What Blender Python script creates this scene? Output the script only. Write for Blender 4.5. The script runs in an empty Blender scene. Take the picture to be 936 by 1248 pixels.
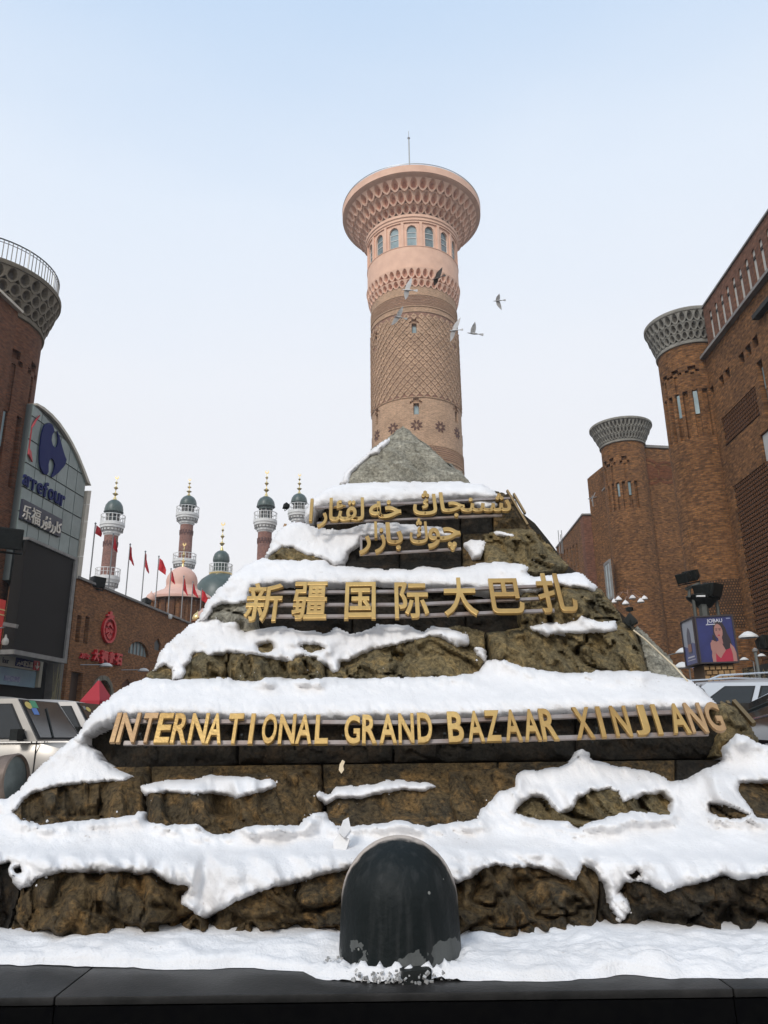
import bpy, bmesh, math, random
import numpy as np
from mathutils import Vector, Matrix
from mathutils.geometry import tessellate_polygon
random.seed(7)
SC = bpy.context.scene
COL = SC.collection
rad = math.radians

# ------------------------------------------------------------------ camera
F = 910.0; TH = rad(16.9); RO = 0.012; EYE = Vector((0, 0, 1.2))
_f = Vector((0, math.cos(TH), math.sin(TH))); _u0 = Vector((0, -math.sin(TH), math.cos(TH))); _r0 = Vector((1, 0, 0))
_up = (_u0*math.cos(RO) + _r0*math.sin(RO)); _rt = (_r0*math.cos(RO) - _u0*math.sin(RO))
cam = bpy.data.cameras.new('camera'); camo = bpy.data.objects.new('camera', cam); COL.objects.link(camo)
cam.sensor_fit = 'VERTICAL'; cam.sensor_height = 36.0; cam.lens = F/1248*36.0
cam.clip_start = 0.05; cam.clip_end = 6000
m = Matrix.Identity(4)
for i in range(3):
    m[i][0] = _rt[i]; m[i][1] = _up[i]; m[i][2] = -_f[i]; m[i][3] = EYE[i]
camo.matrix_world = m
SC.camera = camo
SC.render.resolution_x = 768; SC.render.resolution_y = 1024

def ray(px, py):
    return _rt*((px-468)/F) + _up*((624-py)/F) + _f
def at(px, py, Y):
    d = ray(px, py); return EYE + d*(Y/d.y)

# ------------------------------------------------------------------ world: bright hazy winter sky over a faint blue
w = bpy.data.worlds.new('World'); SC.world = w; w.use_nodes = True
nt = w.node_tree; nt.nodes.clear()
out = nt.nodes.new('ShaderNodeOutputWorld')
sky = nt.nodes.new('ShaderNodeTexSky'); sky.sky_type = 'NISHITA'; sky.sun_disc = False
SUN_EL, SUN_AZ = rad(38), rad(205)      # azimuth clockwise from +Y
sky.sun_elevation = SUN_EL; sky.sun_rotation = SUN_AZ; sky.dust_density = 4; sky.air_density = 1.0
bg1 = nt.nodes.new('ShaderNodeBackground'); bg1.inputs[1].default_value = 0.05
nt.links.new(sky.outputs[0], bg1.inputs[0])
tc = nt.nodes.new('ShaderNodeTexCoord'); sx = nt.nodes.new('ShaderNodeSeparateXYZ')
nt.links.new(tc.outputs['Generated'], sx.inputs[0])
cl_n = nt.nodes.new('ShaderNodeTexNoise'); cl_n.inputs['Scale'].default_value = 1.6; cl_n.inputs['Detail'].default_value = 4
mp = nt.nodes.new('ShaderNodeMapping'); mp.inputs['Scale'].default_value = (1, 1, 2.5)
nt.links.new(tc.outputs['Generated'], mp.inputs[0]); nt.links.new(mp.outputs[0], cl_n.inputs['Vector'])
ma = nt.nodes.new('ShaderNodeMath'); ma.operation = 'MULTIPLY_ADD'; ma.inputs[1].default_value = 0.16; 
sub = nt.nodes.new('ShaderNodeMath'); sub.operation = 'SUBTRACT'; sub.inputs[1].default_value = 0.08
nt.links.new(cl_n.outputs['Fac'], ma.inputs[0]); nt.links.new(sx.outputs['Z'], sub.inputs[0]); nt.links.new(sub.outputs[0], ma.inputs[2])
cr = nt.nodes.new('ShaderNodeValToRGB'); e = cr.color_ramp.elements
SKYC = [(0.0, (.85, .838, .84)), (.25, (.865, .865, .89)), (.45, (.84, .868, .925)), (.62, (.74, .82, .93)), (.80, (.52, .67, .87)), (1.0, (.46, .61, .82))]
e[0].position = 0; e[0].color = (*SKYC[0][1], 1); e[1].position = 1; e[1].color = (*SKYC[-1][1], 1)
for p_, c_ in SKYC[1:-1]:
    q = e.new(p_); q.color = (*c_, 1)
nt.links.new(ma.outputs[0], cr.inputs[0])
bg2 = nt.nodes.new('ShaderNodeBackground'); bg2.inputs[1].default_value = 1.13
nt.links.new(cr.outputs[0], bg2.inputs[0])
mx = nt.nodes.new('ShaderNodeMixShader'); mx.inputs[0].default_value = 0.93
nt.links.new(bg1.outputs[0], mx.inputs[1]); nt.links.new(bg2.outputs[0], mx.inputs[2]); nt.links.new(mx.outputs[0], out.inputs[0])

sl = bpy.data.lights.new('sun', 'SUN'); sl.energy = 1.8; sl.angle = rad(16); sl.color = (1, .965, .92)
so = bpy.data.objects.new('sun', sl); COL.objects.link(so)
sd_ = Vector((math.sin(SUN_AZ)*math.cos(SUN_EL), math.cos(SUN_AZ)*math.cos(SUN_EL), math.sin(SUN_EL)))
so.rotation_euler = sd_.to_track_quat('Z', 'Y').to_euler(); so.location = sd_*50
SC.view_settings.view_transform = 'Standard'; SC.view_settings.look = 'None'
SC.view_settings.exposure = 0.03; SC.view_settings.gamma = 1.0

# ------------------------------------------------------------------ helpers
def wloc(o):
    v = Vector((0, 0, 0))
    while o is not None:
        v += o.location; o = o.parent
    return v
def tag(o, label=None, cat=None, group=None, kind=None):
    if label: o['label'] = label
    if cat: o['category'] = cat
    if group: o['group'] = group
    if kind: o['kind'] = kind
    return o
def thing(name, loc, label, cat, group=None):
    o = bpy.data.objects.new(name, None); COL.objects.link(o); o.location = loc; o.empty_display_size = .2
    return tag(o, label, cat, group)
class MB:
    def __init__(s): s.v = []; s.f = []; s.uv = []
    def face(s, pts, uvs=None):
        n = len(s.v); s.v += [tuple(p) for p in pts]; s.f.append(tuple(range(n, n+len(pts))))
        if uvs is None:
            a = Vector(pts[1])-Vector(pts[0]); b = Vector(pts[-1])-Vector(pts[0]); nn = a.cross(b)
            if abs(nn.z) > .8*nn.length: uvs = [(p[0], p[1]) for p in pts]
            elif abs(nn.x) > abs(nn.y): uvs = [(p[1], p[2]) for p in pts]
            else: uvs = [(p[0], p[2]) for p in pts]
        s.uv += list(uvs)
    def hexa(s, p):   # 8 points: bottom 4 ccw seen from above, top 4
        for q in ((3, 2, 1, 0), (4, 5, 6, 7), (0, 1, 5, 4), (1, 2, 6, 5), (2, 3, 7, 6), (3, 0, 4, 7)):
            s.face([p[i] for i in q])
    def box(s, c, d, rz=0.0, M=None):
        x, y, z = [k/2 for k in d]; c = Vector(c)
        pts = [Vector(t) for t in ((-x, -y, -z), (x, -y, -z), (x, y, -z), (-x, y, -z), (-x, -y, z), (x, -y, z), (x, y, z), (-x, y, z))]
        R_ = M if M is not None else Matrix.Rotation(rz, 3, 'Z')
        s.hexa([c + R_ @ p for p in pts])
    def tube(s, pts, r, n=8, r2=None):
        pts = [Vector(p) for p in pts]; rings = []
        for i, p in enumerate(pts):
            t = (pts[min(i+1, len(pts)-1)]-pts[max(i-1, 0)]).normalized()
            a = t.orthogonal().normalized() if abs(t.z) > .9 else t.cross(Vector((0, 0, 1))).normalized()
            b = t.cross(a); rr = r if r2 is None else r+(r2-r)*i/(len(pts)-1)
            rings.append([p+a*math.cos(2*math.pi*k/n)*rr+b*math.sin(2*math.pi*k/n)*rr for k in range(n)])
        for i in range(len(rings)-1):
            for k in range(n):
                s.face([rings[i][k], rings[i][(k+1) % n], rings[i+1][(k+1) % n], rings[i+1][k]])
        s.face(rings[0][::-1]); s.face(rings[-1])
    def lathe(s, c, prof, n=24, a0=0, a1=2*math.pi, us=1.0):
        c = Vector(c); L = 0
        for (r0, z0), (r1, z1) in zip(prof[:-1], prof[1:]):
            dl = math.hypot(r1-r0, z1-z0)
            for k in range(n):
                t0 = a0+(a1-a0)*k/n; t1 = a0+(a1-a0)*(k+1)/n
                P = lambda r, z, t: c+Vector((r*math.cos(t), r*math.sin(t), z))
                q = [P(r0, z0, t0), P(r0, z0, t1), P(r1, z1, t1), P(r1, z1, t0)]
                rm = max(r0, r1)
                u = [(rm*t0, L), (rm*t1, L), (rm*t1, L+dl), (rm*t0, L+dl)]
                if r0 < 1e-6: q = [q[0], q[2], q[3]]; u = [u[0], u[2], u[3]]
                elif r1 < 1e-6: q = q[:3]; u = u[:3]
                s.face(q, u)
            L += dl
    def mesh(s, name, off=Vector((0, 0, 0)), smooth=False, weld=True):
        me = bpy.data.meshes.new(name)
        me.from_pydata([(v[0]-off[0], v[1]-off[1], v[2]-off[2]) for v in s.v], [], s.f)
        uvl = me.uv_layers.new(name='UVMap'); uvl.data.foreach_set('uv', [c for t in s.uv for c in t])
        if weld:
            b = bmesh.new(); b.from_mesh(me); bmesh.ops.remove_doubles(b, verts=b.verts, dist=1e-4)
            bmesh.ops.recalc_face_normals(b, faces=b.faces); b.to_mesh(me); b.free()
        if smooth:
            me.polygons.foreach_set('use_smooth', [True]*len(me.polygons))
            if smooth is not True:
                me.set_sharp_from_angle(angle=rad(smooth))
        me.update(); return me
    def build(s, name, mat, parent=None, smooth=False, weld=True, kind=None):
        me = s.mesh(name, wloc(parent) if parent else Vector((0, 0, 0)), smooth, weld)
        return link(name, me, mat, parent, kind)
def link(name, me, mat=None, parent=None, kind=None, loc=(0, 0, 0), rz=0):
    o = bpy.data.objects.new(name, me); COL.objects.link(o)
    if mat is not None and len(me.materials) == 0: me.materials.append(mat)
    if parent is not None: o.parent = parent
    o.location = loc; o.rotation_euler.z = rz
    if kind: o['kind'] = kind
    return o
def bevelled(mb, name, mat, parent, off=.02, seg=2, smooth=40):
    me = mb.mesh(name, wloc(parent) if parent else Vector((0, 0, 0)))
    b = bmesh.new(); b.from_mesh(me)
    ed = [e for e in b.edges if len(e.link_faces) == 2 and e.calc_face_angle(0) > rad(25)]
    bmesh.ops.bevel(b, geom=ed, offset=off, segments=seg, profile=.6, affect='EDGES', clamp_overlap=True)
    b.to_mesh(me); b.free()
    me.polygons.foreach_set('use_smooth', [True]*len(me.polygons)); me.set_sharp_from_angle(angle=rad(smooth))
    return link(name, me, mat, parent)

class Plane:     # vertical plane through P0 (x,y), direction yaw from +Y towards +X; inward normal n points to the camera side
    def __init__(s, x, y, yaw_deg, tilt=0.0):
        a = rad(yaw_deg); s.P = Vector((x, y, 0)); s.d = Vector((math.sin(a), math.cos(a), 0)); n = Vector((math.cos(a), -math.sin(a), 0))
        s.n = n if (EYE-s.P).dot(n) > 0 else -n
        s.u = Vector((0, 0, 1))
    def hit(s, px, py):
        r = ray(px, py); t = (s.P-EYE).dot(s.n)/r.dot(s.n); q = EYE+r*t
        return (q-s.P).dot(s.d), (q-s.P).dot(s.u)
    def pt(s, a, z, o=0.0): return s.P+s.d*a+s.u*z+s.n*o
class Slant(Plane):
    def __init__(s, P, ex, ey):
        s.P = Vector(P); s.d = Vector(ex).normalized(); s.u = Vector(ey).normalized(); s.n = s.d.cross(s.u)
        if (EYE-s.P).dot(s.n) < 0: s.n = -s.n

def slab(mb, pl, poly, o0, o1, holes=()):    # polygon (s,z) with holes extruded between offsets o0 < o1 (o1 faces the viewer)
    rings = [list(poly)]+[list(h) for h in holes]
    flat = [p for r in rings for p in r]
    tri = tessellate_polygon([[Vector((p[0], p[1], 0)) for p in r] for r in rings])
    for t in tri:
        mb.face([pl.pt(*flat[i], o1) for i in t], [flat[i] for i in t])
    dp_ = o1-o0
    for r in rings:
        for i in range(len(r)):
            a, b = r[i], r[(i+1) % len(r)]
            uv = [(a[0], a[1]), (b[0], b[1]), (b[0], b[1]+dp_), (a[0], a[1]+dp_)] if abs(b[0]-a[0]) > abs(b[1]-a[1]) else [(a[0], a[1]), (b[0], b[1]), (b[0]+dp_, b[1]), (a[0]+dp_, a[1])]
            mb.face([pl.pt(*a, o1), pl.pt(*b, o1), pl.pt(*b, o0), pl.pt(*a, o0)], uv)
def rect(s0, s1, z0, z1): return [(s0, z0), (s1, z0), (s1, z1), (s0, z1)]
def arch(sc, z0, w, h, n=6, pointed=True):
    hw = w/2; pts = [(sc-hw, z0), (sc+hw, z0)]
    rise = hw*(1.25 if pointed else 1.0); zs = z0+h-rise
    for i in range(n+1):
        t = i/n
        if pointed: pts.append((sc+hw*math.cos(t*math.pi/2)**.9 if i < n else sc, zs+rise*math.sin(t*math.pi/2)))
        else: pts.append((sc+hw*math.cos(t*math.pi/2), zs+rise*math.sin(t*math.pi/2)))
    for i in range(n-1, -1, -1):
        x, z = pts[2+i]; pts.append((2*sc-x, z))
    return pts

def relief(mb, S, Z, dep, P, side=True):     # grid of cells at constant recess with step walls between; P(s,z,d)
    S = sorted(set(round(a, 5) for a in S)); Z = sorted(set(round(a, 5) for a in Z))
    D = [[dep((S[i]+S[i+1])/2, (Z[j]+Z[j+1])/2) for j in range(len(Z)-1)] for i in range(len(S)-1)]
    for i in range(len(S)-1):
        j = 0
        while j < len(Z)-1:
            k = j
            while k+1 < len(Z)-1 and D[i][k+1] == D[i][j]: k += 1
            d = D[i][j]
            mb.face([P(S[i], Z[j], d), P(S[i+1], Z[j], d), P(S[i+1], Z[k+1], d), P(S[i], Z[k+1], d)],
                    [(S[i]*P.us, Z[j]), (S[i+1]*P.us, Z[j]), (S[i+1]*P.us, Z[k+1]), (S[i]*P.us, Z[k+1])])
            j = k+1
        for j in range(len(Z)-1):
            d = D[i][j]
            if i+1 < len(S)-1 and D[i+1][j] != d:
                e_ = D[i+1][j]; s_ = S[i+1]
                mb.face([P(s_, Z[j], d), P(s_, Z[j], e_), P(s_, Z[j+1], e_), P(s_, Z[j+1], d)], [(s_*P.us, Z[j]), (s_*P.us+.1, Z[j]), (s_*P.us+.1, Z[j+1]), (s_*P.us, Z[j+1])])
            if j+1 < len(Z)-1 and D[i][j+1] != d:
                e_ = D[i][j+1]; z_ = Z[j+1]
                mb.face([P(S[i], z_, d), P(S[i+1], z_, d), P(S[i+1], z_, e_), P(S[i], z_, e_)], [(S[i]*P.us, z_), (S[i+1]*P.us, z_), (S[i+1]*P.us, z_+.1), (S[i]*P.us, z_+.1)])
def cylmap(c, r):
    c = Vector((c[0], c[1], 0)); b = Vector((-c.x, -c.y, 0)).normalized(); rt = Vector((-b.y, b.x, 0))
    def P(t, z, d, r_=r): return c+(b*math.cos(t)+rt*math.sin(t))*(r_-d)+Vector((0, 0, z))
    P.us = r; return P

# numpy noise
def vnoise(x, y, seed=0):
    xi = np.floor(x).astype(np.int64); yi = np.floor(y).astype(np.int64); fx = x-xi; fy = y-yi
    def h(a, b):
        n = (a*374761393+b*668265263+seed*1442695041) & 0x7fffffff
        n = ((n ^ (n >> 13))*1274126177) & 0x7fffffff
        return ((n ^ (n >> 16)) & 0xffff)/65535.0
    u = fx*fx*fx*(fx*(fx*6-15)+10); v = fy*fy*fy*(fy*(fy*6-15)+10)
    return (h(xi, yi)*(1-u)+h(xi+1, yi)*u)*(1-v)+(h(xi, yi+1)*(1-u)+h(xi+1, yi+1)*u)*v
def fbm(x, y, seed=0, o=4, g=.5):
    s = 0; a = 1; t = 0
    for i in range(o):
        s = s+a*(vnoise(x*2**i, y*2**i, seed+i*17)-.5)*2; t += a; a *= g
    return s/t
def facet(x, y, seed=0, K=85.0):
    xi = np.floor(x).astype(np.int64); yi = np.floor(y).astype(np.int64)
    ws = np.zeros(x.shape); val = np.zeros(x.shape)
    def h(a, b, k):
        n = (a*374761393+b*668265263+(seed*7+k)*1442695041) & 0x7fffffff
        n = ((n ^ (n >> 13))*1274126177) & 0x7fffffff
        return ((n ^ (n >> 16)) & 0xffff)/65535.0
    for i in (-1, 0, 1):
        for j in (-1, 0, 1):
            a = xi+i; b = yi+j; cx = a+h(a, b, 1); cy = b+h(a, b, 2)
            d = (x-cx)**2+(y-cy)**2; v = (h(a, b, 3)-.5)*1.3+(x-cx)*(h(a, b, 4)-.5)*2.4+(y-cy)*(h(a, b, 5)-.5)*2.4
            w_ = np.exp(-d*K); ws = ws+w_; val = val+v*w_
    val = val/np.maximum(ws, 1e-12)
    return val

# ------------------------------------------------------------------ materials
MATS = {}
def mat(name, col=(.5, .5, .5), rough=.7, metal=0.0, noise=None, bump=0.0, bscale=20, col2=None, nscale=4.0, spec=None, detail=5, emit=None, coords='Object', objvar=0.0, thr=(.35, .65), stretch=None):
    if name in MATS: return MATS[name]
    m = bpy.data.materials.new(name); m.use_nodes = True; nt = m.node_tree; b = nt.nodes['Principled BSDF']; MATS[name] = m
    b.inputs['Base Color'].default_value = (*col, 1); b.inputs['Roughness'].default_value = rough; b.inputs['Metallic'].default_value = metal
    if spec is not None: b.inputs['Specular IOR Level'].default_value = spec
    if emit: b.inputs['Emission Color'].default_value = (*emit[0], 1); b.inputs['Emission Strength'].default_value = emit[1]
    tc = nt.nodes.new('ShaderNodeTexCoord'); vec = tc.outputs[coords]
    if stretch:
        mpn = nt.nodes.new('ShaderNodeMapping'); mpn.inputs['Scale'].default_value = stretch; nt.links.new(vec, mpn.inputs[0]); vec = mpn.outputs[0]
    last = None
    if col2 is not None:
        n = nt.nodes.new('ShaderNodeTexNoise'); n.inputs['Scale'].default_value = nscale; n.inputs['Detail'].default_value = detail; n.inputs['Roughness'].default_value = .65
        nt.links.new(vec, n.inputs['Vector'])
        r = nt.nodes.new('ShaderNodeValToRGB'); r.color_ramp.elements[0].position = thr[0]; r.color_ramp.elements[1].position = thr[1]
        r.color_ramp.elements[0].color = (*col, 1); r.color_ramp.elements[1].color = (*col2, 1)
        nt.links.new(n.outputs['Fac'], r.inputs[0]); last = r.outputs[0]; nt.links.new(last, b.inputs['Base Color'])
    if objvar:
        oi = nt.nodes.new('ShaderNodeObjectInfo'); hs = nt.nodes.new('ShaderNodeHueSaturation')
        mr = nt.nodes.new('ShaderNodeMapRange'); mr.inputs['To Min'].default_value = 1-objvar; mr.inputs['To Max'].default_value = 1+objvar
        nt.links.new(oi.outputs['Random'], mr.inputs['Value']); nt.links.new(mr.outputs[0], hs.inputs['Value'])
        if last: nt.links.new(last, hs.inputs['Color'])
        else: hs.inputs['Color'].default_value = (*col, 1)
        nt.links.new(hs.outputs[0], b.inputs['Base Color']); last = hs.outputs[0]
    if bump:
        n2 = nt.nodes.new('ShaderNodeTexNoise'); n2.inputs['Scale'].default_value = bscale; n2.inputs['Detail'].default_value = 6; n2.inputs['Roughness'].default_value = .6
        nt.links.new(vec, n2.inputs['Vector'])
        bp = nt.nodes.new('ShaderNodeBump'); bp.inputs['Strength'].default_value = 1; bp.inputs['Distance'].default_value = bump
        nt.links.new(n2.outputs['Fac'], bp.inputs['Height']); nt.links.new(bp.outputs[0], b.inputs['Normal'])
    return m
def brickmat(name, c1, c2, mortar, bw=.28, rh=.085, ms=.012, bump=.01, var=.5):
    if name in MATS: return MATS[name]
    m = bpy.data.materials.new(name); m.use_nodes = True; nt = m.node_tree; b = nt.nodes['Principled BSDF']; MATS[name] = m
    b.inputs['Roughness'].default_value = .85; b.inputs['Specular IOR Level'].default_value = .25
    uv = nt.nodes.new('ShaderNodeUVMap')
    br = nt.nodes.new('ShaderNodeTexBrick'); br.inputs['Scale'].default_value = 1; br.inputs['Brick Width'].default_value = bw; br.inputs['Row Height'].default_value = rh
    br.inputs['Mortar Size'].default_value = ms; br.inputs['Mortar Smooth'].default_value = .3; br.inputs['Bias'].default_value = 0.0
    br.inputs['Color1'].default_value = (*c1, 1); br.inputs['Color2'].default_value = (*c2, 1); br.inputs['Mortar'].default_value = (*mortar, 1)
    nt.links.new(uv.outputs[0], br.inputs['Vector'])
    n = nt.nodes.new('ShaderNodeTexNoise'); n.inputs['Scale'].default_value = .35; n.inputs['Detail'].default_value = 7; n.inputs['Roughness'].default_value = .7
    nt.links.new(uv.outputs[0], n.inputs['Vector'])
    # coarse speckle of burnt and pale bricks, stretched along the courses
    mp = nt.nodes.new('ShaderNodeMapping'); mp.inputs['Scale'].default_value = (3.6, 8.5, 1); nt.links.new(uv.outputs[0], mp.inputs[0])
    n3 = nt.nodes.new('ShaderNodeTexNoise'); n3.inputs['Scale'].default_value = 1.0; n3.inputs['Detail'].default_value = 3; nt.links.new(mp.outputs[0], n3.inputs['Vector'])
    mr3 = nt.nodes.new('ShaderNodeMapRange'); mr3.inputs['From Min'].default_value = .3; mr3.inputs['From Max'].default_value = .7; mr3.inputs['To Min'].default_value = 1-var*.7; mr3.inputs['To Max'].default_value = 1+var*.7
    nt.links.new(n3.outputs['Fac'], mr3.inputs['Value'])
    mr = nt.nodes.new('ShaderNodeMapRange'); mr.inputs['From Min'].default_value = .3; mr.inputs['From Max'].default_value = .7; mr.inputs['To Min'].default_value = .75; mr.inputs['To Max'].default_value = 1.2
    nt.links.new(n.outputs['Fac'], mr.inputs['Value'])
    mu = nt.nodes.new('ShaderNodeMath'); mu.operation = 'MULTIPLY'; nt.links.new(mr.outputs[0], mu.inputs[0]); nt.links.new(mr3.outputs[0], mu.inputs[1])
    hs = nt.nodes.new('ShaderNodeHueSaturation'); nt.links.new(br.outputs['Color'], hs.inputs['Color']); nt.links.new(mu.outputs[0], hs.inputs['Value'])
    nt.links.new(hs.outputs[0], b.inputs['Base Color'])
    bp = nt.nodes.new('ShaderNodeBump'); bp.inputs['Distance'].default_value = bump; bp.invert = True; nt.links.new(br.outputs['Fac'], bp.inputs['Height']); nt.links.new(bp.outputs[0], b.inputs['Normal'])
    return m
M_snow = mat('snow', (.84, .82, .805), .75, col2=(.77, .755, .745), nscale=9, bump=.0045, bscale=110, spec=.15)
_nt = M_snow.node_tree; _b = _nt.nodes['Principled BSDF']; _lk = _b.inputs['Base Color'].links[0].from_socket
_tc = _nt.nodes.new('ShaderNodeTexCoord'); _n1 = _nt.nodes.new('ShaderNodeTexNoise'); _n1.inputs['Scale'].default_value = 70; _n1.inputs['Detail'].default_value = 3
_n2 = _nt.nodes.new('ShaderNodeTexNoise'); _n2.inputs['Scale'].default_value = 3.2; _n2.inputs['Detail'].default_value = 5
_nt.links.new(_tc.outputs['Object'], _n1.inputs['Vector']); _nt.links.new(_tc.outputs['Object'], _n2.inputs['Vector'])
_r1 = _nt.nodes.new('ShaderNodeMapRange'); _r1.inputs['From Min'].default_value = .66; _r1.inputs['From Max'].default_value = .76; _nt.links.new(_n1.outputs['Fac'], _r1.inputs['Value'])
_r2 = _nt.nodes.new('ShaderNodeMapRange'); _r2.inputs['From Min'].default_value = .50; _r2.inputs['From Max'].default_value = .68; _nt.links.new(_n2.outputs['Fac'], _r2.inputs['Value'])
_mm = _nt.nodes.new('ShaderNodeMath'); _mm.operation = 'MULTIPLY'; _nt.links.new(_r1.outputs[0], _mm.inputs[0]); _nt.links.new(_r2.outputs[0], _mm.inputs[1])
_ma = _nt.nodes.new('ShaderNodeMath'); _ma.operation = 'MULTIPLY_ADD'; _ma.inputs[1].default_value = .14; _nt.links.new(_r2.outputs[0], _ma.inputs[0]); _nt.links.new(_mm.outputs[0], _ma.inputs[2])
_mx = _nt.nodes.new('ShaderNodeMix'); _mx.data_type = 'RGBA'; _nt.links.new(_ma.outputs[0], _mx.inputs[0]); _nt.links.new(_lk, _mx.inputs[6]); _mx.inputs[7].default_value = (.38, .32, .26, 1)
_nt.links.new(_mx.outputs[2], _b.inputs['Base Color'])
M_dirty = mat('dirty_snow', (.70, .66, .62), .85, col2=(.28, .24, .20), nscale=14, bump=.02, bscale=40)

def rockmat(name, ca, cb, cc, dark=.35):
    m = bpy.data.materials.new(name); m.use_nodes = True; nt = m.node_tree; b = nt.nodes['Principled BSDF']; MATS[name] = m
    b.inputs['Roughness'].default_value = .8; b.inputs['Specular IOR Level'].default_value = .3
    tc = nt.nodes.new('ShaderNodeTexCoord'); oi = nt.nodes.new('ShaderNodeObjectInfo')
    ad = nt.nodes.new('ShaderNodeVectorMath'); ad.operation = 'ADD'; nt.links.new(tc.outputs['Object'], ad.inputs[0])
    sc = nt.nodes.new('ShaderNodeVectorMath'); sc.operation = 'SCALE'; sc.inputs['Scale'].default_value = 7; cb_ = nt.nodes.new('ShaderNodeCombineXYZ')
    nt.links.new(oi.outputs['Random'], cb_.inputs[0]); nt.links.new(oi.outputs['Random'], cb_.inputs[1]); nt.links.new(cb_.outputs[0], sc.inputs[0]); nt.links.new(sc.outputs[0], ad.inputs[1])
    def nz(s, d, r=.6):
        n = nt.nodes.new('ShaderNodeTexNoise'); n.inputs['Scale'].default_value = s; n.inputs['Detail'].default_value = d; n.inputs['Roughness'].default_value = r; nt.links.new(ad.outputs[0], n.inputs['Vector']); return n
    def ramp(src, a, c, p0, p1):
        r = nt.nodes.new('ShaderNodeValToRGB'); r.color_ramp.elements[0].position = p0; r.color_ramp.elements[1].position = p1
        r.color_ramp.elements[0].color = (*a, 1); r.color_ramp.elements[1].color = (*c, 1); nt.links.new(src, r.inputs[0]); return r
    big = nz(3.5, 5); fine = nz(55, 6, .75); mid = nz(12, 6, .7)
    r1 = ramp(big.outputs['Fac'], ca, cb, .38, .62); r2 = ramp(mid.outputs['Fac'], (0, 0, 0), (1, 1, 1), .5, .68)
    mx = nt.nodes.new('ShaderNodeMix'); mx.data_type = 'RGBA'; nt.links.new(r2.outputs[0], mx.inputs[0]); nt.links.new(r1.outputs[0], mx.inputs[6]); mx.inputs[7].default_value = (*cc, 1)
    mr = nt.nodes.new('ShaderNodeMapRange'); mr.inputs['From Min'].default_value = .32; mr.inputs['From Max'].default_value = .68; mr.inputs['To Min'].default_value = dark; mr.inputs['To Max'].default_value = 2.0
    nt.links.new(fine.outputs['Fac'], mr.inputs['Value'])
    hs = nt.nodes.new('ShaderNodeHueSaturation'); nt.links.new(mx.outputs[2], hs.inputs['Color']); nt.links.new(mr.outputs[0], hs.inputs['Value']); nt.links.new(hs.outputs[0], b.inputs['Base Color'])
    b1 = nt.nodes.new('ShaderNodeBump'); b1.inputs['Distance'].default_value = .045; nt.links.new(mid.outputs['Fac'], b1.inputs['Height'])
    b2 = nt.nodes.new('ShaderNodeBump'); b2.inputs['Distance'].default_value = .014; nt.links.new(fine.outputs['Fac'], b2.inputs['Height']); nt.links.new(b1.outputs[0], b2.inputs['Normal'])
    nt.links.new(b2.outputs[0], b.inputs['Normal']); return m
M_rock = rockmat('brown_rock', (.125, .082, .034), (.060, .046, .026), (.25, .145, .050), .15)
M_rock2 = rockmat('dark_rock', (.026, .020, .013), (.018, .016, .012), (.045, .029, .015))  # near-black colour also carries the recess shade behind the lettering
M_rock5 = rockmat('umber_rock', (.060, .042, .022), (.034, .028, .018), (.12, .072, .03), .2)
M_rock3 = rockmat('grey_green_rock', (.31, .285, .22), (.21, .20, .16), (.42, .39, .31), .45)
M_rock4 = rockmat('ochre_rock', (.20, .150, .070), (.125, .105, .060), (.34, .235, .095), .25)
M_gold = mat('gold_lettering', (.58, .385, .135), .42, .55, col2=(.38, .225, .07), nscale=2.2, bump=.002, bscale=90)
M_gold_side = M_gold
M_goldrefl = mat('reflection_tinted_lettering', (.48, .31, .15), .48, .45, col2=(.34, .20, .10), nscale=5, bump=.002, bscale=90)  # gold letters with coppery reflections put into the base colour
M_rail = mat('weathered_rail', (.33, .29, .265), .45, .5, col2=(.25, .19, .16), nscale=12)
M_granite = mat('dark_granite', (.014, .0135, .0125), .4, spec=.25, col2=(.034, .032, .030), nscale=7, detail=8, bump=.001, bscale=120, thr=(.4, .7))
M_granf = mat('shaded_granite_face', (.0025, .0025, .003), .8, col2=(.004, .004, .004), nscale=30, spec=.03)  # granite with the shadow on the ledge front put into its colour
M_brickL = brickmat('red_brick', (.21, .070, .029), (.115, .040, .018), (.14, .095, .065), bw=.26, rh=.088, ms=.014, bump=.012)
M_brickR = brickmat('orange_brick', (.285, .128, .044), (.13, .058, .024), (.12, .08, .048), bw=.30, rh=.11, ms=.012, bump=.012, var=.68)
M_brickW = brickmat('ochre_brick', (.33, .14, .05), (.19, .08, .032), (.22, .15, .09), bw=.30, rh=.11, ms=.012, bump=.01, var=.55)
M_brickT = brickmat('pale_brick', (.56, .35, .215), (.41, .25, .15), (.58, .42, .30), bw=.42, rh=.14, ms=.02, bump=.02, var=.3)
M_brickD = brickmat('deep_brick', (.17, .07, .028), (.11, .045, .02), (.09, .06, .04), bw=.30, rh=.11, ms=.012)
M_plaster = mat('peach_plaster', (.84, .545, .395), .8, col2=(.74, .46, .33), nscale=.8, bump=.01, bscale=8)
M_plasterd = mat('shaded_plaster', (.55, .29, .21), .85, col2=(.47, .24, .17), nscale=1.2)  # plaster darkened in colour for the shade behind the cornice cells
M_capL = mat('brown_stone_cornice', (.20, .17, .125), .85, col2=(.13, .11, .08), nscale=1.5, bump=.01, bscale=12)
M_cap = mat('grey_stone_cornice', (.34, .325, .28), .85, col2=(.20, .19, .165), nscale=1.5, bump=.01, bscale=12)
M_capd = mat('shaded_niche_stone', (.12, .11, .095), .9, col2=(.08, .07, .06), nscale=3)  # cornice stone with the niches' inner shade put into its colour
M_white = mat('white_paint', (.78, .78, .76), .6, col2=(.66, .66, .64), nscale=2)
M_green = mat('green_tile_dome', (.050, .078, .070), .4, col2=(.075, .105, .095), nscale=1.5)
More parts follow.
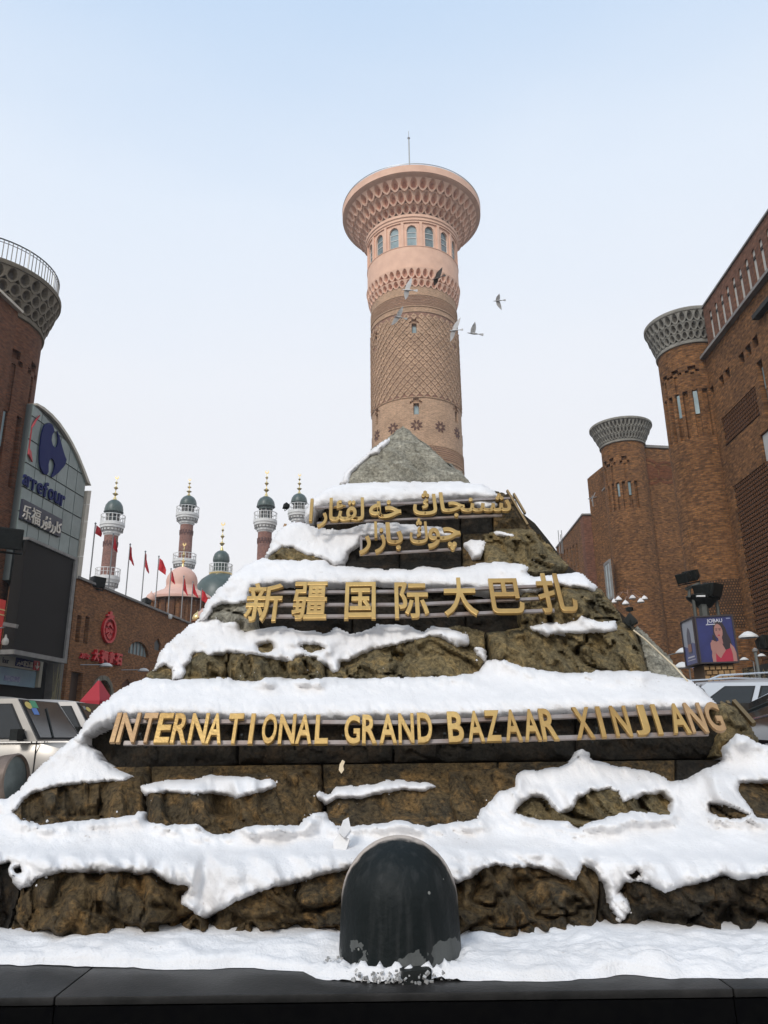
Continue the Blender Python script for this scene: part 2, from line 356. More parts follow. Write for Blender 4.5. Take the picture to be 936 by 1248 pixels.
M_goldf = mat('gilt_metal', (.85, .66, .30), .3, .8)
M_pink = mat('pink_dome_paint', (.72, .46, .37), .6, col2=(.63, .38, .30), nscale=.7)
M_glass = mat('window_glass', (.10, .14, .15), .12, col2=(.20, .26, .26), nscale=1.3, spec=.6)
M_gpale = mat('pale_window_glass', (.35, .45, .46), .2, col2=(.22, .30, .32), nscale=.9)
M_dark = mat('dark_metal', (.010, .012, .011), .55, col2=(.02, .022, .02), nscale=8, spec=.25)
M_void = mat('dark_interior', (.012, .011, .010), .9)
M_steel = mat('grey_steel', (.30, .31, .31), .45, .6)
M_trim = mat('grey_trim', (.26, .25, .23), .6, col2=(.18, .17, .16), nscale=2)
M_red = mat('red_cloth', (.62, .02, .03), .7, col2=(.45, .012, .02), nscale=3)
M_redp = mat('red_sign_paint', (.55, .012, .02), .35)
M_blue = mat('blue_sign_paint', (.010, .018, .105), .6, spec=.15)
M_asph = mat('asphalt', (.05, .05, .05), .85, col2=(.32, .32, .33), nscale=.35, bump=.01, bscale=30, thr=(.5, .72))
def darkspots(m): return m
# ------------------------------------------------------------------ ground
def gz(x): return max(0.0, min(.42, .09*x))
g = MB()
xs = [-4000, -300, -60, -20, -8, -4, 0, 1.5, 3, 4.7, 8, 20, 60, 300, 4000]; ys = [-3000, -60, -10, 0, 2, 5, 10, 20, 40, 80, 300, 4000]
for i in range(len(xs)-1):
    for j in range(len(ys)-1):
        q = [(xs[i], ys[j]), (xs[i+1], ys[j]), (xs[i+1], ys[j+1]), (xs[i], ys[j+1])]
        g.face([(x, y, gz(x)) for x, y in q], q)
go = g.build('ground', M_asph, smooth=True); tag(go, kind='structure')

# ------------------------------------------------------------------ the rock monument
# profile of the front slope: levelled picture row -> distance from the eye (metres)
TAB = [(500, 4.46), (520, 4.42), (585, 4.22), (592, 4.12), (600, 4.04), (612, 4.02), (645, 3.98), (652, 3.94), (684, 3.86), (700, 3.70), (712, 3.66), (765, 3.58), (775, 3.53), (822, 3.42),
       (830, 3.36), (855, 3.15), (870, 3.08), (905, 3.04), (935, 3.00), (960, 2.94), (990, 2.86), (1004, 2.80), (1040, 2.60), (1058, 2.53), (1100, 2.47), (1145, 2.43), (1170, 2.42), (1250, 2.40)]
TP = np.array([a for a, b in TAB]); TD = np.array([b for a, b in TAB])
RT = np.array(_rt); UP = np.array(_up); FW = np.array(_f); EY = np.array(EYE)
def Dm(px, py): return np.interp(py+RO*(px-468), TP, TD)
def pts3(px, py, D):
    d = RT[None, :]*((px-468)/F)[:, None]+UP[None, :]*((624-py)/F)[:, None]+FW[None, :]
    return EY[None, :]+d*(D/d[:, 1])[:, None]
AX = Vector((.165, 4.55, .5))
def sample_poly(P, step, amp, seed):
    out = []
    for i in range(len(P)):
        a = np.array(P[i], float); b = np.array(P[(i+1) % len(P)], float); n = max(1, int(np.linalg.norm(b-a)/step))
        for k in range(n): out.append(a+(b-a)*k/n)
    o = np.array(out)
    if amp:
        o[:, 0] += amp*fbm(o[:, 0]/7+3, o[:, 1]/7, seed, 3, .75); o[:, 1] += amp*fbm(o[:, 0]/7, o[:, 1]/7+9, seed+5, 3, .75)
    return o
def inside(x, y, P):
    c = np.zeros(x.shape, bool); n = len(P)
    for i in range(n):
        x0, y0 = P[i]; x1, y1 = P[(i+1) % n]
        if y0 == y1: continue
        t = ((y0 > y) != (y1 > y)) & (x < (x1-x0)*(y-y0)/(y1-y0)+x0); c ^= t
    return c
def nearest(x, y, polys):
    bd = np.full(x.shape, 1e18); bx = x.copy(); by = y.copy()
    for P in polys:
        for i in range(len(P)):
            x0, y0 = P[i]; x1, y1 = P[(i+1) % len(P)]; dx, dy = x1-x0, y1-y0; L = dx*dx+dy*dy+1e-9
            t = np.clip(((x-x0)*dx+(y-y0)*dy)/L, 0, 1); qx = x0+t*dx; qy = y0+t*dy; d = (x-qx)**2+(y-qy)**2
            m_ = d < bd; bd = np.where(m_, d, bd); bx = np.where(m_, qx, bx); by = np.where(m_, qy, by)
    return np.sqrt(bd), bx, by
def patch(outer, holes=(), pitch=3.0, amp=1.5, seed=1, front=None, step=2.6):
    O = sample_poly(outer, step, amp, seed); H = [sample_poly(h, step, amp, seed+3) for h in holes]
    x0, y0 = O.min(0)-pitch; x1, y1 = O.max(0)+pitch
    nx = int((x1-x0)/pitch)+2; ny = int((y1-y0)/pitch)+2
    gx, gy = np.meshgrid(x0+np.arange(nx)*pitch, y0+np.arange(ny)*pitch, indexing='ij'); X = gx.ravel(); Y = gy.ravel()
    ins = inside(X, Y, O)
    for h in H: ins &= ~inside(X, Y, h)
    d, bx, by = nearest(X, Y, [O]+H)
    sd = np.where(ins, d, -d); keep = sd > -.62*pitch; snap = keep & (sd < .45*pitch)
    X = np.where(snap, bx, X); Y = np.where(snap, by, Y); sd = np.where(snap, 0, sd)
    idx = np.arange(nx*ny).reshape(nx, ny)
    a, b, c, e = idx[:-1, :-1].ravel(), idx[1:, :-1].ravel(), idx[1:, 1:].ravel(), idx[:-1, 1:].ravel()
    ok = keep[a] & keep[b] & keep[c] & keep[e] & ((sd[a]+sd[b]+sd[c]+sd[e]) > 0)
    q = np.stack([a, e, c, b], 1)[ok]
    used = np.unique(q); rem = -np.ones(nx*ny, int); rem[used] = np.arange(len(used))
    return X[used], Y[used], sd[used], rem[q]
def mk(name, V, Q, mt, parent=None, smooth=True, kind=None, uvs=None):
    me = bpy.data.meshes.new(name); off = np.array(wloc(parent)) if parent else 0
    me.from_pydata((V-off).tolist(), [], Q.tolist())
    me.polygons.foreach_set('use_smooth', [smooth]*len(me.polygons)); me.update()
    return link(name, me, mt, parent, kind)

def with_skirt(V, Q, back):    # give a sheet its thickness: boundary edges run back into what it lies on
    from collections import Counter
    c = Counter()
    for f in Q.tolist():
        for i in range(4):
            a, b = f[i], f[(i+1) % 4]
            if a != b: c[(a, b)] += 1
    bd = [(a, b) for (a, b) in c if (b, a) not in c]
    ids = sorted({k for e_ in bd for k in e_}); mp_ = {k: len(V)+i for i, k in enumerate(ids)}
    V2 = np.vstack([V, V[ids]+np.array([0, back, -back*.15])])
    Q2 = np.vstack([Q, np.array([[b, a, mp_[a], mp_[b]] for a, b in bd])]) if bd else Q
    return V2, Q2

mon = thing('rock_monument', (AX.x, AX.y, .5), 'stepped pyramid of rough brown rock blocks with a grey pointed capstone, snow on its ledges', 'monument')
nrock = 0
RG = 2.5; RX0, RY0 = -140.0, 495.0; RNX, RNY = 506, 276
DG = np.full((RNX, RNY), 9.0)
def rock(poly, off=0.0, bulge=.05, rough=.035, mt=M_rock, pitch=2.3, slope=0.0, x0=0, crev=.05, amp=2.0, name='rock_block', label=None, hs=1.0):
    global nrock; nrock += 1; s = nrock*31
    X, Y, sd, Q = patch(poly, (), pitch, amp, s)
    D = Dm(X, Y); k = D/F; U = X*k*hs; W = Y*k*1.25
    wv = fbm(U*14, W*14, s+8, 3)*.25; h = facet(U*4.5+s+wv, W*7+wv, s)*.6+facet(U*11+wv, W*15+s+wv, s+1)*.35+fbm(U*22, W*26, s+2, 4)*.45+fbm(U*5, W*5, s+3, 3)*.6
    wq = fbm(U*9, W*12, s+6, 4)*.55; fc = facet(U*2.2+wq, W*7.5+wq, s+4, 14); cr_ = np.clip((-fc-.10)/.6, 0, 1)
    big = facet(U*1.8+wv, W*4.2+wv, s+11)*.9
    layer = W*5.5+fbm(U*2.6, W*2.2, s+12, 4)*2.6+fbm(U*9, W*9, s+13, 3)*.35; fr_ = layer-np.floor(layer); saw = np.where(fr_ < .82, fr_/.82, (1-fr_)/.18)
    cf = fbm(U*2.4+1, W*5.5, s+14, 4); crack = np.exp(-(cf/.035)**2)*(fbm(U*3, W*3, s+15, 2) > -.1)
    big = big+(saw-.5)*.9-crack*1.1
    t = bulge*(1-np.exp(-sd/7.0))+1.3*rough*(h+big*(rough > .03))*np.clip(sd/6, 0, 1)-crev*cr_*np.clip(sd/12, 0, 1)
    D2 = D+off+slope*(X-x0)-t
    ci = np.clip(((X-RX0)/RG).round().astype(int), 0, RNX-1); cj = np.clip(((Y-RY0)/RG).round().astype(int), 0, RNY-1); np.minimum.at(DG, (ci, cj), D2)
    V, Q = with_skirt(pts3(X, Y, D2), Q, .12)
    o = mk(name, V, Q, mt, mon, True)
    o.data.set_sharp_from_angle(angle=rad(38))
    if label: o['label'] = label
    return o

# core behind the blocks: silhouette levels (row, left px, right px)
SIL = [(594, 424, 562), (602, 408, 592), (616, 394, 622), (640, 366, 652), (660, 340, 668), (690, 318, 690), (720, 272, 726), (750, 256, 756), (780, 228, 786), (822, 192, 826), (845, 160, 858),
       (870, 128, 872), (900, 112, 898), (935, 66, 960), (975, 18, 1000), (1000, 4, 1020), (1060, -70, 1060), (1150, -120, 1100), (1190, -130, 1110)]
core = MB(); rows = []
NX = 40
for j, (py, a, b) in enumerate(SIL):
    fr = []
    for i in range(NX+1):
        px = a+(b-a)*i/NX; py_ = py-RO*(px-468)
        D = float(Dm(np.array([px]), np.array([py_]))[0])+.16
        fr.append(at(px, py_, D))
    zb = fr[0].z; back = fr[0].y+max(.12, (fr[-1].x-fr[0].x)*1.0)
    L = [Vector((fr[0].x-.02*k, fr[0].y+(back-fr[0].y)*k/8, fr[0].z)) for k in range(1, 9)]
    Rr = [Vector((fr[-1].x+.02*k, fr[-1].y+(back-fr[-1].y)*k/8, fr[-1].z)) for k in range(1, 9)]
    rng = random.Random(j)
    for q in L+Rr: q.x += rng.uniform(-.03, .03); q.z += rng.uniform(-.02, .02)
    Bk = [L[-1].lerp(Rr[-1], k/10) for k in range(1, 10)]
    rows.append(L[::-1]+fr+Rr+Bk[::-1])
n = len(rows[0])
core.face(rows[0])
for j in range(len(rows)-1):
    for i in range(n):
        core.face([rows[j][i], rows[j][(i+1) % n], rows[j+1][(i+1) % n], rows[j+1][i]])
core.build('rock_core', M_rock2, mon, smooth=30)

# lowest course (rough bulging blocks above the ledge)
rock([(-70, 1030), (24, 1036), (22, 1090), (4, 1152), (-80, 1154)], bulge=.05, mt=M_rock2)
rock([(26, 1036), (250, 1040), (240, 1090), (262, 1146), (8, 1154), (24, 1092)], bulge=.07, rough=.05, crev=.09)
rock([(253, 1038), (470, 1036), (486, 1152), (264, 1150), (243, 1092)], bulge=.06, mt=M_rock)
rock([(484, 1034), (600, 1036), (728, 1040), (730, 1090), (722, 1160), (487, 1158)], bulge=.07, mt=M_rock, crev=.08)
rock([(731, 1040), (900, 1044), (1030, 1050), (1040, 1160), (726, 1158), (733, 1092)], bulge=.06, rough=.05, mt=M_rock5, crev=.08)
# second course
rock([(12, 990), (40, 962), (110, 950), (172, 946), (176, 1004), (60, 1016), (14, 1010)], bulge=.07, rough=.04)
rock([(178, 958), (240, 950), (391, 934), (393, 1000), (380, 1016), (240, 1026), (179, 1008)], bulge=.07, rough=.05, mt=M_rock)
rock([(395, 958), (520, 950), (560, 960), (566, 1012), (402, 1016)], bulge=.06, mt=M_rock)
rock([(548, 940), (606, 936), (640, 950), (624, 1010), (560, 1014), (545, 975)], off=.01, bulge=.05, mt=M_rock)
rock([(622, 960), (672, 962), (730, 958), (826, 960), (824, 1004), (704, 1018), (622, 1010)], bulge=.07, rough=.05, crev=.05, mt=M_rock4)
rock([(862, 940), (910, 944), (1010, 946), (1014, 1006), (866, 1004)], bulge=.06, mt=M_rock)
# dressed course carrying the second course
for a, b, mt_ in ((120, 182, M_rock), (185, 391, M_rock), (394, 605, M_rock), (608, 822, M_rock), (825, 905, M_rock2)):
    rock([(a, 931-RO*(a-468)), (b, 931-RO*(b-468)), (b, 985), (a, 985)], off=.06, bulge=.03, rough=.018, crev=.015, mt=mt_, amp=.5)
# smooth panel behind the latin letters, recess shade painted into its dark rock
for a, b in ((104, 288), (291, 478), (481, 700), (703, 912)):
    rock([(a, 862-RO*(a-468)), (b, 862-RO*(b-468)), (b, 929-RO*(b-468)), (a, 929-RO*(a-468))] if a > 110 else [(106, 902), (128, 884), (150, 868), (b, 864), (b, 931), (150, 938), (126, 925)], off=.11, bulge=.03, rough=.025, crev=.02, mt=M_rock2, amp=.5)
rock([(866, 858), (884, 856), (896, 862), (912, 880), (928, 906), (936, 916), (904, 930), (870, 920), (880, 890)], off=.02, bulge=.04, rough=.04, mt=M_rock4, slope=.0012, x0=870, label='jutting corner stone past the last latin letter')
# third course
rock([(178, 822), (196, 808), (206, 806), (218, 822), (214, 836), (178, 836)], bulge=.07, mt=M_rock4)
rock([(220, 824), (228, 808), (240, 792), (300, 786), (388, 796), (398, 812), (396, 838), (300, 840), (220, 836)], bulge=.08, rough=.05, mt=M_rock4, crev=.05)
rock([(396, 812), (430, 800), (500, 776), (560, 762), (590, 770), (592, 800), (580, 834), (400, 838)], bulge=.08, rough=.05, mt=M_rock4, crev=.04)
rock([(594, 772), (640, 764), (750, 756), (772, 764), (782, 790), (792, 832), (700, 834), (640, 826), (600, 806)], bulge=.08, rough=.05, mt=M_rock4, crev=.05)
rock([(774, 760), (784, 768), (812, 796), (836, 826), (794, 830), (785, 796)], off=.05, bulge=.03, rough=.015, crev=0, mt=M_rock3, slope=.0008, x0=776, name='pale_side_slab', label='pale smooth slab closing the right edge')
rock([(302, 780), (340, 772), (420, 776), (400, 800), (340, 806), (300, 800)], off=.01, bulge=.05, mt=M_rock4)
# panel behind the chinese letters
rock([(254, 754), (262, 738), (284, 730), (312, 728), (314, 772), (290, 768), (268, 760)], bulge=.07, mt=M_rock3, label='grey bulging stone left of the chinese letters')
for a, b in ((300, 428), (431, 566), (569, 664)):
    rock([(a, 704), (b, 700), (b, 770), (a, 776)], off=.11, bulge=.03, rough=.03, mt=M_rock2, crev=.03, amp=.6)
rock([(640, 712), (676, 704), (716, 706), (736, 720), (756, 750), (762, 768), (700, 780), (640, 778), (632, 744)], bulge=.07, rough=.05, mt=M_rock4, crev=.05, label='rough ochre stone under the last chinese letter')
# course below the arabic letters
rock([(326, 682), (338, 668), (352, 664), (372, 670), (400, 680), (398, 690), (326, 690)], bulge=.06, mt=M_rock4)
for a, b, y0 in ((420, 486, 655), (488, 562, 652), (564, 596, 650)):
    rock([(a, y0), (b, y0-1), (b, 697), (a, 697)], off=.07, bulge=.03, rough=.025, mt=M_rock2 if a < 560 else M_rock, crev=.02, amp=.8)
rock([(590, 652), (610, 644), (650, 645), (672, 666), (694, 690), (660, 697), (592, 695)], bulge=.07, rough=.045, mt=M_rock4, crev=.03, label='overhanging ochre stone right of the arabic letters')
# panel behind the arabic letters
for a, b in ((386, 470), (472, 560), (562, 600)):
    rock([(a+(14 if a < 400 else 0), 604 if a < 400 else 598), (a, 622), (b, 597), (b, 650), (a, 652)], off=.07, bulge=.025, rough=.02, mt=M_rock2, crev=.01, amp=.5)
rock([(602, 598), (626, 604), (636, 626), (650, 647), (602, 650)], off=.05, bulge=.04, rough=.03, mt=M_rock, crev=.01, amp=.8)
# capstone: a pyramidal boulder, real depth built in the round
cap = MB()
bl, br_, ap = at(413, 592, 4.22), at(573, 588, 4.22), at(491, 519, 4.52)
bc = [bl, br_, Vector((br_.x-.02, 4.98, br_.z-.0)), Vector((bl.x+.02, 4.98, bl.z))]
N = 26
def capface(a, b, c, s):
    base = len(cap.v); idx = {}
    for i in range(N+1):
        for j in range(N+1-i):
            u, v = i/N, j/N; p = a*(1-u-v)+b*u+c*v; idx[(i, j)] = p
    nn = (b-a).cross(c-a).normalized()
    keys = list(idx); A = np.array([[idx[k].x+idx[k].y*.7, idx[k].z] for k in keys])
    ed = np.array([min(k[0], k[1], N-k[0]-k[1])/N for k in keys])
    h = facet(A[:, 0]*7+s, A[:, 1]*7, s)*.035+fbm(A[:, 0]*9, A[:, 1]*9, s+1, 4)*.05
    h = h*np.clip(ed*6, 0, 1)+.06*np.clip(ed*3, 0, 1)**.6+fbm(A[:, 0]*30, A[:, 1]*30, s+2, 2)*.008
    P = {k: idx[k]+nn*float(h[i]) for i, k in enumerate(keys)}
    for i in range(N):
        for j in range(N-i):
            cap.face([P[(i, j)], P[(i+1, j)], P[(i, j+1)]])
            if i+j < N-1: cap.face([P[(i+1, j)], P[(i+1, j+1)], P[(i, j+1)]])
capface(bc[0], bc[1], ap, 5); capface(bc[1], bc[2], ap, 15); capface(bc[2], bc[3], ap, 25); capface(bc[3], bc[0], ap, 35)
cap.face(bc[::-1])
co = cap.build('capstone', M_rock3, mon, smooth=30); co['label'] = 'grey pointed capstone with snow on its left edge'

# ------------------------------------------------------------------ snow on the ledges
snow_parts = []; crumbs = []
_gx, _gy = np.meshgrid(RX0+np.arange(RNX)*RG, RY0+np.arange(RNY)*RG, indexing='ij')
_DM = Dm(_gx.ravel(), _gy.ravel()).reshape(RNX, RNY)
DG = np.minimum(DG, _DM+.03); DGB = DG.copy()
for _ in range(3):      # soft envelope of the rock surface the snow settled on
    P_ = np.pad(DGB, 2, mode='edge'); DGB = sum(P_[i:i+RNX, j:j+RNY] for i in range(5) for j in range(5))/25
DGB = np.minimum(DGB, DG)
for _ in range(1):
    P_ = np.pad(DGB, 1, mode='edge'); DGB = sum(P_[i:i+RNX, j:j+RNY] for i in range(3) for j in range(3))/9
def samp(G, X, Y):
    fx = np.clip((X-RX0)/RG, 0, RNX-1.001); fy = np.clip((Y-RY0)/RG, 0, RNY-1.001); i = fx.astype(int); j = fy.astype(int); a = fx-i; b = fy-j
    return (G[i, j]*(1-a)+G[i+1, j]*a)*(1-b)+(G[i, j+1]*(1-a)+G[i+1, j+1]*a)*b
def snow(outer, holes=(), T=.055, W=13.0, off=0.0, pitch=2.2, amp=2.2, seed=1, lump=1.0, rag=1.0):
    X, Y, sd, Q = patch(outer, holes, pitch, amp, seed)
    D = Dm(X, Y); k = D/F; U = X*k; Wd = Y*k*1.3
    w_ = W*(1+.4*fbm(U*6, Wd*6, seed+9, 2))
    r = np.clip(sd/w_, 0, 1); t = T*np.sqrt(np.clip(1-(1-r)**2, 0, 1))
    edge = np.exp(-(sd/(W*1.1))**2)
    hh = fbm(U*4, Wd*5, seed+1, 3)*.022+fbm(U*14, Wd*16, seed+2, 3)*.008
    crumb = (fbm(U*42, Wd*42, seed+3, 3)*.016+np.abs(fbm(U*26, Wd*26, seed+4, 3))*.016)*(.22+edge)*rag
    t = t+(hh*lump+crumb)*np.clip(sd/5, 0, 1)
    base = samp(DGB, X, Y); base = np.where(sd < 3, np.minimum(base+.012, samp(DG, X, Y)+.012), base)
    V = pts3(X, Y, base-t*.85-.004*(sd > 2))
    V, Q = with_skirt(V, Q, .14)
    snow_parts.append((V, Q))
    rng_ = np.random.default_rng(seed)      # loose crumbs broken from the edges, lying on the rock
    for ring_ in [outer]+list(holes):
        S_ = sample_poly(ring_, 2.2, amp, seed); n_ = len(S_); pick = rng_.random(n_) < .07
        S_ = S_[pick]+rng_.normal(0, 4.2, (pick.sum(), 2))
        S_ = S_[samp(DG, S_[:, 0], S_[:, 1]) < samp(_DM, S_[:, 0], S_[:, 1])-.01]
        if len(S_) == 0: continue
        s_ = rng_.uniform(.0015, .006, len(S_))*rng_.uniform(.5, 1.3, len(S_)); base_ = samp(DG, S_[:, 0], S_[:, 1]); C_ = pts3(S_[:, 0], S_[:, 1], base_-s_*.4)
        O8 = np.array([[1, 0, 0], [-1, 0, 0], [0, 1, 0], [0, -1, 0], [0, 0, 1], [0, 0, -1]], float)
        VV_ = (C_[:, None, :]+O8[None]*(s_[:, None, None]*rng_.uniform(.6, 1.4, (len(S_), 6, 1)))).reshape(-1, 3)
        Fq = np.array([[0, 2, 4, 4], [2, 1, 4, 4], [1, 3, 4, 4], [3, 0, 4, 4], [2, 0, 5, 5], [1, 2, 5, 5], [3, 1, 5, 5], [0, 3, 5, 5]])
        crumbs.append((VV_, (np.arange(len(S_))[:, None, None]*6+Fq[None]).reshape(-1, 4)))
def flush_snow(name, label, cat='snow', mt=M_snow):
    n = 0; VV = []; QQ = []
    for V, Q in snow_parts: VV.append(V); QQ.append(Q+n); n += len(V)
    snow_parts.clear()
    VA = np.vstack(VV); QA = np.vstack(QQ).tolist(); m_ = len(VA); VC = [VA]
    for V, Q in crumbs: VC.append(V); QA += [list(q[:3]) for q in (Q+m_).tolist()]; m_ += len(V)
    crumbs.clear(); VA = np.vstack(VC)
    me = bpy.data.meshes.new(name); me.from_pydata(VA.tolist(), [], QA); me.polygons.foreach_set('use_smooth', [True]*len(me.polygons)); me.update()
    o = link(name, me, mt); tag(o, label, cat, kind='stuff'); return o
snow([(413, 590), (423, 573), (452, 548), (470, 536), (481, 531), (474, 540), (466, 548), (462, 556), (452, 556), (442, 566), (430, 576), (424, 588)], off=-.01, T=.035, W=7, seed=5)
# top ledge
snow([(371, 632), (374, 618), (380, 606), (392, 599), (412, 591), (440, 588), (500, 587), (563, 587), (590, 591), (604, 599), (612, 608), (600, 610), (570, 609), (540, 611), (500, 612), (470, 614), (430, 616), (400, 617), (388, 621), (380, 634)], T=.07, W=11, seed=11, off=-.02)
snow([(572, 612), (588, 609), (604, 611), (608, 617), (596, 622), (584, 620)], T=.03, W=5, seed=12, off=.03)
snow([(323, 679), (329, 662), (338, 648), (348, 640), (358, 635), (372, 637), (386, 643), (420, 646), (433, 641), (448, 638), (484, 637), (507, 640), (538, 643), (556, 651), (551, 656), (525, 654), (487, 653), (463, 654), (441, 656), (438, 664), (426, 676), (420, 686), (408, 690), (398, 685), (384, 680), (371, 676), (356, 668), (344, 667), (336, 674)], T=.07, W=12, seed=13)
snow([(565, 662), (580, 657), (593, 660), (591, 670), (587, 679), (576, 681), (571, 672)], T=.03, W=6, seed=14, off=.0)
snow([(597, 649), (606, 646), (622, 650), (631, 653), (616, 655), (603, 653)], T=.02, W=4, seed=15, off=-.05)
flush_snow('snow', 'snow on the capstone edge and on the ledges around the arabic letters')
snow([(319, 680), (335, 682), (371, 682), (397, 681), (407, 690), (430, 690), (453, 693), (479, 694), (500, 694), (515, 690), (541, 693), (566, 691), (586, 687), (600, 684), (617, 686), (637, 687), (646, 692), (642, 699), (651, 703), (668, 701), (684, 699), (704, 697), (714, 703), (729, 715), (726, 722), (709, 717), (694, 717), (680, 714), (668, 716), (653, 724), (630, 722), (591, 724), (573, 718), (540, 717), (500, 716), (454, 714), (420, 714), (400, 716), (362, 713), (330, 714), (308, 717), (302, 734), (288, 736), (272, 737), (261, 742), (256, 752), (250, 758), (236, 764), (243, 750), (250, 736), (262, 722), (282, 701), (300, 688)], T=.085, W=13, seed=21, off=-.01)
snow([(645, 763), (661, 759), (679, 758), (684, 761), (704, 755), (707, 750), (720, 754), (735, 758), (750, 755), (754, 763), (752, 769), (742, 771), (720, 772), (694, 773), (666, 775), (648, 770)], T=.05, W=8, seed=22, off=-.05)
snow([(576, 788), (590, 788), (594, 800), (592, 808), (586, 803), (580, 799)], T=.03, W=5, seed=23, off=-.02)
snow([(236, 758), (250, 750), (257, 754), (272, 757), (286, 757), (291, 759), (293, 766), (300, 769), (315, 767), (330, 764), (346, 763), (364, 768), (385, 769), (395, 773), (410, 764), (420, 768), (428, 773), (444, 769), (459, 761), (480, 762), (497, 762), (508, 768), (518, 769), (526, 762), (540, 764), (555, 768), (571, 773), (574, 780), (571, 786), (555, 789), (544, 783), (536, 778), (521, 776), (505, 781), (490, 785), (464, 791), (450, 795), (439, 800), (415, 808), (414, 817), (405, 822), (395, 809), (385, 803), (372, 800), (350, 806), (338, 805), (315, 799), (295, 797), (279, 796), (255, 801), (248, 795), (237, 797), (232, 807), (226, 813), (228, 820), (222, 827), (210, 829), (208, 816), (203, 810), (193, 816), (183, 824), (190, 808), (196, 792), (214, 776), (228, 763)],
     holes=[[(314, 786), (330, 783), (334, 789), (326, 796), (317, 793)], [(366, 787), (388, 786), (396, 790), (378, 796)]], T=.07, W=13, seed=24, off=-.02, rag=1.6)
flush_snow('snow', 'snow bands above and below the chinese letters')
snow([(88, 902), (100, 887), (112, 868), (124, 857), (142, 843), (164, 831), (178, 826), (210, 828), (244, 827), (275, 825), (290, 829), (313, 830), (325, 826), (376, 827), (405, 825), (434, 827), (503, 825), (557, 823), (584, 818), (591, 806), (604, 803), (616, 805), (634, 811), (672, 818), (703, 821), (726, 817), (760, 817), (788, 818), (811, 823), (838, 827), (850, 835), (862, 845), (874, 858), (876, 866), (866, 864), (824, 867), (790, 865), (740, 867), (700, 870), (658, 872), (600, 874), (534, 877), (476, 876), (424, 878), (390, 878), (350, 879), (314, 879), (270, 875), (216, 873), (189, 873), (147, 873), (139, 881), (120, 890), (106, 898), (104, 906), (96, 912)], T=.12, W=18, seed=31, off=-.01, lump=.8)
snow([(1, 1000), (-10, 975), (10, 972), (26, 960), (40, 942), (64, 919), (90, 899), (100, 896), (104, 905), (118, 915), (123, 925), (136, 934), (154, 942), (163, 948), (149, 953), (115, 954), (77, 958), (59, 962), (39, 967), (26, 979), (18, 990), (20, 1000)], T=.075, W=11, seed=32)
snow([(169, 957), (192, 953), (218, 949), (233, 950), (253, 945), (284, 946), (305, 946), (317, 951), (330, 947), (339, 955), (333, 962), (310, 968), (289, 973), (259, 968), (218, 967), (185, 967), (177, 971), (171, 964)], T=.055, W=8, seed=33, off=-.02)
snow([(384, 967), (389, 964), (400, 968), (410, 958), (441, 957), (460, 955), (473, 950), (500, 952), (522, 953), (534, 959), (517, 965), (486, 964), (455, 970), (440, 974), (425, 974), (410, 974), (404, 979), (397, 982), (388, 975)], T=.055, W=8, seed=34, off=-.03)
flush_snow('snow', 'thick snow tier above the latin letters and strips below them')
HOLE1 = [(628, 991), (635, 980), (645, 973), (663, 972), (672, 984), (681, 993), (698, 989), (704, 974), (722, 966), (743, 963), (754, 966), (759, 978), (772, 974), (787, 969), (807, 968), (818, 976), (816, 993), (799, 991), (772, 988), (757, 990), (731, 999), (704, 1008), (692, 1000), (680, 999), (660, 999), (645, 996)]
snow([(-60, 985), (0, 988), (16, 990), (27, 1000), (46, 1003), (49, 1006), (64, 1003), (103, 999), (139, 996), (164, 992), (169, 988), (178, 990), (178, 999), (190, 1003), (205, 1005), (243, 1004), (249, 1011), (266, 1017), (280, 1015), (297, 1008), (310, 1005), (338, 1006), (364, 1005), (371, 997), (384, 990), (397, 989), (401, 999), (410, 1005), (440, 1006), (460, 1003), (486, 999), (507, 1003), (525, 1007), (537, 1004), (560, 1001), (581, 997), (584, 990), (594, 979), (609, 964), (627, 959), (628, 946), (632, 940), (658, 938), (680, 934), (691, 931), (700, 921), (705, 915), (711, 913), (718, 916), (722, 926), (745, 932), (784, 938), (808, 946), (819, 952), (837, 949), (860, 937), (881, 926), (878, 914), (886, 905), (897, 894), (912, 897), (924, 905), (937, 909), (960, 924), (1000, 944), (1030, 1000), (1040, 1074), (1000, 1070), (936, 1068), (925, 1070), (900, 1074), (881, 1068), (866, 1074), (837, 1080), (810, 1089), (793, 1080), (775, 1074), (762, 1077), (755, 1088), (762, 1100), (768, 1110), (762, 1122), (752, 1118), (744, 1108), (742, 1096), (735, 1080), (722, 1060), (710, 1055), (703, 1074), (694, 1073), (675, 1067), (658, 1058), (630, 1058), (604, 1055), (591, 1058), (576, 1069), (559, 1077), (530, 1078), (480, 1070), (433, 1058), (387, 1069), (361, 1077), (323, 1085), (294, 1097), (271, 1108), (256, 1118), (247, 1119), (240, 1115), (220, 1103), (221, 1091), (231, 1081), (205, 1077), (185, 1064), (164, 1068), (154, 1063), (123, 1064), (90, 1063), (67, 1065), (46, 1072), (38, 1080), (24, 1085), (15, 1077), (9, 1060), (12, 1052), (0, 1054), (-60, 1056)],
     holes=[HOLE1, [(866, 981), (884, 982), (911, 993), (902, 997), (875, 996), (867, 989)], [(902, 955), (936, 955), (1002, 958), (1002, 998), (936, 997), (922, 996), (914, 985), (906, 971), (900, 963)], [(18, 1059), (25, 1057), (26, 1063), (20, 1064)], [(768, 1066), (776, 1062), (780, 1068), (772, 1071)]], T=.075, W=11, seed=41, rag=1.7, pitch=2.3, lump=1.4)
snow([(742, 1090), (757, 1086), (768, 1100), (769, 1113), (757, 1116), (744, 1106)], T=.05, W=7, seed=43, off=-.06, rag=2.5, lump=2)
snow([(746, 1120), (756, 1114), (764, 1118), (756, 1127)], T=.03, W=5, seed=44, off=-.05, rag=2.5)
flush_snow('snow', 'wide crumbly snow band over the lowest rough rock course')
